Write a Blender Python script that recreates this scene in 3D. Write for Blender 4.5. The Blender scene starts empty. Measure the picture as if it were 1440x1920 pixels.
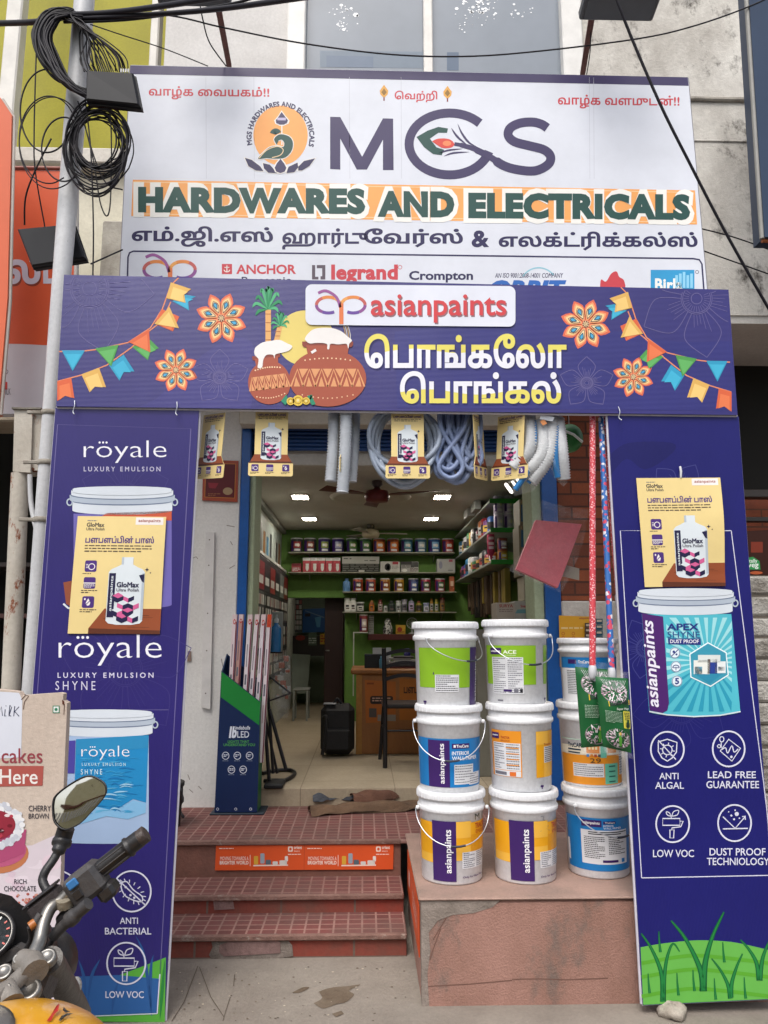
import bpy, bmesh, math, random
from mathutils import Vector, Matrix, Euler
from mathutils.geometry import delaunay_2d_cdt

random.seed(7)
S = bpy.context.scene
COL = S.collection
R = math.radians

# ------------------------------------------------------------------ camera, sky, sun, exposure
CAM_H, FOC, TILT, YAW = 1.45, 1400.0, R(9.2), R(1.5)
cam = bpy.data.cameras.new('camera')
cam.sensor_fit = 'VERTICAL'
cam.sensor_height = 36.0
cam.lens = FOC / 1920 * 36.0
cam.clip_start = 0.05
cam.clip_end = 500
camo = bpy.data.objects.new('camera', cam)
COL.objects.link(camo)
camo.location = (0, 0, CAM_H)
camo.rotation_euler = (R(90) + TILT, 0, -YAW)
S.camera = camo

w = bpy.data.worlds.new('World')
S.world = w
w.use_nodes = True
wn = w.node_tree
bg = wn.nodes['Background']
sky = wn.nodes.new('ShaderNodeTexSky')
sky.sky_type = 'NISHITA'
sky.sun_disc = False
sky.sun_elevation = R(58)
sky.sun_rotation = R(200)
sky.dust_density = 4.0
sky.ozone_density = 0.6
hsv = wn.nodes.new('ShaderNodeHueSaturation')      # thin overcast: the blue of the clear sky is veiled
hsv.inputs['Saturation'].default_value = 0.45
wn.links.new(sky.outputs[0], hsv.inputs['Color'])
wn.links.new(hsv.outputs[0], bg.inputs[0])
bg.inputs[1].default_value = 0.15

sun = bpy.data.lights.new('sun', 'SUN')
sun.energy = 1.2
sun.angle = R(28)
sun.color = (1.0, 0.96, 0.9)
suno = bpy.data.objects.new('sun', sun)
COL.objects.link(suno)
# the sun stands behind the photographer, high, a little to the left
sd = Vector((math.sin(R(200)) * math.cos(R(58)), math.cos(R(200)) * math.cos(R(58)), math.sin(R(58))))
suno.rotation_euler = sd.to_track_quat('Z', 'Y').to_euler()

S.view_settings.view_transform = 'Standard'
S.view_settings.look = 'None'
S.view_settings.gamma = 1
S.view_settings.exposure = 0.62
S.render.engine = 'CYCLES'
S.cycles.use_denoising = True
S.cycles.max_bounces = 8
S.cycles.transparent_max_bounces = 16

# ------------------------------------------------------------------ rays through the photograph's pixels, to size things
FW = Vector((math.sin(YAW) * math.cos(TILT), math.cos(YAW) * math.cos(TILT), math.sin(TILT)))
RT = Vector((math.cos(YAW), -math.sin(YAW), 0))
UP = RT.cross(FW)
EYE = Vector((0, 0, CAM_H))

def ray(px, py):
    return FW + RT * ((px - 720) / FOC) + UP * ((960 - py) / FOC)

def atY(px, py, Y):
    d = ray(px, py)
    return EYE + d * (Y / d.y)

def atZ(px, py, Z):
    d = ray(px, py)
    return EYE + d * ((Z - CAM_H) / d.z)

def at_plane(px, py, p, n):
    d = ray(px, py)
    return EYE + d * ((p - EYE).dot(n) / d.dot(n))

# ------------------------------------------------------------------ materials
def lin(c):
    if isinstance(c, str):
        c = tuple(int(c[i:i + 2], 16) for i in (0, 2, 4))
    return tuple(((x / 255) / 12.92 if x / 255 <= 0.04045 else ((x / 255 + 0.055) / 1.055) ** 2.4) for x in c) + (1.0,)

MATS = {}

def new_mat(name):
    m = bpy.data.materials.new(name)
    m.use_nodes = True
    nt = m.node_tree
    return m, nt, nt.nodes['Principled BSDF']

def coords(nt, scale=(1, 1, 1), kind='Object'):
    tc = nt.nodes.new('ShaderNodeTexCoord')
    mp = nt.nodes.new('ShaderNodeMapping')
    mp.inputs['Scale'].default_value = scale
    nt.links.new(tc.outputs[kind], mp.inputs[0])
    return mp.outputs[0]

def noise(nt, vec, scale, detail=5, rough=0.6):
    n = nt.nodes.new('ShaderNodeTexNoise')
    n.inputs['Scale'].default_value = scale
    n.inputs['Detail'].default_value = detail
    n.inputs['Roughness'].default_value = rough
    nt.links.new(vec, n.inputs['Vector'])
    return n.outputs['Fac']

def ramp(nt, fac, stops):
    r = nt.nodes.new('ShaderNodeValToRGB')
    e = r.color_ramp.elements
    while len(e) < len(stops):
        e.new(0.5)
    for i, (p, c) in enumerate(stops):
        e[i].position = p
        e[i].color = c if len(c) == 4 else tuple(c) + (1,)
    nt.links.new(fac, r.inputs[0])
    return r.outputs[0]

def mixc(nt, fac, a, b, mode='MIX'):
    x = nt.nodes.new('ShaderNodeMix')
    x.data_type = 'RGBA'
    x.blend_type = mode
    for sock, v in ((x.inputs[0], fac), (x.inputs[6], a), (x.inputs[7], b)):
        if isinstance(v, (int, float)):
            sock.default_value = v
        elif isinstance(v, tuple):
            sock.default_value = v
        else:
            nt.links.new(v, sock)
    return x.outputs[2]

def bump(nt, bsdf, height, strength=0.3, dist=0.01):
    b = nt.nodes.new('ShaderNodeBump')
    b.inputs['Strength'].default_value = strength
    b.inputs['Distance'].default_value = dist
    nt.links.new(height, b.inputs['Height'])
    nt.links.new(b.outputs[0], bsdf.inputs['Normal'])

def flat(c, rough=0.5, metal=0.0, spec=0.5, wear=0.12, key=''):
    """a plain coloured surface with faint unevenness in tone and gloss"""
    k = ('flat', str(c), rough, metal, spec, wear, key)
    if k in MATS:
        return MATS[k]
    m, nt, b = new_mat('surface')
    L = lin(c)
    v = coords(nt)
    f = noise(nt, v, 9, 6)
    d = tuple(x * (1 - wear) for x in L[:3]) + (1,)
    l = tuple(min(1, x * (1 + wear * 0.6)) for x in L[:3]) + (1,)
    nt.links.new(ramp(nt, f, [(0.3, d), (0.7, l)]), b.inputs['Base Color'])
    b.inputs['Roughness'].default_value = rough
    b.inputs['Metallic'].default_value = metal
    b.inputs['Specular IOR Level'].default_value = spec
    MATS[k] = m
    return m

def ink(c, rough=0.38, spec=0.35, flute=None):
    """printed vinyl: colour, faint fading, shallow ripples of the stretched sheet"""
    k = ('ink', str(c), rough, spec, flute)
    if k in MATS:
        return MATS[k]
    m, nt, b = new_mat('printed_vinyl')
    L = lin(c)
    v = coords(nt)
    f = noise(nt, v, 2.2, 6, 0.65)
    d = tuple(x * 0.93 for x in L[:3]) + (1,)
    l = tuple(min(1, x * 1.05) for x in L[:3]) + (1,)
    nt.links.new(ramp(nt, f, [(0.35, d), (0.65, l)]), b.inputs['Base Color'])
    b.inputs['Roughness'].default_value = rough
    b.inputs['Specular IOR Level'].default_value = spec
    v2 = coords(nt, (1, 1, 0.35))
    if flute:
        wv = nt.nodes.new('ShaderNodeTexWave')
        wv.bands_direction = flute
        wv.inputs['Scale'].default_value = 55
        wv.inputs['Distortion'].default_value = 0.0
        nt.links.new(v, wv.inputs['Vector'])
        h = mixc(nt, .06, noise(nt, v2, 5.0, 2, 0.4), wv.outputs['Fac'])
        bump(nt, b, h, 0.32, 0.02)
    else:
        bump(nt, b, noise(nt, v2, 6.0, 2, 0.4), 0.14, 0.02)
    MATS[k] = m
    return m

def stained(name, base, dirt, scale=3.0, lo=0.45, hi=0.75, rough=0.85, bstr=0.4, bscale=40, stretch=(1, 1, 1), dirt2=None, lo2=0.6, hi2=0.7, scale2=9, bdist=0.01):
    k = ('stained', name)
    if k in MATS:
        return MATS[k]
    m, nt, b = new_mat(name)
    v = coords(nt, stretch)
    v0 = coords(nt)
    L, D = lin(base), lin(dirt)
    f1 = noise(nt, v, scale, 8, 0.65)
    fine = noise(nt, v0, bscale, 4, 0.7)
    c1 = ramp(nt, f1, [(lo, L), (hi, D)])
    c2 = mixc(nt, 0.35, c1, ramp(nt, fine, [(0.3, (0.55, 0.55, 0.55)), (0.7, (1, 1, 1))]), 'MULTIPLY')
    if dirt2:
        f2 = noise(nt, v, scale2, 10, 0.75)
        msk = ramp(nt, f2, [(lo2, (0, 0, 0)), (hi2, (1, 1, 1))])
        c2 = mixc(nt, msk, c2, lin(dirt2))
    nt.links.new(c2, b.inputs['Base Color'])
    b.inputs['Roughness'].default_value = rough
    bump(nt, b, fine, bstr, bdist)
    MATS[k] = m
    return m

def emit(c, strength, name='lit_panel'):
    k = ('emit', str(c), strength)
    if k in MATS:
        return MATS[k]
    m, nt, b = new_mat(name)
    b.inputs['Base Color'].default_value = (0.8, 0.8, 0.8, 1)
    b.inputs['Emission Color'].default_value = lin(c)
    b.inputs['Emission Strength'].default_value = strength
    MATS[k] = m
    return m

def clear_film(name='clear_film', tint=(1, 1, 1, 1), alpha=0.16, rough=0.12):
    k = ('film', name)
    if k in MATS:
        return MATS[k]
    m, nt, b = new_mat(name)
    b.inputs['Base Color'].default_value = tint
    b.inputs['Roughness'].default_value = rough
    v = coords(nt)
    nt.links.new(ramp(nt, noise(nt, v, 14, 4), [(0.35, (alpha * .3,) * 3), (0.72, (min(1, alpha * 2.4),) * 3)]), b.inputs['Alpha'])
    bump(nt, b, noise(nt, v, 22, 4, 0.6), 1.0, 0.02)
    MATS[k] = m
    return m

# ------------------------------------------------------------------ mesh builder
class MB:
    def __init__(s):
        s.v, s.f, s.m, s.sm, s.mats = [], [], [], [], []

    def mi(s, mat):
        if mat not in s.mats:
            s.mats.append(mat)
        return s.mats.index(mat)

    def add(s, vs, fs, mat, smooth=False):
        o = len(s.v)
        s.v += [Vector(p) for p in vs]
        i = s.mi(mat)
        for f in fs:
            s.f.append([o + k for k in f])
            s.m.append(i)
            s.sm.append(smooth)
        return s

    def box(s, lo, hi, mat, bev=0.0, rot=None, piv=None):
        """axis box from corner lo to corner hi, edges chamfered by bev, optionally turned by matrix rot about piv"""
        lo, hi = Vector(lo), Vector(hi)
        c, h = (lo + hi) / 2, (hi - lo) / 2
        h = Vector((abs(h.x), abs(h.y), abs(h.z)))
        bev = min(bev, h.x * .9, h.y * .9, h.z * .9)
        vs, fs = [], []
        sg = [(a, b, d) for a in (-1, 1) for b in (-1, 1) for d in (-1, 1)]
        if bev <= 0:
            vs = [Vector((a * h.x, b * h.y, d * h.z)) for a, b, d in sg]
            fs = [(0, 1, 3, 2), (4, 6, 7, 5), (0, 4, 5, 1), (2, 3, 7, 6), (0, 2, 6, 4), (1, 5, 7, 3)]
        else:
            idx = {}
            for q in sg:
                for ax in range(3):
                    p = [q[i] * (h[i] - (0 if i == ax else bev)) for i in range(3)]
                    idx[q, ax] = len(vs)
                    vs.append(Vector(p))
            for ax in range(3):
                o1, o2 = [i for i in range(3) if i != ax]
                for sgn in (-1, 1):
                    loop = []
                    for (a, b) in ((-1, -1), (1, -1), (1, 1), (-1, 1)):
                        q = [0, 0, 0]
                        q[ax], q[o1], q[o2] = sgn, a, b
                        loop.append(idx[tuple(q), ax])
                    fs.append(loop)
                for a in (-1, 1):
                    for b in (-1, 1):
                        q1, q2 = [0, 0, 0], [0, 0, 0]
                        q1[o1] = q2[o1] = a
                        q1[o2] = q2[o2] = b
                        q1[ax], q2[ax] = -1, 1
                        fs.append([idx[tuple(q1), o1], idx[tuple(q2), o1], idx[tuple(q2), o2], idx[tuple(q1), o2]])
            for q in sg:
                fs.append([idx[q, 0], idx[q, 1], idx[q, 2]])
        if rot is not None:
            pv = Vector(piv) if piv is not None else c
            vs = [pv + rot @ (p + c - pv) for p in vs]
        else:
            vs = [p + c for p in vs]
        # faces are made consistent at build time
        return s.add(vs, fs, mat)

    def tube(s, pts, r, mat, n=8, caps=True):
        pts = [Vector(p) for p in pts]
        rs = r if isinstance(r, (list, tuple)) else [r] * len(pts)
        t0 = (pts[1] - pts[0]).normalized()
        a = t0.orthogonal().normalized()
        rings = []
        for i, p in enumerate(pts):
            t = (pts[min(i + 1, len(pts) - 1)] - pts[max(i - 1, 0)])
            t = t.normalized() if t.length > 1e-9 else t0
            a = (a - t * a.dot(t))
            a = a.normalized() if a.length > 1e-6 else t.orthogonal().normalized()
            b = t.cross(a)
            rings.append([p + (a * math.cos(2 * math.pi * k / n) + b * math.sin(2 * math.pi * k / n)) * rs[i] for k in range(n)])
        vs = [q for rg in rings for q in rg]
        fs = []
        for i in range(len(pts) - 1):
            for k in range(n):
                k2 = (k + 1) % n
                fs.append((i * n + k, i * n + k2, (i + 1) * n + k2, (i + 1) * n + k))
        s.add(vs, fs, mat, True)
        if caps:
            s.add(rings[0], [list(range(n))[::-1]], mat)
            s.add(rings[-1], [list(range(n))], mat)
        return s

    def lathe(s, prof, mat, n=32, c=(0, 0, 0), axis=None, smooth=True, caps=True):
        """profile [(r, z)...] turned round the z axis at c (or along axis)"""
        c = Vector(c)
        q = Matrix.Identity(3) if axis is None else Vector(axis).to_track_quat('Z', 'Y').to_matrix()
        vs, fs = [], []
        for r, z in prof:
            for k in range(n):
                a = 2 * math.pi * k / n
                vs.append(c + q @ Vector((r * math.cos(a), r * math.sin(a), z)))
        for i in range(len(prof) - 1):
            for k in range(n):
                k2 = (k + 1) % n
                fs.append((i * n + k, i * n + k2, (i + 1) * n + k2, (i + 1) * n + k))
        s.add(vs, fs, mat, smooth)
        for i, rev in ((0, True), (len(prof) - 1, False)):
            if caps and prof[i][0] > 1e-5:
                l = list(range(n))
                s.add(vs[i * n:(i + 1) * n], [l[::-1] if rev else l], mat)
        return s

    def prism(s, pts, d, mat):
        """closed outline pts (3-D, planar) pushed along vector d"""
        pts = [Vector(p) for p in pts]
        d = Vector(d)
        n = len(pts)
        s.add(pts + [p + d for p in pts], [list(range(n)), list(range(2 * n - 1, n - 1, -1))] + [(i, (i + 1) % n, n + (i + 1) % n, n + i) for i in range(n)], mat)
        return s

    def grid(s, fn, nu, nv, mat, smooth=True):
        vs = [fn(i / nu, j / nv) for j in range(nv + 1) for i in range(nu + 1)]
        fs = [(j * (nu + 1) + i, j * (nu + 1) + i + 1, (j + 1) * (nu + 1) + i + 1, (j + 1) * (nu + 1) + i) for j in range(nv) for i in range(nu)]
        return s.add(vs, fs, mat, smooth)

    def build(s, name, parent=None, local=False, fixn=True):
        me = bpy.data.meshes.new(name)
        off = Vector((0, 0, 0))
        if parent is not None and not local:
            off = world_loc(parent)
        me.from_pydata([p - off for p in s.v], [], s.f)
        for m in s.mats:
            me.materials.append(m)
        me.polygons.foreach_set('material_index', s.m)
        me.polygons.foreach_set('use_smooth', s.sm)
        me.update()
        if fixn:
            bm = bmesh.new()
            bm.from_mesh(me)
            bmesh.ops.recalc_face_normals(bm, faces=bm.faces)
            bm.to_mesh(me)
            bm.free()
        o = bpy.data.objects.new(name, me)
        COL.objects.link(o)
        if parent is not None:
            o.parent = parent
        return o

def world_loc(o):
    p = Vector((0, 0, 0))
    while o is not None:
        p += o.location
        o = o.parent
    return p

def thing(name, label, cat, loc=(0, 0, 0), group=None):
    o = bpy.data.objects.new(name, None)
    o.empty_display_size = 0.05
    COL.objects.link(o)
    o.location = loc
    return tag(o, label, cat, group)

def tag(o, label, cat, group=None):
    o['label'] = label
    o['category'] = cat
    if group:
        o['group'] = group
    return o

def kind(o, k='structure'):
    o['kind'] = k
    return o

def dup(root, loc=None, rot=None, label=None, group=None, drop=()):
    def cp(o, parent):
        c = o.copy()
        COL.objects.link(c)
        if parent is not None:
            c.parent = parent
        for ch in list(o.children):
            if ch.name.split('.')[0] not in drop:
                cp(ch, c)
        return c
    r = cp(root, None)
    if loc is not None:
        r.location = loc
    if rot is not None:
        r.rotation_euler = rot
    if label:
        r['label'] = label
    if group:
        r['group'] = group
    return r

def spline(pts, n=8):
    """Catmull-Rom through 3-D (or 2-D) points"""
    P = [Vector(p) for p in pts]
    out = []
    for i in range(len(P) - 1):
        p0, p1, p2, p3 = P[max(i - 1, 0)], P[i], P[i + 1], P[min(i + 2, len(P) - 1)]
        for k in range(n):
            t = k / n
            out.append(0.5 * ((2 * p1) + (p2 - p0) * t + (2 * p0 - 5 * p1 + 4 * p2 - p3) * t * t + (3 * p1 - p0 - 3 * p2 + p3) * t ** 3))
    out.append(P[-1])
    return out

# ------------------------------------------------------------------ lettering
GLYPHS = {}

def lettering(txt, bold=0.0, shear=0.0):
    """outline of a line of text as triangles, scaled to the unit square (y up)"""
    k = (txt, bold, shear)
    if k in GLYPHS:
        return GLYPHS[k]
    cu = bpy.data.curves.new('lettering', 'FONT')
    cu.body = txt
    cu.fill_mode = 'NONE'
    for i, ch_ in enumerate(txt[1:]):
        if ch_ == 'ு':
            cu.body_format[i].kerning = -3.5
    cu.resolution_u = 3
    cu.shear = shear
    if bold > .05:
        cu.space_character = 1 + bold * .9
    ob = bpy.data.objects.new('lettering', cu)
    me = ob.to_mesh()
    V = [Vector((v.co.x, v.co.y)) for v in me.vertices]
    nxt = {}
    for e in me.edges:
        nxt[e.vertices[0]] = e.vertices[1]
    E = [tuple(e.vertices) for e in me.edges]
    seen, loops = set(), []
    for a in list(nxt):
        if a in seen:
            continue
        lp, c = [], a
        while c not in seen and c in nxt:
            seen.add(c)
            lp.append(V[c])
            c = nxt[c]
        if len(lp) > 2:
            loops.append(lp)
    ob.to_mesh_clear()
    bpy.data.objects.remove(ob)
    bpy.data.curves.remove(cu)
    sgn = 1 if sum(a.x * b.y - b.x * a.y for lp in loops for a, b in zip(lp, lp[1:] + lp[:1])) > 0 else -1
    def inside(q, l):
        r_ = False
        for a, b in zip(l, l[1:] + l[:1]):
            if (a.y <= q.y) != (b.y <= q.y) and a.x + (q.y - a.y) / (b.y - a.y) * (b.x - a.x) > q.x:
                r_ = not r_
        return r_
    area = lambda l: sum(a.x * b.y - b.x * a.y for a, b in zip(l, l[1:] + l[:1]))
    for lp in loops:                                  # islands drawn the wrong way round
        if area(lp) * sgn < 0 and not any(l is not lp and area(l) * sgn > 0 and inside(lp[0], l) for l in loops):
            lp.reverse()
    if bold:                                          # swell every outline outwards
        for lp in loops:
            pts = [q for i, q in enumerate(lp) if (q - lp[i - 1]).length > 1e-5]
            m = len(pts)
            new = []
            for i, q in enumerate(pts):
                t1, t2 = (q - pts[i - 1]).normalized(), (pts[(i + 1) % m] - q).normalized()
                n1, n2 = Vector((t1.y, -t1.x)), Vector((t2.y, -t2.x))
                n = n1 + n2
                n = n.normalized() if n.length > 1e-4 else n1
                new.append(q + n * (sgn * bold * .6 / max(.6, n.dot(n1))))
            lp[:] = new
    vs, es = [], []
    for lp in loops:
        o = len(vs)
        vs += lp
        es += [(o + i, o + (i + 1) % len(lp)) for i in range(len(lp))]
    out = delaunay_2d_cdt(vs, es, [], 0, 1e-6)
    ov, of = out[0], out[2]
    boxes = [(min(p.x for p in l), max(p.x for p in l), min(p.y for p in l), max(p.y for p in l), l) for l in loops]
    keep = []
    for f in of:
        c = (ov[f[0]] + ov[f[1]] + ov[f[2]]) / 3
        wn_ = 0
        for x0, x1, y0, y1, l in boxes:
            if not (x0 <= c.x <= x1 and y0 <= c.y <= y1):
                continue
            for i in range(len(l)):
                a, b = l[i], l[(i + 1) % len(l)]
                if (a.y <= c.y) != (b.y <= c.y):
                    t = (c.y - a.y) / (b.y - a.y)
                    if a.x + t * (b.x - a.x) > c.x:
                        wn_ += 1 if b.y > a.y else -1
        if wn_ != 0:
            keep.append(list(f))
    x0, x1 = min(p.x for p in ov), max(p.x for p in ov)
    y0, y1 = min(p.y for p in ov), max(p.y for p in ov)
    nv = [((p.x - x0) / (x1 - x0), (p.y - y0) / (y1 - y0)) for p in ov]
    GLYPHS[k] = (nv, keep, (x1 - x0) / (y1 - y0))
    return GLYPHS[k]

# ------------------------------------------------------------------ flat artwork printed on a surface
class Art:
    """shapes in artwork coordinates (y downwards), laid on a surface by P(x, y) -> point and N(x, y) -> outward normal;
    each layer lies 0.4 mm above the one below"""
    STEP = 0.0004

    def __init__(s, P, N):
        s.P, s.N, s.mb = P, N, MB()

    def put(s, pts, fs, mat, L):
        vs = []
        for x, y in pts:
            vs.append(s.P(x, y) + s.N(x, y) * (s.STEP * L))
        s.mb.add(vs, fs, mat)

    def poly(s, pts, mat, L=1):
        s.put(pts, [list(range(len(pts)))], mat, L)

    def rect(s, x0, y0, x1, y1, mat, L=1, nx=1, ny=1):
        pts = [(x0 + (x1 - x0) * i / nx, y0 + (y1 - y0) * j / ny) for j in range(ny + 1) for i in range(nx + 1)]
        s.put(pts, [(j * (nx + 1) + i, j * (nx + 1) + i + 1, (j + 1) * (nx + 1) + i + 1, (j + 1) * (nx + 1) + i) for j in range(ny) for i in range(nx)], mat, L)

    def quad(s, a, b, c, d, mat, L=1):
        s.put([a, b, c, d], [(0, 1, 2, 3)], mat, L)

    def rrect(s, x0, y0, x1, y1, r, mat, L=1, skew=0):
        pts = []
        for cx, cy, a0 in ((x1 - r, y1 - r, 0), (x0 + r, y1 - r, 90), (x0 + r, y0 + r, 180), (x1 - r, y0 + r, 270)):
            for k in range(6):
                a = R(a0 + 18 * k)
                x, y = cx + r * math.cos(a), cy + r * math.sin(a)
                pts.append((x, y + (x - x0) * skew))
        s.poly(pts, mat, L)

    def ell(s, cx, cy, rx, ry, mat, L=1, n=28, a0=0, a1=360):
        s.poly([(cx + rx * math.cos(R(a0 + (a1 - a0) * k / n)), cy + ry * math.sin(R(a0 + (a1 - a0) * k / n))) for k in range(n + (a1 - a0 < 360))], mat, L)

    def line(s, pts, wd, mat, L=1, closed=False, taper=False):
        pts = [Vector((p[0], p[1])) for p in pts]
        n = len(pts)
        a, b = [], []
        for i, p in enumerate(pts):
            if closed:
                t = pts[(i + 1) % n] - pts[i - 1]
            else:
                t = pts[min(i + 1, n - 1)] - pts[max(i - 1, 0)]
            t = t.normalized() if t.length > 1e-9 else Vector((1, 0))
            k = (wd[i] if isinstance(wd, (list, tuple)) else wd) / 2
            if taper:
                k *= max(0.05, math.sin(math.pi * i / max(1, n - 1)))
            q = Vector((-t.y, t.x)) * k
            a.append(p + q)
            b.append(p - q)
        m = n if closed else n - 1
        s.put([tuple(p) for p in a + b], [(i, (i + 1) % n, n + (i + 1) % n, n + i) for i in range(m)], mat, L)

    def ring(s, cx, cy, rx, ry, wd, mat, L=1, a0=0, a1=360, n=40):
        full = a1 - a0 >= 360
        pts = [(cx + rx * math.cos(R(a0 + (a1 - a0) * k / n)), cy + ry * math.sin(R(a0 + (a1 - a0) * k / n))) for k in range(n + (not full))]
        s.line(pts, wd, mat, L, closed=full)

    def frame(s, pts, wd, mat, L=1):
        for i in range(len(pts)):
            s.line([pts[i], pts[(i + 1) % len(pts)]], wd, mat, L)

    def text(s, txt, x0, y0, x1, y1, mat, L=2, bold=0.0, shear=0.0, slope=0.0, fit=True, align='l'):
        """lettering filling the box x0..x1, y0 (top) .. y1 (bottom); slope leans the baseline"""
        nv, fs, asp = lettering(txt, bold, shear)
        h = y1 - y0
        wd = x1 - x0
        if not fit:
            w2 = h * asp
            if w2 < wd:
                x0 += (wd - w2) * {'l': 0, 'c': .5, 'r': 1}[align]
                wd = w2
        s.put([(x0 + u * wd, y1 - v * h + u * wd * slope) for u, v in nv], fs, mat, L)

    def vtext(s, txt, x0, y0, x1, y1, mat, L=2, bold=0.0, shear=0.0, lean=0.0):
        """lettering that reads upwards, filling the box; lean shifts x along its height"""
        nv, fs, asp = lettering(txt, bold, shear)
        s.put([(x1 - v * (x1 - x0) + lean * u * (y1 - y0), y1 - u * (y1 - y0)) for u, v in nv][:], fs, mat, L)

    def arctext(s, txt, cx, cy, rx, ry, a0, a1, h, mat, L=2, bold=0.0):
        nv, fs, asp = lettering(txt, bold)
        pts = []
        for u, v in nv:
            a = R(a0 + (a1 - a0) * u)
            pts.append((cx + (rx + h * v) * math.cos(a), cy + (ry + h * v) * math.sin(a)))
        s.put(pts, fs, mat, L)

    def lines(s, x0, y0, x1, y1, n, mat, L=2, fill=0.55, slope=0.0, seed=1):
        """rows of illegibly small print"""
        rg = random.Random(seed)
        h = (y1 - y0) / n
        for i in range(n):
            x = x0
            end = x1 - (0 if i < n - 1 else rg.random() * 0.5 * (x1 - x0))
            yy = y0 + i * h
            while x < end:
                wd = rg.uniform(0.8, 2.4) * h
                e = min(x + wd, end)
                hh = h * fill * rg.uniform(.8, 1.05)
                s.quad((x, yy + slope * (x - x0)), (e, yy + slope * (e - x0)), (e, yy + hh + slope * (e - x0)), (x, yy + hh + slope * (x - x0)), mat, L)
                x = e + h * 0.35
        return s

    def build(s, name, parent=None, local=False):
        o = s.mb.build(name, parent, local, fixn=False)
        return o

def board_art(p, n):
    """artwork drawn straight in the photograph's pixels on the plane through p with normal n (towards the street)"""
    p, n = Vector(p), Vector(n).normalized()
    return Art(lambda x, y: at_plane(x, y, p, n), lambda x, y: n)

def local_art(origin, ux, uy, n):
    """artwork in its own units: origin = top left, ux = 1 unit to the right, uy = 1 unit down"""
    origin, ux, uy, n = Vector(origin), Vector(ux), Vector(uy), Vector(n)
    return Art(lambda x, y: origin + ux * x + uy * y, lambda x, y: n)

def drum_art(r0, r1, z0, z1, c=(0, 0)):
    """artwork round a drum: x in degrees (0 = towards the street, + to the right), y = height above the base"""
    def P(x, y):
        t = (y - z0) / (z1 - z0)
        r = r0 + (r1 - r0) * t
        a = R(x)
        return Vector((c[0] + r * math.sin(a), c[1] - r * math.cos(a), y))
    def N(x, y):
        a = R(x)
        return Vector((math.sin(a), -math.cos(a), 0))
    return Art(P, N)

# ================================================================== THE SETTING
concrete = stained('pavement_concrete', '8d857b', '6a6058', 1.6, 0.4, 0.75, 0.9, 0.5, 60, dirt2='57493c', lo2=0.62, hi2=0.72, scale2=3.2)
plaster_old = stained('weathered_plaster', 'd8d4cc', 'a8a29a', 1.9, 0.42, 0.68, 0.92, 0.5, 50, (1, 1, 0.7), '4f4a44', 0.545, 0.66, 4.2)
plaster = stained('off_white_plaster', 'cfcbc5', 'b4aea6', 1.4, 0.4, 0.8, 0.85, 0.25, 60, (1, 1, 0.5), '7b746c', 0.72, 0.8, 7)
dark = flat('15130f', 0.9)  # near-black that paints in the shade of unlit interiors

mb = MB()
mb.add([(-40, -30, 0), (40, -30, 0), (40, 40, 0), (-40, 40, 0)], [(0, 1, 2, 3)], concrete)
ground = kind(mb.build('pavement'))
# oil stain and scratched lines in the pavement
m_ = MB(); m_.box((-40, -12.3, -.02), (40, .9, .004), stained('asphalt', '4a4847', '3a3938', 3, .4, .7, .95, .5, 60)); kind(m_.build('road'))
ga = Art(lambda x, y: atZ(x, y, 0.0), lambda x, y: Vector((0, 0, 1)))
ga.STEP = 0.002
stain_m = stained('oil_stain', '6f6253', '5a4b3b', 9, .35, .65, .9, .4, 60)
def blob(art, pts, mat, L):
    art.poly([tuple(p) for p in spline(pts + pts[:1], 5)[:-1]], mat, L)
blob(ga, [(588, 1882), (604, 1872), (600, 1860), (625, 1852), (650, 1850), (676, 1847), (655, 1858), (664, 1866), (648, 1880), (630, 1884), (606, 1892)], stain_m, 1)
blob(ga, [(548, 1862), (568, 1852), (580, 1853), (562, 1862)], stain_m, 1)
ga.poly([(622, 1902), (640, 1896), (645, 1902), (630, 1908)], stain_m, 1)
scr = flat('544a40', 0.9)
for p in ([(371, 1812), (345, 1880), (322, 1916)], [(374, 1814), (395, 1870), (420, 1908)], [(432, 1870), (424, 1895), (418, 1915)], [(440, 1828), (438, 1850)]):
    ga.line(p, 1.6, scr, 1)
rs = random.Random(3)
for i in range(90):
    x, y = rs.uniform(325, 760), rs.uniform(1812, 1915)
    d = rs.uniform(0.8, 2.6)
    ga.poly([(x, y), (x + d * 1.6, y - d * .3), (x + d * 2, y + d * .5), (x + d * .5, y + d * .7)], rs.choice([scr, stain_m, flat('b0a595', .9)]), 1)
ga.build('stain', ground)

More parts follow.
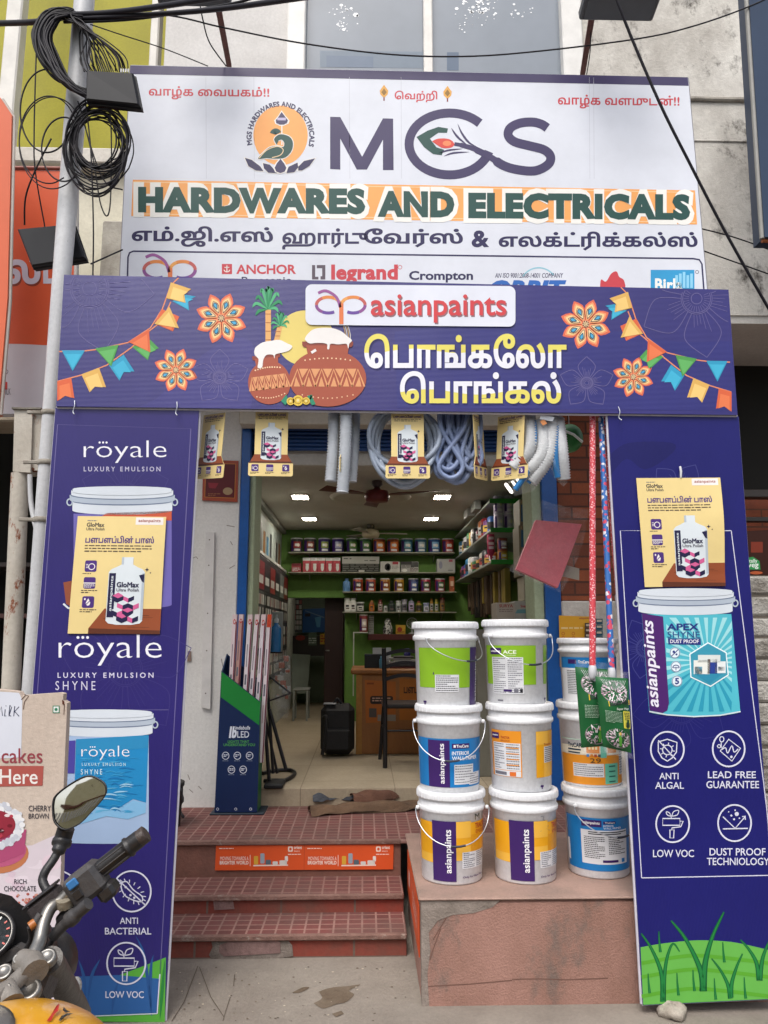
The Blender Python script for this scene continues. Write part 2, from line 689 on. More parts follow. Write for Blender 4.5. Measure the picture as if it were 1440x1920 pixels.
# ------------------------------------------------------------------ entrance steps
def tile_mat(name, c1, c2, mortar, sx, sy, msize, stretch_off=0.0, dirt='6c5a52', grime=0.55):
    m, nt, b = new_mat(name)
    tc = nt.nodes.new('ShaderNodeTexCoord')
    mp = nt.nodes.new('ShaderNodeMapping')
    nt.links.new(tc.outputs['Object'], mp.inputs[0])
    br = nt.nodes.new('ShaderNodeTexBrick')
    br.offset = stretch_off
    br.inputs['Color1'].default_value = lin(c1)
    br.inputs['Color2'].default_value = lin(c2)
    br.inputs['Mortar'].default_value = lin(mortar)
    br.inputs['Scale'].default_value = 1.0
    br.inputs['Brick Width'].default_value = sx
    br.inputs['Row Height'].default_value = sy
    br.inputs['Mortar Size'].default_value = msize
    br.inputs['Mortar Smooth'].default_value = 0.3
    nt.links.new(mp.outputs[0], br.inputs['Vector'])
    v = coords(nt)
    g = noise(nt, v, 3.0, 8, 0.7)
    col = mixc(nt, ramp(nt, g, [(0.38, (0.1,) * 3), (0.75, (grime + .2,) * 3)]), br.outputs['Color'], lin(dirt))
    fine = noise(nt, v, 60, 4, 0.7)
    col = mixc(nt, 0.35, col, ramp(nt, fine, [(0.3, (.5,) * 3), (0.7, (1,) * 3)]), 'MULTIPLY')
    nt.links.new(col, b.inputs['Base Color'])
    b.inputs['Roughness'].default_value = 0.8
    bump(nt, b, fine, 0.35, 0.004)
    return m, mp

tread_m, _ = tile_mat('chequered_red_tile', '82423f', '693431', 'a67f75', 0.066, 0.058, 0.0052, 0.0, '66514a', 0.72)
riser_m, mp_ = tile_mat('red_oxide_riser_tile', '90382a', '7a2f24', '6b5f55', 0.36, 0.4, 0.006, 0.0, '66493f', 0.7)
mp_.inputs['Rotation'].default_value = (R(90), 0, 0)
rough_edge = stained('mortar', '8b8078', '5f564e', 9, 0.4, 0.7, 0.95, 0.8, 70)

XL, XR = -1.04, 0.205
steps = thing('entrance_steps', 'red tiled steps with chequered treads climbing to the shop door', 'steps', (-0.4, 3.66, 0))
tiers = [(3.66, 3.94, 0.0, 0.100), (3.92, 4.21, 0.100, 0.185), (4.19, 4.97, 0.185, 0.369)]
for i, (y0, y1, z0, z1) in enumerate(tiers):
    xr = XR if i < 2 else 1.6
    mb = MB()
    mb.box((XL - .1, y0 - 0.012, z1 - 0.022), (xr - 0.004, y1, z1), tread_m, 0.006)
    mb.build('tread', steps)
    mb = MB(); mb.box((XL - .1, y0 - 0.0145, z1 - 0.0235), (XR - .006, y0 + 0.010, z1 + 0.0018), stained('worn_nosing', '8a6a60', '76584f', 11, .35, .65, .95, .8, 60, dirt2='9a8a80', lo2=.56, hi2=.66, scale2=14), 0.005)
    mb.build('nosing', steps)
    mb = MB()
    mb.box((XL - .1, y0 + 0.006, z0 - 0.02 if i == 0 else z0 - 0.03), (XR - 0.006, y0 + 0.12, z1 - 0.0225), riser_m if i < 2 else stained('red_brown_riser', '84594c', '6d4c42', 5, .4, .7, .9, .5, 50, dirt2='7a3c2e', lo2=.6, hi2=.7), 0.003)
    mb.build('riser', steps)
# cement patches smeared over the lowest two risers
pa = Art(lambda x, y: atY(x, y, 3.664), lambda x, y: Vector((0, -1, 0)))
pa.STEP = 0.0035
pa.poly([(395, 1760), (430, 1752), (520, 1750), (536, 1757), (548, 1772), (550, 1792), (520, 1797), (460, 1799), (400, 1802), (392, 1790), (399, 1775)], rough_edge, 1)
pa.poly([(412, 1771), (430, 1764), (520, 1760), (526, 1766), (526, 1786), (420, 1792), (411, 1784)], stained('dusty_tile', '8c706c', '6b5450', 12, .4, .7, .95, .5, 60), 2)
pa.build('patch', steps)
pa = Art(lambda x, y: atY(x, y, 3.924), lambda x, y: Vector((0, -1, 0)))
pa.STEP = 0.0035
pa.poly([(400, 1688), (436, 1682), (440, 1704), (402, 1706)], stained('dusty_tile', '8c706c', '6b5450', 12), 1)
pa.build('patch', steps)
# low sloping cement cheek on the left of the steps
mb = MB()
mb.prism([(XL - 0.002, 3.7, 0.0), (XL - 0.002, 3.7, 0.11), (XL - 0.002, 4.2, 0.345), (XL - 0.002, 4.74, 0.36), (XL - 0.002, 4.74, 0)], (-0.6, 0, 0), stained('grey_cement', '8a847a', '625b52', 4, .4, .7, .95, .5, 50))
mb.build('cheek_wall', steps)

# ------------------------------------------------------------------ plinth for the paint buckets
pink = stained('pink_sand_plaster', 'ab8275', '8f6b5d', 4, 0.35, 0.7, 0.92, 0.6, 140, (1, 1, .55), dirt2='6a615b', lo2=0.52, hi2=0.66, scale2=3.6)
PZ = 0.40
plinth = thing('plinth', 'pinkish cement plinth beside the steps that carries the stacked white buckets', 'plinth', (0.7, 3.7, 0))
mb = MB()
mb.box((0.235, 3.205, -0.02), (1.75, 4.188, PZ - 0.012), pink, 0.014)
mb.build('body', plinth)
mb = MB()
mb.box((0.222, 3.195, PZ - 0.0115), (1.75, 4.187, PZ), stained('plinth_top', 'a88a7d', '857268', 4, .4, .75, .9, .5, 80), 0.005)
mb.build('top_slab', plinth)
mb = MB()   # grey cement edging at the front corner
g_c = stained('grey_corner_cement', '968a81', '7a6f66', 8, .4, .7, .95, .7, 60)
mb.prism([(0.2335, 3.203, -.01), (0.262, 3.203, -.01), (0.256, 3.203, 0.12), (0.268, 3.203, 0.2), (0.262, 3.203, 0.27), (0.30, 3.203, 0.315), (0.36, 3.203, 0.335), (0.44, 3.203, 0.34), (0.52, 3.203, 0.362), (0.55, 3.203, 0.386), (0.2335, 3.203, 0.386)], (0, 0.05, 0), g_c)
mb.build('corner_patch', plinth)
pa = board_art((0, 3.2048, 0), (0, -1, 0))
crk = flat('6d4f45', .95)
for p in ([(812, 1762), (842, 1712)], [(960, 1836), (1010, 1835), (1060, 1837), (1140, 1834)], [(790, 1850), (880, 1845), (960, 1838)], [(1000, 1687), (1190, 1684)], [(806, 1800), (812, 1780), (826, 1742)]):
    pa.line(p, 1.8, crk, 2)
pa.build('crack', plinth)
# orange strip stuck to its side, facing the steps
st = MB()
og = ink('d9572a', 0.4)
X = 0.2325
st.box((X - 0.003, 3.30, 0.14), (X, 4.12, 0.335), og)
o = st.build('strip')
tag(o, 'orange advertising strip on the side of the plinth, seen edge-on', 'sticker')
sa = Art(lambda x, y: Vector((X - 0.003, 4.12 - x, 0.335 - y)), lambda x, y: Vector((-1, 0, 0)))
sa.text('MOVING TOWARDS A', .42, .06, .70, .09, ink('f2ddd2'), 2)
sa.text('BRIGHTER WORLD', .42, .10, .70, .13, ink('f2ddd2'), 2)
sa.rect(.12, .06, .20, .13, ink('f2ddd2'), 1)
sa.build('print', o)
o.name = 'advert_strip'

# ------------------------------------------------------------------ the shop building
bld = thing('shop_building', 'weathered cream shop building behind the signs with an open blue framed shopfront', 'building', (0.2, 4.6, 0))
def bpart(name, *boxes, parent=bld):
    m_ = MB()
    for lo, hi, mat, bev in boxes:
        m_.box(lo, hi, mat, bev)
    return m_.build(name, parent)

WY = 4.35
wall_hi = 6.6
bpart('upper_wall', ((1.425, WY, 3.41), (3.6, WY + .3, wall_hi), plaster_old, 0), ((-1.32, WY + .02, 3.41), (-.52, WY + .3, wall_hi), stained('pale_cladding', 'd3d0cd', 'bab6b2', 1.5, .4, .8, .7, .1, 60), 0), ((-.52, WY + .01, 3.41), (1.425, WY + .3, 4.35), plaster_old, 0))
# ledges and a groove across the bare plaster
bpart('string_course', ((1.426, WY - .022, 4.89), (3.6, WY + .001, 4.92), stained('ledge_plaster', 'b5afa5', '6d675f', 5, .4, .65, .9, .4, 50), .008), ((1.426, WY - .008, 4.60), (3.6, WY + .001, 4.615), plaster_old, .006))
bpart('soffit', ((-1.32, WY + .01, 3.36), (3.6, 6.0, 3.409), plaster, 0))
win = bpart('window', ((-.52, WY - .03, 4.35), (-.40, WY + .1, wall_hi), flat('dcdad6', .5), .008), ((1.29, WY - .03, 4.35), (1.425, WY + .1, wall_hi), flat('dcdad6', .5), .008),
            ((-.40, WY - .02, 4.35), (1.29, WY + .1, 4.43), flat('d0cec9', .5), .006))
glass, nt, b = new_mat('grey_window_glass')
v = coords(nt)
nt.links.new(ramp(nt, noise(nt, v, 1.3, 4), [(.35, lin('7d858f')), (.65, lin('6f7780'))]), b.inputs['Base Color'])
b.inputs['Roughness'].default_value = 0.06
b.inputs['Specular IOR Level'].default_value = 0.9
m_ = MB(); m_.box((-.40, WY + .04, 4.43), (1.29, WY + .05, wall_hi), glass); m_.build('pane', win)
m_ = MB(); m_.box((.375, WY - .005, 4.43), (.435, WY + .038, wall_hi), flat('dedad4', .5), .006); m_.build('mullion', win)
# paint spots splashed on the pane
pa = board_art((0, WY + .0395, 0), (0, -1, 0))
spot = ink('eef0f2')
rs = random.Random(5)
for cx, cy, n, sp in ((893, 18, 50, 16), (905, 6, 30, 9), (968, 22, 14, 12), (872, 55, 8, 12), (645, 25, 24, 14), (638, 48, 14, 8)):
    for k in range(n):
        x, y, r_ = rs.gauss(cx, sp), rs.gauss(cy, sp * .8), abs(rs.gauss(0, 1.1)) + .5
        if y < 125 and x not in (0,):
            pa.ell(x, y, r_ * 1.3, r_, spot, 1, 6)
    pa.build('paint_spots', win); pa = board_art((0, WY + .0395, 0), (0, -1, 0))
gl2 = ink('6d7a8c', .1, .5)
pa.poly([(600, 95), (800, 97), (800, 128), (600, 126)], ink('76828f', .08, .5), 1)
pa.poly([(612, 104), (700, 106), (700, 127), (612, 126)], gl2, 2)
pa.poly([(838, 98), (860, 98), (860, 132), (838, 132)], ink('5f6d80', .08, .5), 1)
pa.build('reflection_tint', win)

# ground-floor front: left pier, right brick pier, lintel
FY = 4.95
KX = FY / 4.75
bpart('pier', ((-1.75, FY, 0.0), (-.803 * KX, 5.3, 3.36), stained('white_pier', 'e0deda', 'cac6c1', 1.6, .45, .8, .8, .2, 60, (1, 1, .5), '99938c', .73, .80, 9), .004))
brick_m, mpb = tile_mat('rough_orange_brick', 'a8562f', '7a3a22', '4e2a1c', 0.24, 0.085, 0.008, 0.5, '5e3a2a', 0.6)
mpb.inputs['Rotation'].default_value = (R(90), 0, 0)
bpart('brick_pier', ((1.252 * KX, FY, 1.66), (2.2, 5.3, 3.36), brick_m, .006))
bpart('brick_pier_base', ((1.252 * KX, FY - .015, 0.3), (2.2, 5.3, 1.659), stained('whitewashed_base', 'cbc5bd', '9c958c', 4, .4, .7, .95, .6, 40), .01))
blue = stained('blue_enamel', '1b5aa6', '174c8e', 3, .4, .7, .35, .1, 60)
bpart('door_post', ((-.80 * KX, FY - .01, .40), (-.742 * KX, 5.02, 2.8195), blue, .004))
bpart('door_post', ((1.15 * KX, FY - .01, .40), (1.25 * KX, 5.02, 2.8195), blue, .004))
green_in = stained('green_wall_paint', '65903f', '557c34', 2, .4, .7, .7, .1, 60)
bpart('door_jamb', ((-.7415 * KX, FY + .02, .478), (-.705 * KX, 5.25, 2.62), stained('pale_green_jamb', 'a9b596', '98a586', 2), .003))
beige = stained('beige_beam', 'cfc8ba', 'b7afa0', 2, .4, .7, .8, .2, 50)
bpart('beam', ((-.802 * KX, 4.82, 2.82), (1.251 * KX, 4.94, 3.36), beige, .006))
bpart('lintel', ((-.741 * KX, 5.08, 2.60), (1.149 * KX, 5.3, 2.72), stained('lintel_paint', 'c9c5bb', 'b5b0a6', 2), .005))
sh = MB()
for k in range(9):
    z = 2.944 - 0.028 * k
    sh.tube([(-.741 * KX, 5.04, z - .014), (1.149 * KX, 5.04, z - .014)], .0145, flat('1c447c', .4), 8)
sh.build('rolling_shutter', bld)
bpart('shutter_backing', ((-1.1, 5.10, 2.7205), (1.6, 5.29, 3.355), dark, 0))  # unseen black box added to block sky showing above the shutter
bpart('roof', ((-1.32, 4.66, 6.3), (3.6, 12.2, 6.5), plaster, 0), ((-1.75, 5.31, 2.74), (3.6, 12.1, 2.80), plaster, 0))
# interior shell
SF, CZ, YB = 0.477, 2.63, 8.62
floor_m, mpf = tile_mat('shop_floor_tile', 'b3a48c', 'ad9e86', '8b7d69', 0.6, 0.6, 0.004, 0.0, '8f8068', 0.25)
bpart('shop_floor', ((-1.5, 4.972, .30), (1.6, 12, SF), floor_m, .004))
ceil_m = stained('ceiling_paint', 'c8c5bc', 'bcb8ae', 2, .4, .7, .8, .05, 60)
bpart('ceiling', ((-1.5, 5.301, CZ), (1.75, 12, CZ + .1), ceil_m, 0))
bpart('inner_wall', ((-1.06, 5.301, SF), (-.96, 12, CZ), stained('inner_left_wall', 'b9bcb0', 'a6aa9c', 2), 0))
bpart('inner_wall', ((1.42, 5.301, SF), (1.52, 12, CZ), green_in, 0))
bpart('back_wall', ((-.22, YB, SF), (1.42, YB + .12, CZ), green_in, 0), ((-.96, YB, 1.85), (-.2205, YB + .12, CZ), green_in, 0))
bpart('back_room_wall', ((-.96, 10.9, SF), (1.42, 11.0, CZ), stained('back_room_paint', '93a08f', '828f7e', 2), 0))
# plaster rose in the ceiling
m_ = MB()
m_.lathe([(.02, 0), (.05, -.012), (.09, -.006), (.17, -.012), (.19, -.02), (.22, -.012), (.30, -.012), (.325, -.022), (.35, -.010), (.36, 0)], ceil_m, 40, (.05, 6.46, CZ - .001))
m_.build('ceiling_rose', bld)
for sx, nm in ((-1, 'cornice'),):
    m_ = MB(); m_.box((-.959, 5.302, CZ - .05), (-.91, YB - .001, CZ - .002), flat('8f9088', .7), .004); m_.build(nm, bld)

# ------------------------------------------------------------------ ceiling lamps (lit)
def lamp_panel(px, py, label, wx=.064, wy=.085, strength=55):
    p = atZ(px, py, CZ)
    t = thing('ceiling_lamp', label, 'ceiling light', (p.x, p.y, CZ), 'square LED lamps in the shop ceiling')
    m1 = MB(); m1.box((p.x - wx - .012, p.y - wy - .012, CZ - .012), (p.x + wx + .012, p.y + wy + .012, CZ - .0012), flat('e0e0de', .5), .003); m1.build('frame', t)
    m2 = MB(); m2.box((p.x - wx, p.y - wy, CZ - .0145), (p.x + wx, p.y + wy, CZ - .0125), emit('fff4e4', strength)); m2.build('diffuser', t)
lamp_panel(563, 930, 'lit square ceiling lamp, nearer one on the left side of the shop')
lamp_panel(829, 930, 'lit square ceiling lamp, nearer one on the right side of the shop')
lamp_panel(580, 971, 'lit square ceiling lamp, farther one on the left side of the shop')
lamp_panel(808, 971, 'lit square ceiling lamp, farther one on the right side of the shop')
p = atZ(614, 1101, 2.0)
t = thing('ceiling_lamp', 'small lit lamp in the dim back room beyond the shelves', 'ceiling light', (-.42, 9.6, 2.2))
m1 = MB(); m1.box((-.53, 9.45, 2.16), (-.31, 9.75, 2.20), flat('e0e0de', .5), .004); m1.build('frame', t)
m2 = MB(); m2.box((-.51, 9.47, 2.155), (-.33, 9.73, 2.159), emit('fff4e4', 9)); m2.build('diffuser', t)
bpart('back_room_ceiling', ((-.96, YB + .121, 2.2005), (1.42, 10.899, 2.25), ceil_m, 0))

# ------------------------------------------------------------------ neighbours on the left
nb = thing('neighbour_building', 'neighbouring building with an olive green balcony above a pale ledge, left edge', 'building', (-2.6, 4.6, 0))
olive = stained('olive_wall', 'a39c18', '928c14', 2, .4, .7, .7, .1, 60)
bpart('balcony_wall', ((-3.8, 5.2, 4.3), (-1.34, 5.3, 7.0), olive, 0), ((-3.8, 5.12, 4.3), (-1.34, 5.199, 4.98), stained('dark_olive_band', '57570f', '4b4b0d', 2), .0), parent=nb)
for px, w_ in ((28, .11), (293, .06)):
    p = atY(px, 60, 4.7)
    bpart('balcony_post', ((p.x - w_ / 2, 4.66, 4.50), (p.x + w_ / 2, 4.76, 7.0), flat('d6d3cd', .6), .01), parent=nb)
bpart('ledge', ((-3.8, 4.45, 4.45), (-1.34, 5.12, 4.56), stained('ledge_paint', 'cfcac0', 'b3ada2', 2), .01), parent=nb)
bpart('upper_wall', ((-3.8, 4.55, 2.95), (-1.34, 4.75, 4.449), stained('yellowed_plaster', 'd8d3c0', 'c2bca8', 1.6, .4, .75, .9, .3, 50, dirt2='8c8470', lo2=.7, hi2=.8), 0), parent=nb)
bpart('corner_block', ((-1.66, 4.40, 3.3), (-1.33, 4.549, 4.02), stained('grey_block', 'b4afa5', '8d877d', 6, .4, .7, .95, .5, 40), .01), parent=nb)
bpart('lintel', ((-3.8, 4.45, 2.72), (-1.9, 4.75, 2.949), stained('tan_lintel', '9c8f7c', '7b6f5f', 3), .01), parent=nb)
bpart('dark_shop', ((-3.8, 5.6, 0), (-1.76, 5.7, 3.4), dark, 0), ((-1.80, 4.76, 0), (-1.76, 5.6, 3.4), dark, 0), ((-3.85, 4.76, 0), (-3.801, 5.7, 3.4), dark, 0), parent=nb)  # black walls put the shop's inner shade into the colour
bpart('counter', ((-3.6, 4.9, 0), (-1.95, 5.3, 1.0), stained('counter_brown', '4a3b30', '37291f', 4), .01), parent=nb)
bpart('shelf', ((-3.6, 5.2, 1.55), (-1.82, 5.55, 1.58), flat('4b2c28', .6), .003), ((-3.6, 5.2, 1.9), (-1.82, 5.55, 1.93), flat('3d3430', .6), .003), parent=nb)

# orange shop board with a white lower band
ob = thing('orange_signboard', 'orange and white shop signboard with pale Tamil letter and MILK lettering', 'signboard', atY(70, 770, 4.0))
SY = 4.0
c0 = [atY(x, y, SY) for x, y in ((-60, 776), (140, 776), (141, 318), (26, 316), (0, 316), (-60, 316))]
m_ = MB(); m_.prism([c0[0], c0[1], c0[2], c0[5]], (0, .06, 0), ink('c9c9cf')); m_.build('panel', ob)
oa = board_art((0, SY, 0), (0, -1, 0))
oa.poly([(-60, 318), (26, 319), (140, 321), (140, 652), (100, 648), (40, 645), (-60, 643)], ink('cf5a35'), 1)
oa.text('ல', 8, 483, 76, 533, ink('c3c8d6'), 3, .06)
oa.text('ல', 10, 487, 78, 537, ink('7d3520'), 2, .06)
oa.text('ட', 81, 490, 120, 532, ink('c3c8d6'), 3, .06)
oa.text('4', -30, 690, 14, 746, ink('c33b36'), 2, .1)
oa.text('MILK', 6, 728, 20, 740, ink('3a3a4a'), 2)
oa.ring(11, 697, 4, 4, 1, ink('3a3a4a'), 2)
oa.build('print', ob)
m_ = MB(); m_.tube([c0[2] + Vector((.006, 0, 0)), c0[1] + Vector((.006, 0, 0))], .012, flat('c0bdb8', .5), 8)
m_.tube([c0[5] + Vector((0, 0, .006)), c0[2] + Vector((0, 0, .006))], .012, flat('8a5145', .5), 8); m_.build('edge_trim', ob)
# second orange board, cut corner, nearer
m_ = MB()
q = [atY(x, y, 3.6) for x, y in ((-120, 100), (0, 182), (22, 215), (14, 560), (-4, 776), (-120, 776))]
m_.prism(q, (0, .05, 0), ink('d0633f'))
o = m_.build('orange_panel_sign'); tag(o, 'plain orange sign panel with a cut corner at the far left edge', 'signboard')
m_ = MB(); m_.tube([p + Vector((.004, 0.02, 0)) for p in q[1:5]], .009, flat('b7b0a8', .5), 8); m_.build('edge_trim', o)

# ------------------------------------------------------------------ right-hand neighbour
rn = thing('neighbour_shop', 'dark neighbouring shop opening beyond the right banner with packets inside', 'building', (3.0, 4.6, 0))
bpart('opening_shade', ((1.95, 5.1, 0), (4.6, 5.2, 3.36), dark, 0), parent=rn)  # black sheet painted in for the shade of the opening
bpart('shutter_rail', ((2.21, 4.70, 2.32), (4.6, 4.80, 2.37), flat('2e2723', .5), .004), ((2.21, 4.70, 2.16), (4.6, 4.76, 2.19), flat('241f1c', .5), .004), parent=rn)
bpart('shelf', ((2.21, 4.6, 1.60), (4.6, 5.05, 1.63), flat('4a3426', .6), .004), parent=rn)
br2 = tile_mat('orange_brick_inside', '9c4c2a', '8a4226', '5f3824', .3, .12, .006, .5, '4a2b1e', .5)
br2[1].inputs['Rotation'].default_value = (R(90), 0, 0)
bpart('brick_panel', ((2.215, 4.95, 1.86), (4.6, 5.09, 2.35), br2[0], 0), parent=rn)
# snack packet with a green badge
t = thing('snack_packet', 'dark snack packet with a green badge reading totally veg', 'packet', (2.42, 4.7, 1.63))
pc = [atY(x, y, 4.62) for x, y in ((1398, 1078), (1470, 1078), (1470, 992), (1396, 996))]
m_ = MB(); m_.prism(pc, (0, .08, 0), ink('37180f', .3)); m_.build('pouch', t)
oa = board_art((0, 4.62, 0), (0, -1, 0))
oa.poly([(1401, 1068), (1400, 1046), (1412, 1044), (1424, 1052), (1426, 1068)], ink('2f8f4e'), 1)
oa.text('totally', 1396, 1048, 1420, 1057, ink('e8f2ea'), 2, .02)
oa.text('veg', 1402, 1057, 1422, 1067, ink('e8f2ea'), 2, .03)
oa.rect(1408, 1016, 1430, 1036, ink('7b2f1c'), 1)
oa.ell(1418, 1074, 12, 3, ink('b0562f'), 1)
oa.build('print', t)
# rough whitewashed brick wall end
ww = thing('brick_wall_end', 'rough whitewashed brick wall end beside the right banner', 'wall', (2.15, 3.75, 0))
rw = stained('flaking_whitewash', 'c6c2ba', '8d877e', 7, .4, .65, .95, 1.0, 30, dirt2='5f574e', lo2=.60, hi2=.66, scale2=12, bdist=.03)
rs = random.Random(11)
m_ = MB()
for k in range(17):
    j = rs.uniform(-.02, .02)
    m_.box((1.86 + j, 3.62 + rs.uniform(0, .015), k * .102), (2.6, 3.9, k * .102 + .098), rw, .014)
m_.box((1.885, 3.64, 0), (2.6, 3.88, 1.73), flat('6f675d', .95))
m_.build('brickwork', ww)
# dark edge of a tall sign at the top right
m_ = MB()
q = [atY(x, y, 3.7) for x, y in ((1401, -60), (1560, -60), (1560, 446), (1434, 444))]
m_.prism(q, (0, .12, 0), ink('2a3a52', .3))
o = m_.build('dark_sign_box'); tag(o, 'dark navy sign box cut off by the top right corner', 'signboard')
m_ = MB(); m_.tube([q[0] + Vector((-.004, .02, 0)), q[3] + Vector((-.004, .02, 0))], .014, flat('8b8a86', .5), 8)
m_.tube([q[3] + Vector((0, .03, -.006)), q[2] + Vector((0, .03, -.006))], .012, flat('a35a30', .6), 8); m_.build('edge_trim', o)

# ================================================================== THE MAIN SIGNBOARD
def clip_y(art, txt, box, m_top, m_bot, cut, L, bold):
    """lettering in two colours, split along a wavy line"""
    nv, fs, asp = lettering(txt, bold)
    x0, y0, x1, y1 = box
    pts = [Vector((x0 + u * (x1 - x0), y1 - v * (y1 - y0))) for u, v in nv]
    for f in fs:
        tri = [pts[i] for i in f]
        for side, mat in ((-1, m_top), (1, m_bot)):
            out = []
            for i in range(3):
                a, b_ = tri[i], tri[(i + 1) % 3]
                da, db = (a.y - cut(a.x)) * side, (b_.y - cut(b_.x)) * side
                if da >= 0:
                    out.append(a)
                if da * db < 0:
                    out.append(a + (b_ - a) * (da / (da - db)))
            if len(out) > 2:
                art.put([tuple(p) for p in out], [list(range(len(out)))], mat, L)

SGY = 3.75
sign = thing('main_signboard', 'large white shop signboard with hardware shop name above the blue arch', 'signboard', (0.25, SGY, 3.1))
white_v = ink('d6d9e2', .35)
q = [atY(x, y, SGY) for x, y in ((222, 575), (1330, 590), (1290, 145), (245, 122))]
m_ = MB(); m_.prism(q, (0, .05, 0), white_v); m_.build('panel', sign)
sa = board_art((0, SGY, 0), (0, -1, 0))
plum = ink('3c345a', .35)
plum_d = ink('2c2750', .35)
red_t = ink('c4404a', .4)
gr_d = ink('1f4a44', .4)
org = ink('efa55c', .4)
SL = 0.0195
sa.quad((244.5, 122.5), (1289.5, 145), (1291, 161), (243.5, 139), plum, 1)
sa.text('வாழ்க ைவயகம்!!', 279, 161, 505, 186, red_t, 1, .035, slope=.01)
sa.text('ெவற்றி', 740, 170, 820, 192, red_t, 1, .035)
sa.text('வாழ்க வளமுடன்!!', 1046, 177, 1274, 203, red_t, 1, .035, slope=.01)
for cx, cy in ((720, 172), (839, 174)):     # little flame motifs
    sa.poly([(cx, cy - 13), (cx + 8, cy - 2), (cx + 7, cy + 5), (cx, cy + 12), (cx - 7, cy + 5), (cx - 8, cy - 2)], ink('d9a04c'), 1)
    sa.poly([(cx, cy - 6), (cx + 5, cy + 1), (cx, cy + 7), (cx - 5, cy + 1)], ink('8d6a2c'), 2)
    sa.line([(cx, cy + 10), (cx, cy + 17)], 2.5, ink('7d2d2c'), 1)
# emblem
sa.ell(526, 254, 51, 56, org, 1, 40)
sa.text('MGS', 462, 262, 475, 287, plum_d, 2, .03) if False else None
sa.arctext('MGS HARDWARES AND ELECTRICALS', 526, 258, 54, 58, 167, 376, 10, plum_d, 1, .075)
petal = [((459, 296), (472, 300), (488, 312), (494, 321), (480, 320), (466, 312)), ((493, 306), (506, 309), (515, 319), (520, 325), (503, 324), (495, 316)), ((537, 325), (541, 313), (558, 305), (559, 314), (552, 323)), ((560, 312), (570, 302), (591, 297), (580, 312), (566, 320), (559, 320))]
wl = ink('e9e4df')
for p in petal:
    c_ = Vector((sum(a[0] for a in p) / len(p), sum(a[1] for a in p) / len(p)))
    sa.poly([tuple(c_ + (Vector(a) - c_) * 1.13) for a in p], wl, 2)
    sa.poly(list(p), plum_d, 3)
sa.poly([(526, 295), (535, 306), (540, 315), (536, 323), (526, 327), (516, 323), (512, 315), (517, 306)], wl, 4)
sa.poly([(526, 298), (533, 307), (537, 315), (534, 322), (526, 325), (518, 322), (515, 315), (519, 307)], plum, 5)
sa.poly([(528, 207), (535, 217), (543, 226), (541, 232), (532, 236), (524, 236), (516, 232), (514, 226), (522, 217)], wl, 2)
sa.poly([(528, 210), (534, 218), (540, 226), (538, 231), (532, 234), (525, 234), (518, 231), (517, 226), (523, 218)], plum, 3)
sa.rect(520, 221, 536, 226, ink('b9b0cf'), 4)
sa.line([(528.5, 236), (528.5, 272)], 2.2, wl, 2)
for k in range(6):
    a = R(205 + 24 * k)
    sa.line([(517, 252), (517 + 11 * math.cos(a), 252 + 11 * math.sin(a))], [1.5, 4.5], gr_d, 3)
peacock = spline([(519, 272), (514, 262), (519, 255), (528, 252), (542, 256), (549, 266), (548, 280), (541, 291), (531, 297), (515, 298), (500, 297), (484, 298), (492, 288), (505, 277), (520, 274), (531, 276), (533, 268), (528, 262), (522, 264)], 3)
sa.line(peacock, 3, wl, 3)
sa.poly([tuple(p) for p in peacock], gr_d, 4)
sa.line(spline([(486, 297), (500, 282), (520, 275), (531, 281), (526, 291), (510, 296)], 5), 1.6, ink('e6c9a0'), 5)
# M
sa.poly([(619, 219), (638, 219.5), (679, 294), (718, 222), (737, 222.5), (738, 319), (718, 319), (718, 262), (688, 318), (669, 318), (638, 260), (638, 318), (619, 317)], plum, 1)
# ring of the G with its feather, and the S
sa.ring(843, 270, 76, 58, 17, plum, 1, 44, 318 - 360, 14) if False else sa.ring(843, 270, 76, 58, 17, plum, 1, 14, 318, 44)
sa.line(spline([(852, 270), (868, 273), (890, 280), (918, 294), (945, 311), (975, 319), (1005, 320), (1028, 308), (1032, 293), (1020, 281), (995, 274), (965, 266), (953, 254), (957, 240), (975, 231), (998, 229), (1015, 233), (1026, 240)], 6), [7] * 5 + [9] * 8 + [12] * 8 + [17] * 82, plum, 2)
sa.line(spline([(858, 232), (866, 250), (880, 268), (899, 278)], 5), 4, plum, 2, taper=True)
sa.line(spline([(846, 240), (858, 257), (876, 272)], 5), 4, plum, 2, taper=True)
sa.line(spline([(832, 293), (850, 287), (880, 285)], 5), 3.5, plum, 2, taper=True)
sa.line(spline([(822, 288), (840, 282), (868, 279)], 5), 3.5, plum, 2, taper=True)
sa.poly([(781, 257), (802, 245), (822, 238), (840, 241), (838, 249), (822, 249), (806, 260), (818, 276), (833, 281), (828, 291), (812, 289), (795, 276)], gr_d, 2)
sa.poly([tuple(p) for p in spline([(810, 265), (822, 260), (842, 261), (852, 270), (845, 277), (828, 277), (810, 265)], 4)[:-1]], ink('d2493f'), 2)
sa.ell(838, 269, 8, 5, ink('e8885a'), 3)
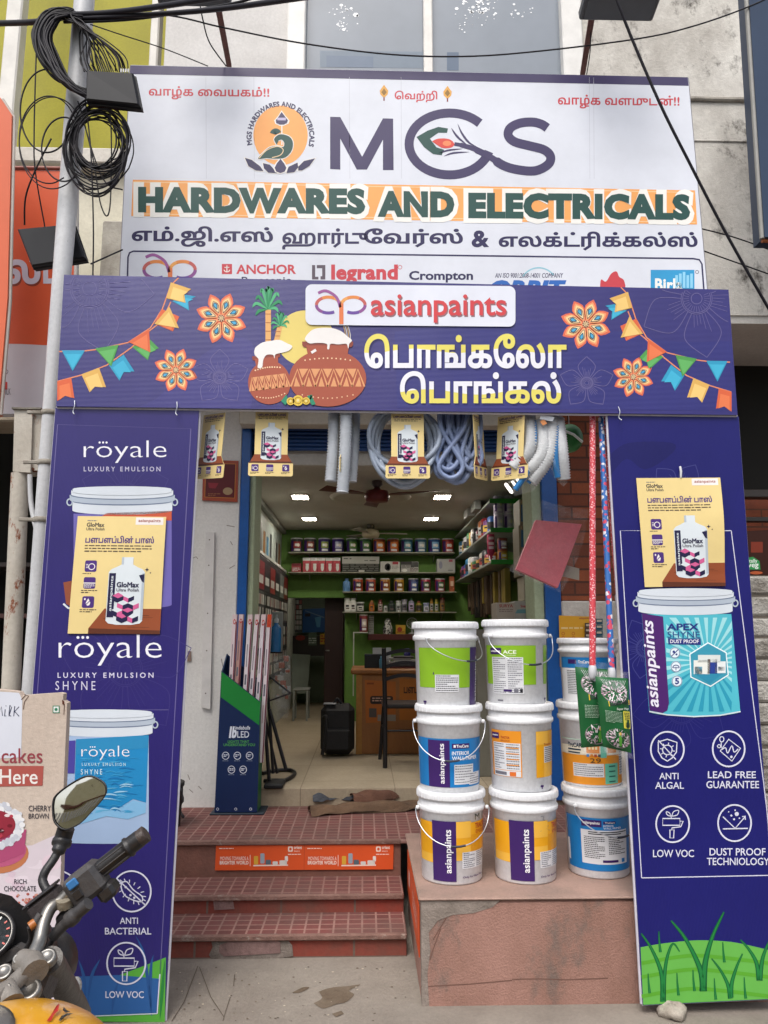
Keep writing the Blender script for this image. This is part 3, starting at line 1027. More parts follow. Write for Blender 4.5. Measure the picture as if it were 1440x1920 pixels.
# orange strip and outlined lettering
sa.quad((249, 337), (1303, 357), (1307, 421), (246, 405), org, 1)
sa.line([(250, 341), (1300, 361), (1304, 417), (250, 401)], 1.5, ink('f6cfa0'), 2, closed=True)
white_l = ink('eceae4', .35)
for txt, x0, x1, y0 in (('HARDWARES', 259, 685, 0), ('AND', 708, 852, 8), ('ELECTRICALS', 878, 1294, 11)):
    sa.text(txt, x0 - 9, 341 + y0, x1 + 8, 408 + y0, white_l, 3, .175, slope=.008)
    sa.text(txt, x0, 350 + y0, x1, 399 + y0, gr_d, 4, .11, slope=.008)
sa.text('எம்.ஜி.எஸ்', 247, 423, 512, 462, plum_d, 1, .05, slope=.008)
sa.text('ஹார்டு', 529, 428, 690, 468, plum_d, 1, .05)
sa.text('ேவர்ஸ்', 682, 428, 868, 464, plum_d, 1, .05)
sa.text('&', 884, 432, 917, 464, plum_d, 1, .06)
sa.text('எலக்ட்ரிக்கல்ஸ்', 935, 434, 1308, 470, plum_d, 1, .05)
# frame round the makers' names
fr = [(238, 560), (240, 482), (243, 474), (250, 471), (1300, 485), (1311, 487), (1316, 495), (1321, 560)]
sa.line(fr, 3, plum_d, 1)
def bow(art, cx, cy, s_, L):
    cols = ['6a4a9a', '8a4f8e', 'c0605a', 'e08a4a', 'e9a35a']
    def arc(ccx, ccy, rx, ry, a0, a1, rev=False):
        n = len(cols)
        for i in range(n):
            k = n - 1 - i if rev else i
            art.ring(ccx, ccy, rx, ry, 5.6 * s_, ink(cols[k]), L, a0 + (a1 - a0) * i / n, a0 + (a1 - a0) * (i + 1) / n, 6)
    arc(cx - 22 * s_, cy, 21 * s_, 14 * s_, 60, 360)
    arc(cx + 22 * s_, cy, 21 * s_, 14 * s_, 180, 480, True)
    art.line(spline([(cx - 40 * s_, cy - 21 * s_), (cx - 26 * s_, cy - 25 * s_), (cx - 8 * s_, cy - 14 * s_), (cx - 1 * s_, cy + 4 * s_)], 5), 5 * s_, ink('9a5a96'), L + 1)
    art.line([(cx + 1 * s_, cy - 3 * s_), (cx + 1 * s_, cy + 34 * s_)], 7.5 * s_, ink('e07a4a'), L + 1)
bow(sa, 318, 506, 1.12, 1)
sa.text('ANCHOR', 443, 496, 555, 514, red_t, 1, .05)
sa.rect(416, 495, 435, 514, red_t, 1)
sa.line([(425.5, 498), (425.5, 510)], 1.6, white_l, 2); sa.ring(425.5, 505, 5.5, 5, 1.5, white_l, 2, 10, 170, 10); sa.line([(421, 501.5), (430, 501.5)], 1.4, white_l, 2)
sa.text('Panasonic', 453, 519, 545, 532, plum_d, 1, .03)
for p in ([(585, 497), (591, 497), (591, 519), (597, 519), (597, 524), (585, 524)], [(594, 497), (610, 497), (610, 524), (601, 524), (601, 518), (604, 518), (604, 503), (594, 503)]):
    sa.poly(p, ink('5a4f5a'), 1)
sa.text('legrand', 621, 496, 746, 533, red_t, 1, .075)
sa.ring(750, 501, 3.5, 3.5, 1, red_t, 1)
sa.text('Crompton', 767, 508, 887, 530, plum_d, 1, .05)
sa.text('AN ISO 9001:2008-14001 COMPANY', 928, 512, 1056, 521, plum_d, 1, .02, .2)
sa.ring(1010, 540, 36, 38, 2.5, ink('8cc0cf'), 1, 215, 320, 16)
sa.text('ORBIT', 918, 525, 1062, 556, ink('2a62b0'), 1, .1, .25)
sa.poly([tuple(p) for p in spline([(1125, 540), (1127, 524), (1136, 528), (1146, 513), (1156, 509), (1161, 519), (1170, 526), (1171, 545), (1150, 560), (1125, 540)], 4)[:-1]], red_t, 1)
sa.rect(1220, 506, 1302, 560, ink('2f95c8'), 1)
sa.text('Birla', 1228, 522, 1280, 546, white_l, 2, .06)
for k in range(5):
    sa.rect(1266 + k * 7, 516 - 3 * (k % 3), 1271 + k * 7, 540, ink('8cc9e4'), 2)
sa.ring(1307, 510, 3, 3, .9, plum_d, 1)
# faint run marks down the vinyl
for x in (386, 476, 655, 752, 1105, 1113):
    sa.line([(x, 145), (x + 1, 335)], .9, ink('c3c5ce'), 1)
sa.build('print', sign)
m_ = MB()
e = [q_ + Vector((0, .012, 0)) for q_ in (q[3], q[2], q[1], q[0])]
for a, b in ((0, 1), (1, 2), (3, 0)):
    m_.tube([e[a], e[b]], .009, flat('8a8792', .5), 6)
m_.build('edge_frame', sign)

# red-brown steel arms that carry floodlights above the sign
def floodlight(arm0, arm1, label, head):
    t = thing('floodlight', label, 'floodlight', arm0)
    m1 = MB(); d = (arm1 - arm0)
    m1.tube([arm0, arm1], .021, stained('red_oxide_steel', '5a2a24', '3c1d19', 9), 4); m1.build('bracket_arm', t)
    c, wx, tilt = head
    rot = Euler((tilt, 0, 0)).to_matrix()
    m2 = MB(); m2.box(c + Vector((-wx, -.09, -.03)), c + Vector((wx, .09, .03)), stained('dark_alloy', '4a4a4c', '35353a', 9, rough=.5), .008, rot, c)
    for k in range(14):
        x = -wx * .8 + k * wx * 1.6 / 13
        m2.box(c + Vector((x - .003, -.07, .03)), c + Vector((x + .003, .07, .075)), flat('3d3d40', .5), 0, rot, c)
    h = m2.build('lamp_housing', t)
    m3 = MB(); m3.box(c + Vector((-wx * .9, -.08, -.034)), c + Vector((wx * .9, .08, -.0305)), flat('3c3d40', .2), 0, rot, c); m3.build('lens', h)
floodlight(atY(1092, 140, 4.3), atY(1110, 30, 3.55), 'dark finned floodlight on a red brown arm, right one above the white sign', (atY(1163, 2, 3.45), .20, R(-12)))
floodlight(atY(430, 125, 4.3), atY(408, 8, 3.5), 'floodlight on a red brown arm, left one, cut by the top edge', (atY(360, -26, 3.4), .19, R(-12)))

# ================================================================== THE ARCH OF THREE BANNERS
NB = Vector((0, -1, 0))
GY = 3.15
navy_top = ink('2e2a70', .33, .5, 'Z')
navy_left = ink('2a2268', .36, .4, 'X')
navy_right = ink('1c1c66', .4, .25, 'X')
line_l = ink('655f90', .35)
edge_w = flat('c9c7d2', .4)

def banner(name, label, corners, plane, mat, thick=.03):
    t = thing(name, label, 'banner', at_plane(*corners[3], *plane))
    c = [at_plane(x, y, *plane) for x, y in corners]
    n = plane[1].normalized()
    m1 = MB(); m1.prism(c, -n * thick, mat); m1.build('panel', t)
    m2 = MB()
    e = [p - n * (thick * .5) for p in c]
    for i in range(4):
        m2.tube([e[i], e[(i + 1) % 4]], .0075, edge_w, 6)
    m2.build('edge_trim', t)
    return t

top_plane = (Vector((0, GY, 2.7)), NB)
top_b = banner('overhead_banner', 'wide blue festival banner across the top of the arch with two clay pots', [(120, 515), (1366, 543), (1383, 778), (105, 762)], top_plane, navy_top, .035)
ta = board_art(*top_plane)
# broad lighter waves in the print
ta.poly([tuple(p) for p in spline([(262, 762), (300, 742), (350, 690), (420, 640), (470, 640), (480, 700), (470, 766)], 5)] + [(262, 763.5)], ink('332f78', .33, .5, 'Z'), 1)
ta.poly([(740, 622)] + [tuple(p) for p in spline([(740, 622), (840, 610), (960, 600), (1060, 604), (1160, 622), (1260, 640), (1371, 640)], 5)] + [(1382, 770), (745, 765)], ink('2a2a74', .33, .5, 'Z'), 1)

def line_flower(art, cx, cy, r, mat, a0=0, squash=1.0, core=.33, L=2, keep=None):
    keep = keep or (lambda x, y: True)
    def ln(pts, w_=1.3):
        run = []
        for p in list(pts) + [None]:
            if p is not None and keep(p[0], p[1]):
                run.append(p)
            else:
                if len(run) > 1:
                    art.line(run, w_, mat, L)
                run = []
    rg = random.Random(int(cx))
    for k in range(5):
        a = R(a0 + 72 * k)
        def pt(rr, da):
            return (cx + r * rr * math.cos(a + da), cy + r * rr * squash * math.sin(a + da))
        tip = pt(1.0, 0)
        ln([tuple(p) for p in spline([pt(core, -.5), pt(.7, -.46), tip], 8)])
        ln([tuple(p) for p in spline([pt(core, .5), pt(.7, .46), tip], 8)])
        for j in range(5):
            da = -.34 + .17 * j
            ln([pt(core * 1.05, da), pt(core + rg.uniform(.15, .4), da * .75)], .9)
    for rr in (core, core * .9, core * .35):
        ln([(cx + r * rr * math.cos(R(t)), cy + r * rr * squash * math.sin(R(t))) for t in range(0, 366, 12)])
    for k in range(28):
        t = R(k * 360 / 28)
        ln([(cx + r * core * .5 * math.cos(t), cy + r * core * .5 * squash * math.sin(t)), (cx + r * core * .85 * math.cos(t), cy + r * core * .85 * squash * math.sin(t))], .9)

in_top = lambda x, y: x > 119 - (y - 520) * .06 and x < 1366 + (y - 543) * .07 and y > 518 + (x - 120) * .0225 and y < 758 + (x - 105) * .013
line_flower(ta, 168, 541, 122, line_l, 5, 1.0, .30, 2, in_top)
line_flower(ta, 412, 708, 56, line_l, -90, .95, .22, 2, in_top)
line_flower(ta, 1306, 560, 112, line_l, 80, 1.0, .26, 2, in_top)
line_flower(ta, 1100, 718, 52, line_l, -90, .95, .22, 2, in_top)

def petal_flower(art, cx, cy, r, a0, L=2):
    cols = ['e0744f', 'f0a06a', 'f3c27d', 'f2e0b0', 'd98a52']
    for k in range(8):
        a = R(a0 + 45 * k)
        ca, sa_ = math.cos(a), math.sin(a)
        def pet(k0, k1, wd):
            pts = []
            for t, w_ in ((0, .12), (.25, .62), (.5, .98), (.68, 1), (.85, .62), (1, .06)):
                pts.append((k0 + (k1 - k0) * t, w_ * wd))
            full = pts + [(x, -y) for x, y in reversed(pts)]
            return [(cx + r * (x * ca - y * sa_), cy + r * (x * sa_ + y * ca)) for x, y in full]
        art.poly(pet(.08, 1.0, .235), ink('dc6b4e'), L)
        art.poly(pet(.14, .90, .195), ink('f0996a'), L + 1)
        art.poly(pet(.2, .82, .155), ink('f2cf90'), L + 2)
        art.poly(pet(.22, .72, .125), ink('6e3f42'), L + 3)
        art.poly(pet(.26, .69, .095), ink('f0d9a6'), L + 4)
        art.poly(pet(.36, .66, .085), ink('24526b'), L + 5)
        art.poly(pet(.42, .62, .05), ink('4fa7cf'), L + 6)
    art.ell(cx, cy, r * .13, r * .13, ink('7a4140'), L + 5, 12)
    for k in range(8):
        a = R(a0 + 22 + 45 * k)
        art.line([(cx, cy), (cx + r * .14 * math.cos(a), cy + r * .14 * math.sin(a))], 1.2, ink('f0d9a6'), L + 6)
petal_flower(ta, 415, 597, 49, 20)
petal_flower(ta, 330, 694, 42, 20)
petal_flower(ta, 1098, 608, 48, 18)
petal_flower(ta, 1187, 707, 39, 18)

F_ = lambda x, y: (100 + x / 3.789, 500 + y / 3.789)
M_ = lambda p: (1185 - 0.912 * (p[0] - 312), p[1] + 18 + .01 * (312 - p[0]))
cl = {'b': '2f9ac0', 'B': '3fb0d2', 'g': '4f9a4c', 'G': '62b061', 'o': 'd8643e', 'O': 'e57a4c', 'y': 'dcae5c', 'Y': 'efc878'}
flags = [('b', [(60, 595), (225, 595), (138, 742)], 2), ('b', [(395, 700), (500, 625), (577, 745), (505, 742), (470, 810)], 2), ('g', [(298, 582), (465, 555), (412, 710)], 4),
         ('g', [(560, 570), (690, 520), (750, 580), (690, 605), (672, 665)], 2), ('o', [(532, 535), (680, 445), (690, 610)], 4), ('o', [(720, 405), (770, 300), (895, 355), (850, 460)], 2),
         ('y', [(718, 408), (825, 285), (893, 438)], 4), ('b', [(845, 245), (940, 200), (1012, 212), (958, 240), (965, 312)], 2), ('y', [(835, 112), (980, 160), (930, 195), (940, 258), (803, 225)], 4),
         ('y', [(200, 765), (325, 718), (375, 857), (298, 850), (258, 893)], 2), ('o', [(28, 815), (128, 790), (150, 935), (85, 915), (28, 955)], 2)]
for mir in (False, True):
    g = (lambda p: M_(F_(*p))) if mir else (lambda p: F_(*p))
    string = ink('e08a62')
    for sp in ([(890, 80), (835, 130), (775, 300), (690, 435), (530, 540), (298, 590), (225, 598), (40, 603)], [(835, 250), (770, 390), (690, 450), (555, 575), (380, 700), (200, 770), (30, 815)]):
        ta.line([g(p) for p in sp], 2.2, string, 1.5)
    for c, pts, L in flags:
        ta.poly([g(p) for p in pts], ink(cl[c]), L)
        cx, cy = sum(p[0] for p in pts) / len(pts), sum(p[1] for p in pts) / len(pts)
        inner = [(cx + (p[0] - cx) * .72, cy + 12 + (p[1] - cy) * .72) for p in pts]
        ta.poly([g(p) for p in inner], ink(cl[c.upper()]), L + 1)

# sun, sugar cane, pots
Q = lambda x, y: (440 + x / 5.143, 560 + y / 5.143)
ta.ell(572, 634, 54, 52, ink('e0cb74'), 1.5, 40)
for k in range(4):
    ta.ring(590, 640, 78 - 5 * k, 62 - 4 * k, 1.5, ink('e6dc8e') if k % 2 else ink('4a4478'), 1.2, 200, 262, 14)
    ta.ring(590, 634, 58 + 3 * k, 62, 1.2, ink('d8d4c8') if k % 2 else ink('c8a13d'), 1.2, 322, 372, 10)
cane = ink('e0aa6a')
def stalk(x0, x1, y0, y1, dx=0):
    ta.poly([Q(x0 + dx, y0), Q(x1 + dx, y0), Q(x1, y1), Q(x0, y1)], cane, 3)
    for k in range(4):
        y = y0 + (y1 - y0) * (k + .6) / 4
        ta.line([Q(x0 + dx * .4, y), Q(x1 + dx * .4, y)], 1.2, ink('b06a3a'), 4)
stalk(297, 350, 100, 430)
stalk(375, 425, 250, 420, 40)
lf1, lf2 = ink('2f8c5c'), ink('54b07c')
for bx, by, s_ in ((320, 105, 1.0), (440, 265, .62)):
    for k, (dx, dy) in enumerate(((-190, -20), (-150, -90), (-90, -160), (-20, -165), (10, -190), (70, -165), (140, -120), (180, -40), (130, 30), (-150, 60))):
        mid = (bx + dx * .55 * s_, by + (dy * .9 - 40) * s_)
        ta.line([tuple(p) for p in spline([Q(bx, by), Q(*mid), Q(bx + dx * s_ * .78, by + dy * s_)], 6)], 6 * s_, lf1 if k % 2 else lf2, 4 + (k % 2) * .5, taper=True)
clay, clay_d, clay_l, zig = ink('a5543f'), ink('8a4438'), ink('c07a60'), ink('dc9c6c')
def pot(cx, cy, rx, ry, L, tilt=0):
    ca, sa_ = math.cos(tilt), math.sin(tilt)
    T = lambda x, y: Q(cx + x * ca - y * sa_, cy + x * sa_ + y * ca)
    ta.poly([T(-rx * .62, -ry * 1.14), T(rx * .62, -ry * 1.14), T(rx * .66, -ry * 1.22), T(rx * .66, -ry * 1.34), T(-rx * .66, -ry * 1.34), T(-rx * .66, -ry * 1.22)], clay_d, L)
    ta.poly([T(rx * math.cos(R(t)) , (ry if math.sin(R(t)) > 0 else ry * 1.06) * math.sin(R(t))) for t in range(0, 360, 9)], clay, L + .5)
    ta.poly([T(-rx * .56, -ry * 1.2), T(rx * .56, -ry * 1.2), T(rx * .52, -ry * .9), T(-rx * .52, -ry * .9)], clay, L + 1)
    n = 6
    band = lambda u, v: T(u * rx * math.sqrt(max(0.02, 1 - (v * .9) ** 2)) * .985, v * ry)
    for i in range(n):
        u0, u1 = -1 + 2 * i / n, -1 + 2 * (i + 1) / n
        um = (u0 + u1) / 2
        ta.line([band(u0, .28), band(um, -.34), band(u1, .28)], 3.4, zig, L + 1.5)
        ta.poly([band(u0 + .08, .28), band(um, -.08), band(u1 - .08, .28)], zig, L + 1.5)
        if i:
            ta.poly([band(u0 - .13, -.36), band(u0 + .13, -.36), band(u0, -.02)], zig, L + 2)
    for i in range(11):
        u = -.78 + 1.56 * i / 10
        ta.ell(*band(u * .95, -.74 + .12 * u * u), 1.5, 1.5, ink('f0d0a8'), L + 1.5, 8)
        ta.ell(*band(u, .70 - .2 * u * u), 1.3, 1.3, ink('f0c8a0'), L + 1.5, 8)
pot(335, 815, 205, 205, 5, -.12)
pot(897, 775, 372, 268, 8)
rice = ink('e9e5e2')
ta.poly([tuple(p) for p in spline([Q(190, 510), Q(205, 470), Q(270, 425), Q(350, 410), Q(430, 400), Q(500, 430), Q(555, 462), Q(520, 505), Q(450, 525), Q(395, 540), Q(385, 580), Q(370, 545), Q(310, 545), Q(278, 590), Q(265, 665), Q(222, 665), Q(232, 590), Q(195, 545), Q(190, 510)], 4)[:-1]], rice, 8.5)
ta.poly([tuple(p) for p in spline([Q(675, 395), Q(700, 350), Q(760, 300), Q(850, 285), Q(950, 290), Q(1030, 320), Q(1085, 365), Q(1130, 405), Q(1105, 440), Q(1095, 485), Q(1078, 440), Q(1000, 445), Q(925, 440), Q(912, 490), Q(892, 485), Q(888, 440), Q(800, 430), Q(720, 435), Q(675, 395)], 4)[:-1]], rice, 12)
ta.line([Q(740, 525), Q(785, 497)], 5, rice, 11)
for x, y, r_ in ((540, 992, 38), (690, 990, 36), (612, 985, 52)):
    ta.ell(*Q(x, y), r_ / 5.143, r_ / 5.143, ink('e3c24e'), 13, 16)
    ta.ring(*Q(x, y), r_ * .6 / 5.143, r_ * .6 / 5.143, 1.2, ink('a8862a'), 14, 0, 360, 14)
    ta.ell(*Q(x, y), r_ * .25 / 5.143, r_ * .25 / 5.143, ink('f0e0a0'), 14, 10)
for p in ([(500, 925), (520, 990), (490, 1030), (448, 990)], [(735, 925), (720, 985), (745, 1030), (782, 1020)], [(700, 940), (750, 930), (740, 975), (715, 975)]):
    ta.poly([Q(*a) for a in p], ink('2f8c6c'), 12.5)
# maker's plate
ta.rrect(573, 534, 966, 610, 12, ink('dcdfea', .3), 14, .009)
bow(ta, 639, 573, 1.06, 15)
ta.text('asianpaints', 697, 556, 951, 609, ink('8c6a70'), 15, .022)
ta.text('asianpaints', 695, 553, 949, 606, ink('cc4146'), 16, .022)
yl, wh = ink('e2d668'), ink('e6e6ee')
shd = ink('27255c')
ta.text('ெபாங்கேலா', 686, 628, 1064, 694, shd, 3, .055)
ta.text('ெபாங்கல்', 752, 699, 1055, 760, shd, 3, .055)
clip_y(ta, 'ெபாங்கேலா', (683, 626, 1062, 691), yl, wh, lambda x: 658 + 4 * math.sin(x / 26), 4, .05)
clip_y(ta, 'ெபாங்கல்', (750, 696, 1052, 757), wh, yl, lambda x: 735 - 5 * math.sin(x / 30), 4, .05)
ta.build('print', top_b)

def art_flute(name, parent):
    pass

# left banner leans back a little at the top
pl_n = Vector((0, -1, 0.022)).normalized()
left_plane = (Vector((0, 3.165, 2.42)), pl_n)
left_b = banner('left_banner', 'tall purple blue paint banner on the left leg of the arch', [(104, 765), (373, 770), (308, 1917), (12, 1913)], left_plane, navy_left)
la = board_art(*left_plane)
wl2 = ink('cfcfe0', .35)
la.line([(40, 1700), (108, 796), (358, 804), (296, 1900)], 1.6, line_l, 1)
la.line([(295, 1900), (120, 1907)], 1.8, wl2, 5)
la.line([(300, 1826), (295, 1900)], 2.2, wl2, 5)
la.line([(316, 1331), (200, 1331)], 1, line_l, 1)
for cy, r_ in ((925, 85), (1255, 130)):
    line_flower(la, 235, cy, r_, ink('3b3474', .35), -90, 1, .25, 1)
def royale(x0, x1, y0, y1, L):
    h = y1 - y0
    la.text('royale', x0, y0, x1, y1, wh, L, -.02)
    ox = x0 + (x1 - x0) * .235
    for k in (-1, 0, 1):
        la.ell(ox + k * h * .155, y0 + h * .09, h * .048, h * .048, wh, L, 10)
royale(157, 312, 826, 868, 2)
la.text('L U X U R Y   E M U L S I O N', 157, 875, 301, 884, ink('b9b6d0'), 2, .03)
# printed tubs
def print_tub(art, x0, x1, ytop, ybot, L, body, xb0, xb1, bow_=8, xc0=None, xc1=None):
    xc0, xc1 = xc0 or xb0, xc1 or xb1
    w_, c_, d_ = ink('cdd4dc', .35), ink('a9b4c2', .35), ink('6f7c94', .35)
    cx = (x0 + x1) / 2
    rx = (x1 - x0) / 2
    def arc(k, yy, b_):
        return [(cx + k * rx * math.sin(R(t)), yy + b_ * math.cos(R(t))) for t in range(-90, 91, 10)]
    h = (x1 - x0) * .26
    bq = [(xb0, ytop + h)] + [(xb1, ytop + h)] + [((xc0 + xc1) / 2 + (xc1 - xc0) / 2 * math.sin(R(t)), ybot - bow_ + bow_ * math.cos(R(t))) for t in range(90, -91, -10)]
    art.poly(bq, body, L)
    # nested rings of the lid and rim
    for k, (f0, f1, sc, col) in enumerate(((.62, 1.0, .95, w_), (.60, .66, .965, d_), (.42, .62, 1.0, c_), (.40, .45, .985, d_), (.25, .42, .97, w_), (.22, .27, .96, d_))):
        top = [(cx - sc * rx, ytop + h * f0 - h * .1), (cx + sc * rx, ytop + h * f0 - h * .1)]
        art.poly(top + arc(sc, ytop + h * f1 - h * .12, h * .16)[::-1], col, L + 1 + k)
    art.poly([(cx - .94 * rx, ytop + h * .10)] + [(cx - .94 * rx * math.cos(R(t)), ytop + h * .10 - h * .10 * math.sin(R(t))) for t in range(0, 181, 15)] + arc(.94, ytop + h * .2, h * .13)[::-1], w_, L + 8)
    for sgn in (-1, 1):
        art.ring(cx + sgn * rx, ytop + h * .58, 5, 6, 2.6, c_, L + 4, 0, 360, 14)
lav = ink('6a62a8', .35)
print_tub(la, 131, 328, 912, 1142, 2, lav, 138, 322)
la.poly([(200, 962), (322, 958), (322, 976), (180, 976)], ink('c0553a'), 3)
la.poly([(119, 1092), (140, 1088), (140, 1142), (124, 1132)], ink('8a4a34'), 4)
la.line([(119, 1132), (128, 1140), (140, 1142)], 3.5, ink('cdd4dc'), 5)
royale(110, 303, 1190, 1248, 2)
la.text('L U X U R Y   E M U L S I O N', 108, 1261, 288, 1271, ink('c9c6dc'), 2, .03)
la.text('S H Y N E', 104, 1277, 179, 1294, ink('c9c6dc'), 2, .0)
sea = ink('2585bd', .35)
print_tub(la, 100, 291, 1330, 1582, 2, ink('9fb6d6', .35), 112, 279, 4)
la.poly([(143, 1386), (279, 1378), (274, 1505), (250, 1498), (215, 1520), (180, 1512), (138, 1528)], sea, 4)
la.poly([(143, 1386), (279, 1378), (278, 1402), (142, 1415)], ink('2f86b6', .35), 5)
rs = random.Random(8)
for k in range(70):
    x, y = rs.uniform(142, 240), rs.uniform(1415, 1525)
    wd = rs.uniform(12, 34)
    wd = min(wd, 274 - x)
    la.line([tuple(p) for p in spline([(x, y), (x + wd * .4, y - rs.uniform(0, 4)), (x + wd, y + rs.uniform(-3, 2))], 4)], rs.uniform(.8, 3.0), rs.choice([ink('2f8fc6'), ink('2079b4'), ink('3f9ccc'), ink('1f72ae')] + ([ink('9cc8e0'), ink('62add4')] if y > 1470 else [])), 6 + rs.random(), taper=True)
la.poly([(115, 1528), (138, 1528), (180, 1512), (215, 1520), (250, 1500), (274, 1506), (273, 1524), (240, 1536), (200, 1530), (150, 1545), (115, 1540)], ink('82b6dc', .35), 5)
la.poly([(112, 1390), (142, 1388), (140, 1450), (112, 1450)], ink('4a4498', .35), 5)
def royale2(x0, x1, y0, y1, L):
    royale(x0, x1, y0, y1, L)
royale2(153, 243, 1398, 1425, 7)
la.text('L U X U R Y   E M U L S I O N', 154, 1430, 236, 1436, ink('bfe0ea'), 7, .02)
la.text('S H Y N E', 152, 1442, 192, 1452, ink('d8ecf2'), 7, .0)
# symbols
wi = ink('d2d3e4', .35)
la.ring(247, 1671, 36, 38, 3, wi, 4)
la.line([(220, 1648), (273, 1697)], 2.4, wi, 4)
la.line([tuple(p) for p in spline([(228, 1655), (238, 1653), (250, 1668), (266, 1680), (266, 1690), (252, 1688), (236, 1680), (228, 1666), (228, 1655)], 4)], 2.2, wi, 4)
for k in range(16):
    a = R(k * 22.5)
    x, y = 247 + 21 * math.cos(a) * .95 + 4 * math.sin(a), 1671 + 16 * math.sin(a) + 9 * math.cos(a)
    la.line([(x, y), (x + 7 * math.cos(a), y + 7 * math.sin(a) + 1)], 1.6, wi, 4)
for x, y in ((236, 1663), (245, 1678), (252, 1683)):
    la.ell(x, y, 2.3, 2.3, wi, 5, 10)
la.text('ANTI', 225, 1720, 259, 1732, wi, 5, .02)
la.text('BACTERIAL', 197, 1739, 284, 1752, wi, 5, .02)
la.ring(237, 1806, 36, 39, 3, wi, 5)
def roller(art, cx, cy, k, mat, L):
    art.line([(cx - 22 * k, cy - 10 * k), (cx + 16 * k, cy - 10 * k), (cx + 16 * k, cy + 5 * k), (cx - 22 * k, cy + 5 * k)], 2.6 * k, mat, L, closed=True)
    art.line([(cx + 16 * k, cy - 4 * k), (cx + 23 * k, cy - 4 * k), (cx + 18 * k, cy + 8 * k), (cx - 2 * k, cy + 11 * k), (cx - 2 * k, cy + 16 * k)], 2.4 * k, mat, L)
    art.line([(cx - 6 * k, cy + 15 * k), (cx + 3 * k, cy + 15 * k), (cx + 2 * k, cy + 33 * k), (cx - 6 * k, cy + 33 * k)], 2.4 * k, mat, L, closed=True)
    art.line([(cx - 3 * k, cy - 11 * k), (cx - 4 * k, cy - 17 * k)], 2 * k, mat, L)
    art.line([tuple(p) for p in spline([(cx - 4 * k, cy - 15 * k), (cx - 12 * k, cy - 18 * k), (cx - 14 * k, cy - 25 * k), (cx - 7 * k, cy - 22 * k), (cx - 4 * k, cy - 15 * k)], 4)], 2 * k, mat, L)
    art.line([tuple(p) for p in spline([(cx - 2 * k, cy - 15 * k), (cx + 2 * k, cy - 25 * k), (cx + 13 * k, cy - 28 * k), (cx + 10 * k, cy - 18 * k), (cx - 2 * k, cy - 15 * k)], 4)], 2 * k, mat, L)
roller(la, 236, 1806, 1.0, wi, 5)
la.text('LOW VOC', 198, 1858, 270, 1871, wi, 5, .02)
la.ring(110, 1671, 36, 38, 3, wi, 4); la.text('TILE', 118, 1728, 146, 1733, wi, 5, .04) if False else None
la.text('LEAD', 88, 1720, 144, 1732, wi, 5, .02) if False else None
la.text('FREE', 92, 1861, 145, 1874, wi, 5, .02)
# grass at the foot, under a translucent blue panel
g1, g2, g3 = ink('58a83e', .35), ink('2d7f3e', .35), ink('2f5f9c', .35)
la.poly([(311, 1795), (309, 1917), (12, 1913), (14, 1860), (120, 1835), (220, 1830)], g1, 1)
la.poly([(298, 1835), (295, 1899), (110, 1906), (22, 1908), (24, 1850), (120, 1832), (220, 1828)], g3, 2)
for p in ([(285, 1905), (280, 1860), (270, 1790), (255, 1755)], [(284, 1905), (282, 1870), (283, 1815), (288, 1790)], [(160, 1880), (158, 1835), (148, 1800)], [(165, 1878), (172, 1830), (188, 1798)], [(300, 1912), (304, 1860), (309, 1800)], [(210, 1900), (214, 1868), (222, 1840)]):
    la.line([tuple(a) for a in spline(p, 5)], 6, ink('2a5590', .35) if p[0][1] < 1906 else g2, 3, taper=True)
la.build('print', left_b)

# right banner
pr_n = Vector((0, -1, 0.022)).normalized()
right_plane = (Vector((0, 3.165, 2.42)), pr_n)
right_b = banner('right_banner', 'tall navy paint banner on the right leg of the arch with green grass', [(1140, 779), (1385, 781), (1462, 1873), (1206, 1885)], right_plane, navy_right)
ra = board_art(*right_plane)
ra.line([(1203, 1646), (1163, 995), (1371, 995)], 1.6, wl2, 1)
ra.line([(1371, 995), (1432, 1470), (1452, 1642)], 1.6, wl2, 1)
ra.line([(1203, 1646), (1452, 1641)], 1.8, wl2, 1)
lf = ink('3f4182', .35)
line_flower(ra, 1273, 920, 62, lf, -60, .9, .25, 1)
line_flower(ra, 1278, 1330, 92, ink('2b2b72', .35), 30, 1, .3, 1)
line_flower(ra, 1210, 1215, 58, lf, 100, 1, .3, 1, lambda x, y: x > 1172)
ra.poly([tuple(p) for p in spline([(1146, 890), (1175, 860), (1210, 880), (1260, 850), (1260, 830), (1180, 830), (1146, 850)], 4)], ink('18185a', .4, .25, 'X'), .6)
teal, teal_l, teal_d = ink('4fb3c4', .35), ink('9cd6dc', .35), ink('2c93ae', .35)
print_tub(ra, 1192, 1378, 1103, 1343, 2, teal, 1203, 1371, 9, 1217, 1388)
ra.line([(1217, 1334), (1250, 1340), (1300, 1343.5), (1350, 1341), (1388, 1334)], 2.5, ink('c9d4dc', .35), 7)
rc = (1328, 1240)
def in_body(t, x):
    return x
for k in range(30):
    a0, a1 = R(k * 12), R(k * 12 + 5.5)
    def edge(a):
        dx, dy = math.cos(a), math.sin(a)
        best = 1e9
        for (x_, nx_) in ((1249, -1), (1372, 1)):
            if dx * nx_ > 1e-6:
                best = min(best, (x_ + (dy * 0) - rc[0]) / dx)
        for (y_, ny_) in ((1158, -1), (1334, 1)):
            if dy * ny_ > 1e-6:
                best = min(best, (y_ - rc[1]) / dy)
        return (rc[0] + dx * best, rc[1] + dy * best)
    ra.poly([(rc[0] + 18 * math.cos((a0 + a1) / 2), rc[1] + 18 * math.sin((a0 + a1) / 2)), edge(a0), edge(a1)], teal_d if 3 < k < 13 else teal_l, 3)
purple = ink('4a2368', .35)
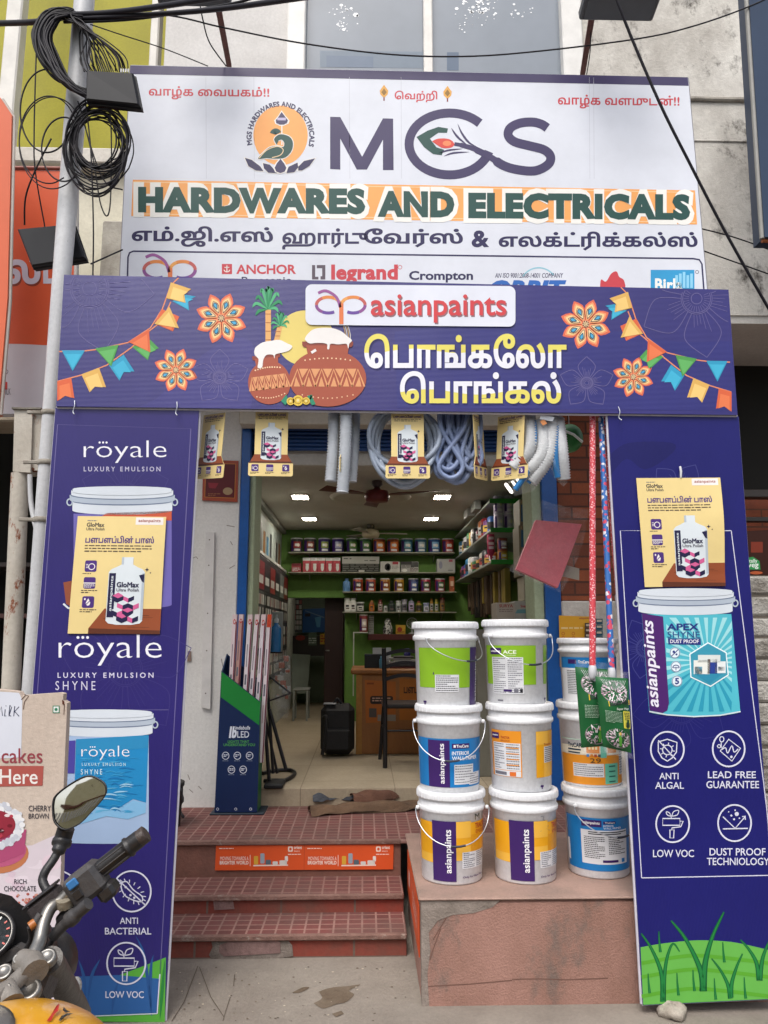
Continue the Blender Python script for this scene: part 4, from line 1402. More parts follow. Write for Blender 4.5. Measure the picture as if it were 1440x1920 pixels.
ra.poly([(1203, 1150), (1243, 1156), (1254, 1318), (1251, 1332), (1242, 1337), (1217.5, 1332)], purple, 4)
ra.vtext('asianpaints', 1215, 1163, 1242, 1326, ink('e4e2ee'), 5, .03, .18, lean=-.07)
nv_ = ink('26327a', .35)
ra.text('APEX', 1250, 1169, 1310, 1182, nv_, 5, .05)
ra.text('SHYNE', 1251, 1184, 1312, 1196, ink('2d4f86', .35), 5, .01)
ra.quad((1252, 1197), (1313, 1197), (1314, 1209), (1253, 1208), nv_, 5)
ra.text('DUST PROOF', 1256, 1199, 1310, 1206, wh, 6, .03)
for x, y in ((1265, 1224), (1267, 1250), (1269, 1277)):
    ra.ell(x, y, 10, 10.5, ink('dde8ee', .35), 5); ra.ring(x, y, 9, 9.5, 1.3, ink('6f86a6', .35), 6)
ra.line([(1259, 1230), (1271, 1218)], 1.6, nv_, 6); ra.ell(1263, 1222, 2.5, 2.5, nv_, 6, 8); ra.ell(1268, 1227, 2, 2, nv_, 6, 8)
ra.ring(1267, 1252, 6, 5, 1.6, nv_, 6, 180, 360, 10); ra.line([(1261, 1252), (1273, 1252)], 1.3, nv_, 6); ra.line([(1267, 1250), (1267, 1257)], 1.3, nv_, 6)
ra.text('5', 1265, 1271, 1273, 1283, nv_, 6, .06)
hx = [(1327, 1204), (1362, 1223), (1366, 1266), (1332, 1288), (1294, 1270), (1292, 1226)]
ra.poly(hx, ink('e6f0f2', .35), 5)
hc = (1329, 1246)
ra.poly([(hc[0] + (x - hc[0]) * .94, hc[1] + (y - hc[1]) * .94) for x, y in hx], ink('3a93ac', .35), 6)
ra.poly([(1300, 1262), (1358, 1260), (1330, 1282)], ink('2f87a6', .35), 7)
for x0, y0, x1, y1, c in ((1300, 1238, 1330, 1264, 'e0e2dc'), (1308, 1228, 1350, 1242, 'd2d8d6'), (1328, 1236, 1344, 1263, '2a3f8c'), (1340, 1240, 1360, 1262, 'dfe4e4'), (1302, 1250, 1316, 1264, '6c9fb6'), (1346, 1250, 1358, 1258, '3c5d7c'), (1326, 1236, 1331, 1263, '6d4432')):
    ra.rect(x0, y0, x1, y1, ink(c, .35), 8)
    ra.STEP
ra.ring(1251, 1405, 31, 33, 3, wi, 4)
ra.line([(1251, 1386), (1269, 1392), (1268, 1410), (1260, 1421), (1251, 1427), (1241, 1421), (1234, 1409), (1234, 1391)], 2.2, wi, 4, closed=True)
ra.ring(1251, 1406, 9, 9, 2, wi, 4, 0, 360, 16)
ra.line([(1234, 1388), (1267, 1424)], 2, wi, 4)
for k in range(8):
    a = R(45 * k + 10)
    ra.line([(1251 + 9 * math.cos(a), 1406 + 9 * math.sin(a)), (1251 + 14 * math.cos(a), 1406 + 14 * math.sin(a))], 1.7, wi, 4)
ra.ring(1366, 1404, 30, 33, 3, wi, 4)
ra.line([(1366, 1386), (1388, 1403), (1372, 1427), (1350, 1408)], 2.2, wi, 4, closed=True)
ra.line([tuple(p) for p in spline([(1352, 1406), (1360, 1402), (1364, 1412), (1372, 1398), (1376, 1410), (1384, 1404)], 4)], 2, wi, 4)
ra.ring(1353, 1386, 4, 5, 1.8, wi, 4, 0, 360, 12); ra.ring(1348, 1399, 3, 3, 1.8, wi, 4, 0, 360, 12); ra.line([(1352, 1392), (1352, 1402)], 1.6, wi, 4); ra.ell(1371, 1419, 2.5, 2.5, wi, 4, 8)
for txt, x0, y0, x1, y1 in (('ANTI', 1236, 1449, 1272, 1461), ('ALGAL', 1228, 1466, 1282, 1479), ('LEAD FREE', 1327, 1446, 1417, 1459), ('GUARANTEE', 1324, 1464, 1423, 1478), ('LOW VOC', 1224, 1593, 1301, 1607), ('DUST PROOF', 1330, 1590, 1435, 1604), ('TECHNIOLOGY', 1325, 1608, 1442, 1622)):
    ra.text(txt, x0, y0, x1, y1, wi, 4, .02)
ra.ring(1261, 1545, 31, 34, 3, wi, 4)
roller(ra, 1261, 1543, .85, wi, 4)
ra.ring(1377, 1543, 31, 34, 3, wi, 4)
ra.line([(1355, 1531), (1378, 1553), (1397, 1531)], 2.2, wi, 4); ra.line([(1355, 1554), (1402, 1553)], 2.2, wi, 4)
ra.line([(1391, 1531), (1397, 1530), (1397, 1537)], 2, wi, 4)
for x, y, r_ in ((1371, 1529, 2), (1381, 1526, 4), (1376, 1536, 2), (1378, 1519, 1.5), (1386, 1534, 1.5), (1366, 1522, 1.2)):
    ra.ell(x, y, r_, r_, wi, 4, 10)
# grass
G1, G2 = ink('63ad4b', .35), ink('57a02e', .35)
G3, G4 = ink('1f7c3c', .35), ink('0f5f33', .35)
hill = [tuple(p) for p in spline([(1201, 1776), (1250, 1768), (1310, 1763), (1370, 1766), (1420, 1776), (1456, 1785)], 5)]
ra.poly(hill + [(1461, 1872), (1206, 1884)], G1, 1)
for y in (1800, 1826, 1862):
    ra.line([tuple(p) for p in spline([(1203, y + 6), (1290, y - 8), (1360, y - 4), (1458, y + 8)], 5)], 7, G2, 2)
def blade(pts, w_):
    P_ = [tuple(p) for p in spline(pts, 5)]
    n = len(P_)
    ra.line(P_, [w_ * (1.15 - i / n) + .8 for i in range(n)], G4, 3)
    ra.line(P_, [max(.6, w_ * .62 * (1.1 - i / n)) for i in range(n)], G3, 4)
for pts, w_ in (([(1243, 1878), (1240, 1825), (1222, 1780), (1202, 1750)], 9), ([(1244, 1876), (1246, 1825), (1252, 1790), (1262, 1769), (1274, 1784)], 7), ([(1319, 1858), (1312, 1815), (1285, 1760), (1258, 1726)], 11), ([(1318, 1858), (1322, 1805), (1336, 1755), (1357, 1710)], 12),
                ([(1369, 1872), (1364, 1845), (1350, 1818), (1334, 1797)], 7), ([(1370, 1870), (1372, 1842), (1382, 1810), (1392, 1788)], 8), ([(1423, 1838), (1418, 1805), (1404, 1780), (1388, 1762)], 8), ([(1424, 1838), (1430, 1795), (1444, 1760)], 9)):
    blade(pts, w_)
for x, y0, y1 in ((1216, 1825, 1862), (1270, 1824, 1866), (1300, 1818, 1858), (1340, 1834, 1874), (1396, 1832, 1872), (1236, 1746, 1785), (1356, 1766, 1804)):
    blade([(x + 2, y1), (x, (y0 + y1) / 2), (x - 1, y0)], 4)
ra.build('print', right_b)

# twists of wire tying the banners together
def tie(px, py, label):
    m1 = MB()
    p = atY(px, py, GY - .004)
    m1.tube(spline([p + Vector((0, 0, .03)), p + Vector((.004, -.006, .005)), p + Vector((-.002, -.004, -.02)), p + Vector((.008, -.012, -.034))], 4), .0022, flat('b9bcc4', .35, .6), 6)
    tag(m1.build('wire_tie'), label, 'wire tie', 'wire ties joining the banners')
for px, py, lb in ((139, 764, 'wire tie joining overhead banner and left banner, the outer one'), (331, 766, 'wire tie joining overhead banner and left banner, near the doorway'), (1160, 775, 'wire tie joining overhead banner and right banner')):
    tie(px, py, lb)

# ================================================================== PAINT BUCKETS
plastic = stained('bucket_plastic', 'ebecef', 'dfe0e3', 6, .4, .7, .3, .02, 60, dirt2='ccc9c3', lo2=.66, hi2=.78, scale2=14)
plastic_d = flat('e0e1e6', .35, wear=.03)
wire_m = flat('c9ccd2', .3, .8)
R0, R1, BH = 0.131, 0.1425, 0.372

def bucket_root(label, loc, grp='white paint buckets stacked on the plinth'):
    return thing('paint_bucket', label, 'bucket', loc, grp)

def bucket_body():
    m1 = MB()
    m1.lathe([(R0 - .012, 0.004), (R0 - .004, 0), (R0, .006), (R0 + (R1 - R0) * .76, .283), (R1 + .004, .288), (R1 + .0065, .292), (R1 + .0065, .305), (R1 + .003, .309), (R1, .311), (R1 + .001, .345)], plastic, 56)
    return m1
def bucket_lid():
    m1 = MB()
    m1.lathe([(R1 + .002, .338), (R1 + .0085, .339), (R1 + .0095, .345), (R1 + .0095, .362), (R1 + .007, .369), (R1 + .001, .3715), (R1 - .010, .3715), (R1 - .013, .364), (R1 - .03, .3635), (.0001, .3635)], plastic, 56)
    for k in range(40):
        a = 2 * math.pi * k / 40
        m1.box((R1 + .0085, -.0012, .342), (R1 + .0105, .0012, .362), plastic_d, 0, Matrix.Rotation(a, 3, 'Z'), (0, 0, 0))
    return m1
def bucket_handle(turn, droop):
    """wire bail hanging down over the front; turn = heading of the hinge axis, droop = how far it falls"""
    m1 = MB()
    T = Matrix.Rotation(R(turn), 3, 'Z')
    pts = []
    for k in range(25):
        t = math.pi * k / 24
        x = -(R1 + .012) * math.cos(t)
        s_ = math.sin(t)
        y = -math.sqrt(max(0, (R1 + .020) ** 2 - x * x)) * .98 if abs(x) < R1 + .02 else 0
        pts.append(T @ Vector((x * 1.04, y - .004, .298 - droop * s_ ** .9)))
    m1.tube(pts, .0024, wire_m, 6)
    for sg in (0, -1):
        m1.lathe([(.0085, 0), (.0085, .010), (.004, .012)], plastic, 12, pts[sg] - (pts[sg] - Vector((0, 0, pts[sg].z))).normalized() * .014, (pts[sg] - Vector((0, 0, pts[sg].z))))
    return m1, pts

WH, PUR, YEL, YEL2, BLU, GRN, ORG2 = ink('ebebee', .3), ink('3d2363', .3), ink('e3a21f', .3), ink('eab445', .3), ink('1e78bb', .3), ink('86b32a', .3), ink('e0902a', .3)
BLK, GRY, LBL = ink('23232b', .4), ink('6d6d78', .4), ink('d9dade', .35)

def drum():
    return drum_art(R0 + .0012, R0 + (R1 - R0) * .76 + .0012, .006, .283)

def info(a, x0, x1, z0, z1, L, seed=1, cols=1, rows=14, m=None):
    """white sticker of small print; z0 is the bottom"""
    a.rect(x0, z1, x1, z0, LBL, L, 10, 1)
    wcol = (x1 - x0) / cols
    rg = random.Random(seed)
    for c in range(cols):
        for r_ in range(rows):
            zz = z1 - (z1 - z0) * (r_ + .6) / (rows + .4)
            x = x0 + wcol * c + (x1 - x0) * .04
            end = x0 + wcol * (c + 1) - (x1 - x0) * .04
            if rg.random() < .3:
                end -= wcol * rg.uniform(.1, .5)
            while x < end:
                e = min(end, x + rg.uniform(1.2, 3.5))
                a.rect(x, zz + .0018, e, zz - .0018, m or GRY, L + 1)
                x = e + .7

def dvtext(a, txt, x0, x1, z0, z1, mat, L, bold=.03, shear=0.0):
    """upright-reading lettering climbing the drum from z0 to z1"""
    nv, fs, asp = lettering(txt, bold, shear)
    a.put([(x1 - v * (x1 - x0), z0 + u * (z1 - z0)) for u, v in nv], fs, mat, L)

def dtext(a, txt, x0, x1, z0, z1, mat, L, bold=.03):
    nv, fs, asp = lettering(txt, bold)
    a.put([(x0 + u * (x1 - x0), z0 + v * (z1 - z0)) for u, v in nv], fs, mat, L)

def lab_tractor(seed, off=0):
    a = drum(); o = off
    a.rect(-80, .250, 80, .120, YEL, 1, 40, 1)
    a.rect(-80, .1205, -34 + o, .085, YEL2, 1.5, 12, 1)
    a.rect(-42 + o, .258, 2 + o, .016, PUR, 3, 14, 1)
    a.ell(-2 + o, .0225, 4, .0065, PUR, 3, 12)
    dvtext(a, 'asianpaints', -18 + o, -3 + o, .050, .225, WH, 5, .03, 0)
    a.rect(2 + o, .257, 30 + o, .19, YEL2, 2, 8, 1)
    a.rect(30 + o, .20, 56, .13, ink('d8951f', .3), 2, 8, 1)
    a.rect(2 + o, .155, 30 + o, .10, YEL2, 2, 8, 1)
    dtext(a, 'TRACTOR', 40 + o, 82 + o, .222, .245, ink('b4472c', .3), 4, .05)
    dtext(a, 'EMULSION', 42 + o, 82 + o, .202, .217, ink('b4472c', .3), 4, .02)
    info(a, 13 + o, 70, .066, .132, 3, seed, 2, 8)
    dtext(a, 'Only for Base Paint', 14 + o, 66, .026, .036, PUR, 3, .02)
    return a
def lab_primer(seed):
    a = drum()
    a.rect(-80, .232, 80, .030, BLU, 1, 44, 1)
    a.rect(-46, .226, -4, .030, PUR, 2, 14, 1)
    dvtext(a, 'asianpaints', -23, -11, .045, .212, WH, 4, .03)
    a.rect(0, .212, 34, .191, PUR, 3, 10, 1)
    dtext(a, 'TruCare', 8, 32, .195, .208, WH, 5, .05)
    a.rect(3, .207, 7, .196, WH, 5)
    dtext(a, 'INTERIOR', 0, 34, .164, .180, WH, 3, .03)
    dtext(a, 'WALL PRIMER', 0, 54, .143, .159, WH, 3, .03)
    a.put([(66, .165), (74, .165), (70, .18)], [(0, 1, 2)], PUR, 3)
    info(a, 4, 44, .042, .124, 3, seed, 1, 7)
    info(a, 34, 66, .038, .088, 4, seed + 1, 1, 5)
    return a
def lab_back_yellow(seed):
    a = drum()
    a.rect(-72, .258, -7, .064, ORG2, 1, 18, 1)
    a.rect(-70, .247, -50, .222, PUR, 3, 6, 1)
    dtext(a, 'asianpaints', -68, -52, .230, .240, WH, 5, .04)
    dtext(a, 'TRACTOR', -46, -28, .224, .234, ink('a8462a', .3), 3, .05)
    dtext(a, 'EMULSION', -46, -28, .212, .219, ink('a8462a', .3), 3, .02)
    info(a, -66, -9, .092, .206, 2, seed, 2, 11)
    for k in range(4):
        a.rect(-36, .188 - .024 * k, -12, .184 - .024 * k, ORG2, 4, 4, 1)
    a.rect(-66, .090, -9, .066, LBL, 2, 10, 1); a.rect(-64, .084, -36, .071, GRY, 3, 4, 1); a.rect(-30, .086, -18, .068, ink('d86f2f', .3), 3, 4, 1)
    a.rect(20, .256, 84, .062, YEL, 1, 16, 1); a.rect(20, .256, 50, .20, YEL2, 1.5, 6, 1); a.rect(38, .12, 84, .062, YEL2, 1.5, 8, 1)
    info(a, 38, 80, .122, .190, 3, seed + 4, 1, 8, BLK)
    dtext(a, 'Tractor', 37, 62, .195, .204, ink('a8462a', .3), 3, .05)
    a.rect(29, .030, 36, 0.022, PUR, 2); a.rect(31.4, 0.022, 33.6, .014, PUR, 2)
    return a
def lab_green_left(seed):
    a = drum()
    a.rect(-62, .256, 47, .084, GRN, 1, 34, 1)
    a.rect(47, .258, 86, .0, PUR, 2, 14, 1)
    dvtext(a, 'asianpaints', 66, 82, .02, .22, WH, 4, .03)
    a.rect(-28, .150, -26, .14, PUR, 2)
    info(a, -24, 21, .066, .140, 3, seed, 1, 8, BLK)
    a.rect(-52, .026, -44, 0.018, PUR, 2); a.rect(-49.6, 0.018, -46.4, .010, PUR, 2)
    return a
def lab_ace(seed):
    a = drum()
    a.rect(-80, .256, 28, .086, GRN, 1, 34, 1); a.rect(50, .256, 84, .086, GRN, 1, 12, 1)
    a.rect(-64, .245, -38, .217, PUR, 3, 8, 1)
    dtext(a, 'asianpaints', -62, -40, .224, .236, WH, 5, .04)
    dtext(a, 'ACE', -35, -10, .219, .236, ink('e9f0d8', .3), 3, .04)
    dtext(a, 'EMULSION', -35, -12, .211, .215, ink('e9f0d8', .3), 3, .01)
    info(a, -60, 2, .046, .205, 3, seed, 2, 17)
    a.rect(-36, .066, -20, .056, PUR, 5, 4, 1); a.rect(-16, .068, -8, .052, GRY, 5); a.rect(-5, .068, 0, .052, BLK, 5)
    a.rect(53, .026, 60, 0.018, PUR, 2); a.rect(55.4, 0.018, 57.6, .010, PUR, 2)
    a.rect(-50, .020, -38, .014, GRY, 2, 3, 1)
    return a
def lab_blue_back(seed):
    a = drum()
    a.rect(-84, .252, 84, .034, BLU, 1, 46, 1)
    a.rect(-84, .150, -76, .06, WH, 2, 3, 1)
    a.rect(-44, .244, -8, .216, PUR, 3, 12, 1)
    dtext(a, 'asianpaints', -41, -11, .223, .238, WH, 5, .04)
    a.rect(-5, .240, 18, .229, PUR, 3, 6, 1); dtext(a, 'TruCare', -2, 16, .231, .238, WH, 5, .04)
    dtext(a, 'INTERIOR', -5, 14, .217, .225, WH, 3, .02); dtext(a, 'WALL PRIMER', -5, 30, .207, .215, WH, 3, .02)
    a.rect(-46, .202, 46, .062, LBL, 2, 24, 1)
    for zz, x0, x1 in ((.196, -32, 44), (.188, -32, 30)):
        a.rect(x0, zz, x1, zz - .004, BLK, 3, 20, 1)
    info(a, -42, -2, .082, .178, 2.5, seed, 1, 12, BLK); info(a, 2, 42, .100, .178, 2.5, seed + 1, 1, 10, BLK)
    a.rect(-8, .080, 22, .070, PUR, 4, 6, 1); a.rect(30, .084, 38, .068, BLU, 4, 3, 1)
    return a
def lab_house(seed):
    a = drum()
    a.rect(-84, .140, 84, .012, ORG2, 1, 46, 1)
    a.rect(-84, .180, 84, .141, ink('e4dcc8', .3), 1, 46, 1)
    dtext(a, 'TruCARE', -60, -26, .172, .192, ink('2a3a4a', .3), 3, .05)
    a.rect(-60, .166, -32, .159, ink('2a3a4a', .3), 3, 6, 1); a.rect(-60, .152, -34, .146, ink('2a3a4a', .3), 3, 6, 1)
    a.rect(-22, .190, 2, .150, ink('d8822c', .3), 3, 6, 1); a.put([(-25, .190), (5, .190), (-4, .206), (-18, .206)], [(0, 1, 2, 3)], ink('3a3a44', .3), 4)
    for k in range(3):
        a.rect(-18 + 6 * k, .178, -14 + 6 * k, .166, ink('f0e0b0', .3), 4)
    a.rect(4, .20, 16, .13, ink('6fbda8', .3), 2, 4, 1); a.rect(18, .19, 40, .15, ink('d9882e', .3), 2, 6, 1); a.rect(20, .182, 38, .170, ink('1f4a52', .3), 3, 4, 1)
    for k, c in enumerate(('4a86c0', 'd07a30', 'a84a34', '5a5a60')):
        a.rect(-22 + 7 * k, .146, -17 + 7 * k, .134, ink(c, .3), 4)
    info(a, -50, 10, .046, .104, 2, seed, 1, 6)
    dtext(a, '29', -16, 4, .108, .128, ink('4a3a30', .3), 4, .0)
    a.rect(12, .104, 44, .016, ink('69c0a4', .3), 2, 8, 1)
    for k in range(4):
        a.rect(20, .095 - .022 * k, 36, .089 - .022 * k, ink('1f6a5a', .3), 3, 4, 1)
    info(a, 50, 76, .05, .19, 2, seed + 3, 1, 12, BLK)
    a.rect(-84, .208, 84, .205, ink('bfe0cc', .3), 1, 46, 1)
    return a
def lab_blue_side(seed):
    a = drum()
    a.rect(-84, .262, 84, .2, BLU, 1, 46, 1); a.rect(-84, .2, -20, .01, WH, 1, 10, 1); a.rect(-20, .2, 84, .0, BLU, 1, 20, 1)
    a.rect(-60, .25, -40, .225, PUR, 3, 5, 1)
    dtext(a, 'TruCare', -36, -14, .228, .246, WH, 3, .04)
    info(a, -66, -24, .05, .19, 2, seed, 1, 14, BLK)
    return a

stacks = [
    [(.388, 3.470, lab_tractor(1), 'yellow and purple paint bucket at the bottom of the leftmost stack, handle hanging in front', (0, .135)),
     (.383, 3.474, lab_primer(2), 'blue INTERIOR WALL PRIMER bucket in the middle of the leftmost stack', (-4, .155)),
     (.372, 3.470, lab_green_left(3), 'white bucket with green panel and purple band on top of the leftmost stack', (38, .10))],
    [(.712, 3.468, lab_tractor(9, 2), 'yellow and purple paint bucket with pen scribble at the bottom of the middle stack', None),
     (.706, 3.474, lab_back_yellow(5), 'white bucket with orange instruction label in the middle of the middle stack', None),
     (.696, 3.476, lab_ace(6), 'white bucket with green ACE label on top of the middle stack', (16, .125))],
    [(1.055, 3.530, lab_blue_back(7), 'blue bucket with large white instruction panel at the bottom of the right stack', (22, .12)),
     (1.062, 3.600, lab_house(8), 'white and orange bucket with a small printed house, behind the mop packets', None),
     (1.066, 3.600, lab_blue_side(10), 'white and blue bucket topping the right stack behind the mop packets', None)]]
first = None
for st_ in stacks:
    for lvl, (bx, by, lab, label, hd) in enumerate(st_):
        pit = .369 if .6 < bx < .8 else .364
        loc = (bx, by, PZ + lvl * pit + .001)
        if first is None:
            root = bucket_root(label, loc)
            bucket_body().build('body', root, True); bucket_lid().build('lid', root, True)
            first = root
        else:
            root = dup(first, loc, (0, 0, R(random.uniform(-3, 3))), label, drop=('label', 'handle', 'grip'))
        if 'topping' in label:
            root.scale = (.93, .93, .80)      # a smaller pail
        lab.build('label', root, True)
        if hd:
            hm, hp = bucket_handle(*hd)
            h = hm.build('handle', root, True)
            g_ = MB(); g_.tube(hp[11:15], .0048, flat('2b2d3c', .5), 8); g_.build('grip', h, True)
# pen scribble on the middle stack's lowest bucket
rt = [o for o in COL.objects if o.name.startswith('paint_bucket') and 'scribble' in o['label']][0]
a = drum()
m1 = MB()
for p in ([(18, .275), (24, .272), (22, .262), (27, .258)], [(16, .25), (28, .248), (18, .236), (30, .23), (20, .22), (14, .212)], [(24, .24), (34, .236), (30, .222), (38, .214)]):
    m1.tube(spline([a.P(x, y) for x, y in p], 4), .0009, GRY, 5)
m1.build('pen_mark', rt, True)
rt = [o for o in COL.objects if o.name.startswith('paint_bucket') and 'hanging in front' in o['label']][0]
a = drum(); dtext(a, 'M 1', 40, 66, .258, .282, ink('3d4a48'), 4, .0); a.build('pen_mark', rt, True)

# ================================================================== POSTERS AND CUT-OUT DANGLERS
CREAM, TAGW, PURP, NAVY, PINK, WOOD, WOOD_D, BOT = ink('e2cb8c', .45), ink('e8e2e0', .4), ink('4a2f78', .4), ink('232144', .35), ink('cf5f92', .35), ink('8f4a2c', .4), ink('5c3020', .4), ink('d5dde2', .3)
BOT_D = ink('b3bec8', .3)

def icon(a, x, y, s_, k, L):
    a.rrect(x, y, x + s_, y + s_, s_ * .15, PURP, L)
    c, d = x + s_ / 2, y + s_ / 2
    if k == 0:
        a.ring(c + s_ * .08, d + s_ * .05, s_ * .26, s_ * .26, s_ * .07, TAGW, L + 1, 0, 360, 16)
        for j in range(3):
            a.line([(x + s_ * .1, d + (j - 1) * s_ * .14), (x + s_ * .28, d + (j - 1) * s_ * .14)], s_ * .05, TAGW, L + 1)
    elif k == 1:
        a.rect(x, d - s_ * .03, x + s_, d + s_ * .06, TAGW, L + 1)
        a.lines(x + s_ * .05, d + s_ * .12, x + s_ * .95, y + s_ * .95, 3, TAGW, L + 1, .5, 0, 3)
    else:
        a.poly([(c, y + s_ * .18), (c + s_ * .2, d + s_ * .05), (c + s_ * .14, d + s_ * .26), (c - s_ * .02, d + s_ * .32), (c - s_ * .18, d + s_ * .2), (c - s_ * .16, d)], TAGW, L + 1)
        a.line([(x + s_ * .85, y + s_ * .2), (x + s_ * .2, y + s_ * .85)], s_ * .06, PURP, L + 2)
        a.ell(x + s_ * .22, y + s_ * .25, s_ * .07, s_ * .1, TAGW, L + 1, 8)

def bottle(a, x0, y0, x1, y1, L):
    """printed polish bottle filling the box"""
    X = lambda u: x0 + u * (x1 - x0)
    Y = lambda v: y0 + v * (y1 - y0)
    a.poly([(X(.34), Y(0)), (X(.66), Y(0)), (X(.66), Y(.11)), (X(.78), Y(.145)), (X(.93), Y(.18)), (X(1), Y(.225)), (X(1), Y(.94)), (X(.93), Y(.98)), (X(.7), Y(1)), (X(.3), Y(1)), (X(.07), Y(.98)), (X(0), Y(.94)), (X(0), Y(.225)), (X(.07), Y(.18)), (X(.22), Y(.145)), (X(.34), Y(.11))], BOT, L)
    a.rect(X(.34), Y(.0), X(.40), Y(.11), BOT_D, L + 1); a.rect(X(.93), Y(.24), X(1), Y(.93), BOT_D, L + 1)
    a.rect(X(.02), Y(.24), X(.20), Y(.89), NAVY, L + 2)
    a.vtext('asianpaints', X(.07), Y(.28), X(.16), Y(.80), BOT, L + 3, .03)
    a.poly([(X(.99), Y(.25)), (X(.84), Y(.27)), (X(.93), Y(.36)), (X(.99), Y(.38))], NAVY, L + 2)
    a.text('GloMax', X(.24), Y(.37), X(.86), Y(.45), NAVY, L + 3, .05)
    a.text('Ultra Polish', X(.24), Y(.465), X(.86), Y(.51), GRY, L + 3, .04)
    # tumbling cubes
    hw, hh = (X(1) - X(0)) * .155, (Y(1) - Y(0)) * .052
    rows = [(.58, .0), (.685, .5), (.79, .0), (.875, .5)]
    for r_, (v, o) in enumerate(rows):
        for k in range(4):
            cx = X(.30) + (k + o) * 2 * hw * .92
            cy = Y(v)
            if cx + hw > X(1.0):
                continue
            top = [(cx, cy - 2 * hh * .5), (cx + hw, cy - hh * .1), (cx, cy + hh * .6), (cx - hw, cy - hh * .1)]
            a.poly(top, (PINK, BOT, BOT)[(k + r_) % 3], L + 3)
            a.poly([(cx - hw, cy - hh * .1), (cx, cy + hh * .6), (cx, cy + hh * 1.9), (cx - hw, cy + hh * 1.2)], (NAVY, PINK, NAVY)[(k + r_) % 3], L + 3)
            a.poly([(cx + hw, cy - hh * .1), (cx, cy + hh * .6), (cx, cy + hh * 1.9), (cx + hw, cy + hh * 1.2)], (NAVY, NAVY, PINK)[(k + r_) % 3], L + 3)

def poster_print(a, L=1):
    """100 wide, 133 high"""
    a.rect(0, 0, 100, 133, CREAM, L, 8, 8)
    a.poly([(22, 133), (22, 127), (38, 105), (100, 105), (100, 133)], WOOD, L + 1)
    a.poly([(22, 133), (22, 127), (100, 129), (100, 133)], WOOD_D, L + 2)
    rg = random.Random(4)
    for k in range(12):
        y = rg.uniform(106, 127); x = rg.uniform(34, 70)
        a.line([(x, y), (x + rg.uniform(10, 28), y + rg.uniform(-.5, .5))], rg.uniform(.2, .7), WOOD_D, L + 2)
    a.rect(66, 1, 97, 9.5, TAGW, L + 1)
    a.text('asianpaints', 69, 3, 94, 7.5, ink('a05a4a'), L + 2, .03)
    a.lines(11.5, 4.8, 23, 6.5, 1, GRY, L + 1)
    a.text('GloMax', 11, 7.5, 31, 12.5, ink('4a4540'), L + 1, .05)
    a.text('Ultra Polish', 11, 13.2, 31.5, 16.6, ink('5d5648'), L + 1, .04)
    a.text('பளபளப்பின் பாஸ்', 11, 22.5, 88, 31, PURP, L + 1, .05)
    a.lines(11, 33.5, 86, 43, 3, ink('4b3c36'), L + 1, .42)
    for k, y in enumerate((51, 70, 91.5)):
        icon(a, 13, y, 13, k, L + 1)
        a.lines(11, y + 14.5, 29, y + (16.5 if k == 0 else 19), 1 if k == 0 else 2, ink('4b3c36'), L + 1, .5, 0, k + 2)
    bottle(a, 40, 47, 80, 123, L + 3)
    for x, y, s_ in ((82, 61, 2.6), (86, 64.5, 1.2)):
        a.poly([(x, y - s_), (x + s_ * .25, y - s_ * .25), (x + s_, y), (x + s_ * .25, y + s_ * .25), (x, y + s_), (x - s_ * .25, y + s_ * .25), (x - s_, y), (x - s_ * .25, y - s_ * .25)], NAVY, L + 2)

def poster(label, corners, plane, curl=0.0, clip_at=None):
    c = [at_plane(x, y, *plane) for x, y in corners]
    n = plane[1].normalized()
    def P(x, y):
        u, v = x / 100, y / 133
        p = (c[0] * (1 - u) + c[1] * u) * (1 - v) + (c[3] * (1 - u) + c[2] * u) * v
        return p + n * .006
    t = thing('poster', label, 'poster', c[3])
    m1 = MB(); m1.grid(lambda i, j: P(i * 100, j * 133) - n * .0006, 12, 12, ink('d9cba4', .5)); m1.build('sheet', t)
    a = Art(P, lambda x, y: n)
    poster_print(a)
    pr_ = a.build('print', t)
    off = world_loc(t)
    for o in t.children:
        bm = bmesh.new(); bm.from_mesh(o.data)
        ex, ey = (c[1] - c[0]), (c[3] - c[0])
        for k in range(1, 9):
            for co, no in ((c[0] + ex * (k / 9) - off, ex.normalized()), (c[0] + ey * (k / 9) - off, ey.normalized())):
                bmesh.ops.bisect_plane(bm, geom=bm.verts[:] + bm.edges[:] + bm.faces[:], plane_co=co, plane_no=no, dist=1e-6)
        for vt in bm.verts:
            q = vt.co + off - c[0]
            u, v = q.dot(ex) / ex.length_squared, q.dot(ey) / ey.length_squared
            vt.co += n * (curl * (max(0, u) ** 3) * (math.sin(math.pi * min(1, max(0, v) * .9 + .12)) ** 2 + .25) + .003 * math.sin(3 * v + 2 * u))
        bm.to_mesh(o.data); bm.free()
    if clip_at:
        m2 = MB(); p = at_plane(*clip_at, *plane) + n * .012
        m2.tube([p, p + Vector((.001, -.004, -.022)), p + Vector((0, 0, -.05))], [.005, .0055, .004], flat('d8d8dc', .4), 8); m2.build('peg', t)
    return t
poster('cream polish poster fixed over the printed tub on the left banner', [(147, 968), (313, 970), (300, 1189), (128, 1188)], left_plane, .004)
poster('cream polish poster hung from a white peg on the right banner', [(1192, 897), (1347, 897), (1359, 1099), (1208, 1101)], right_plane, .018, (1273, 876))

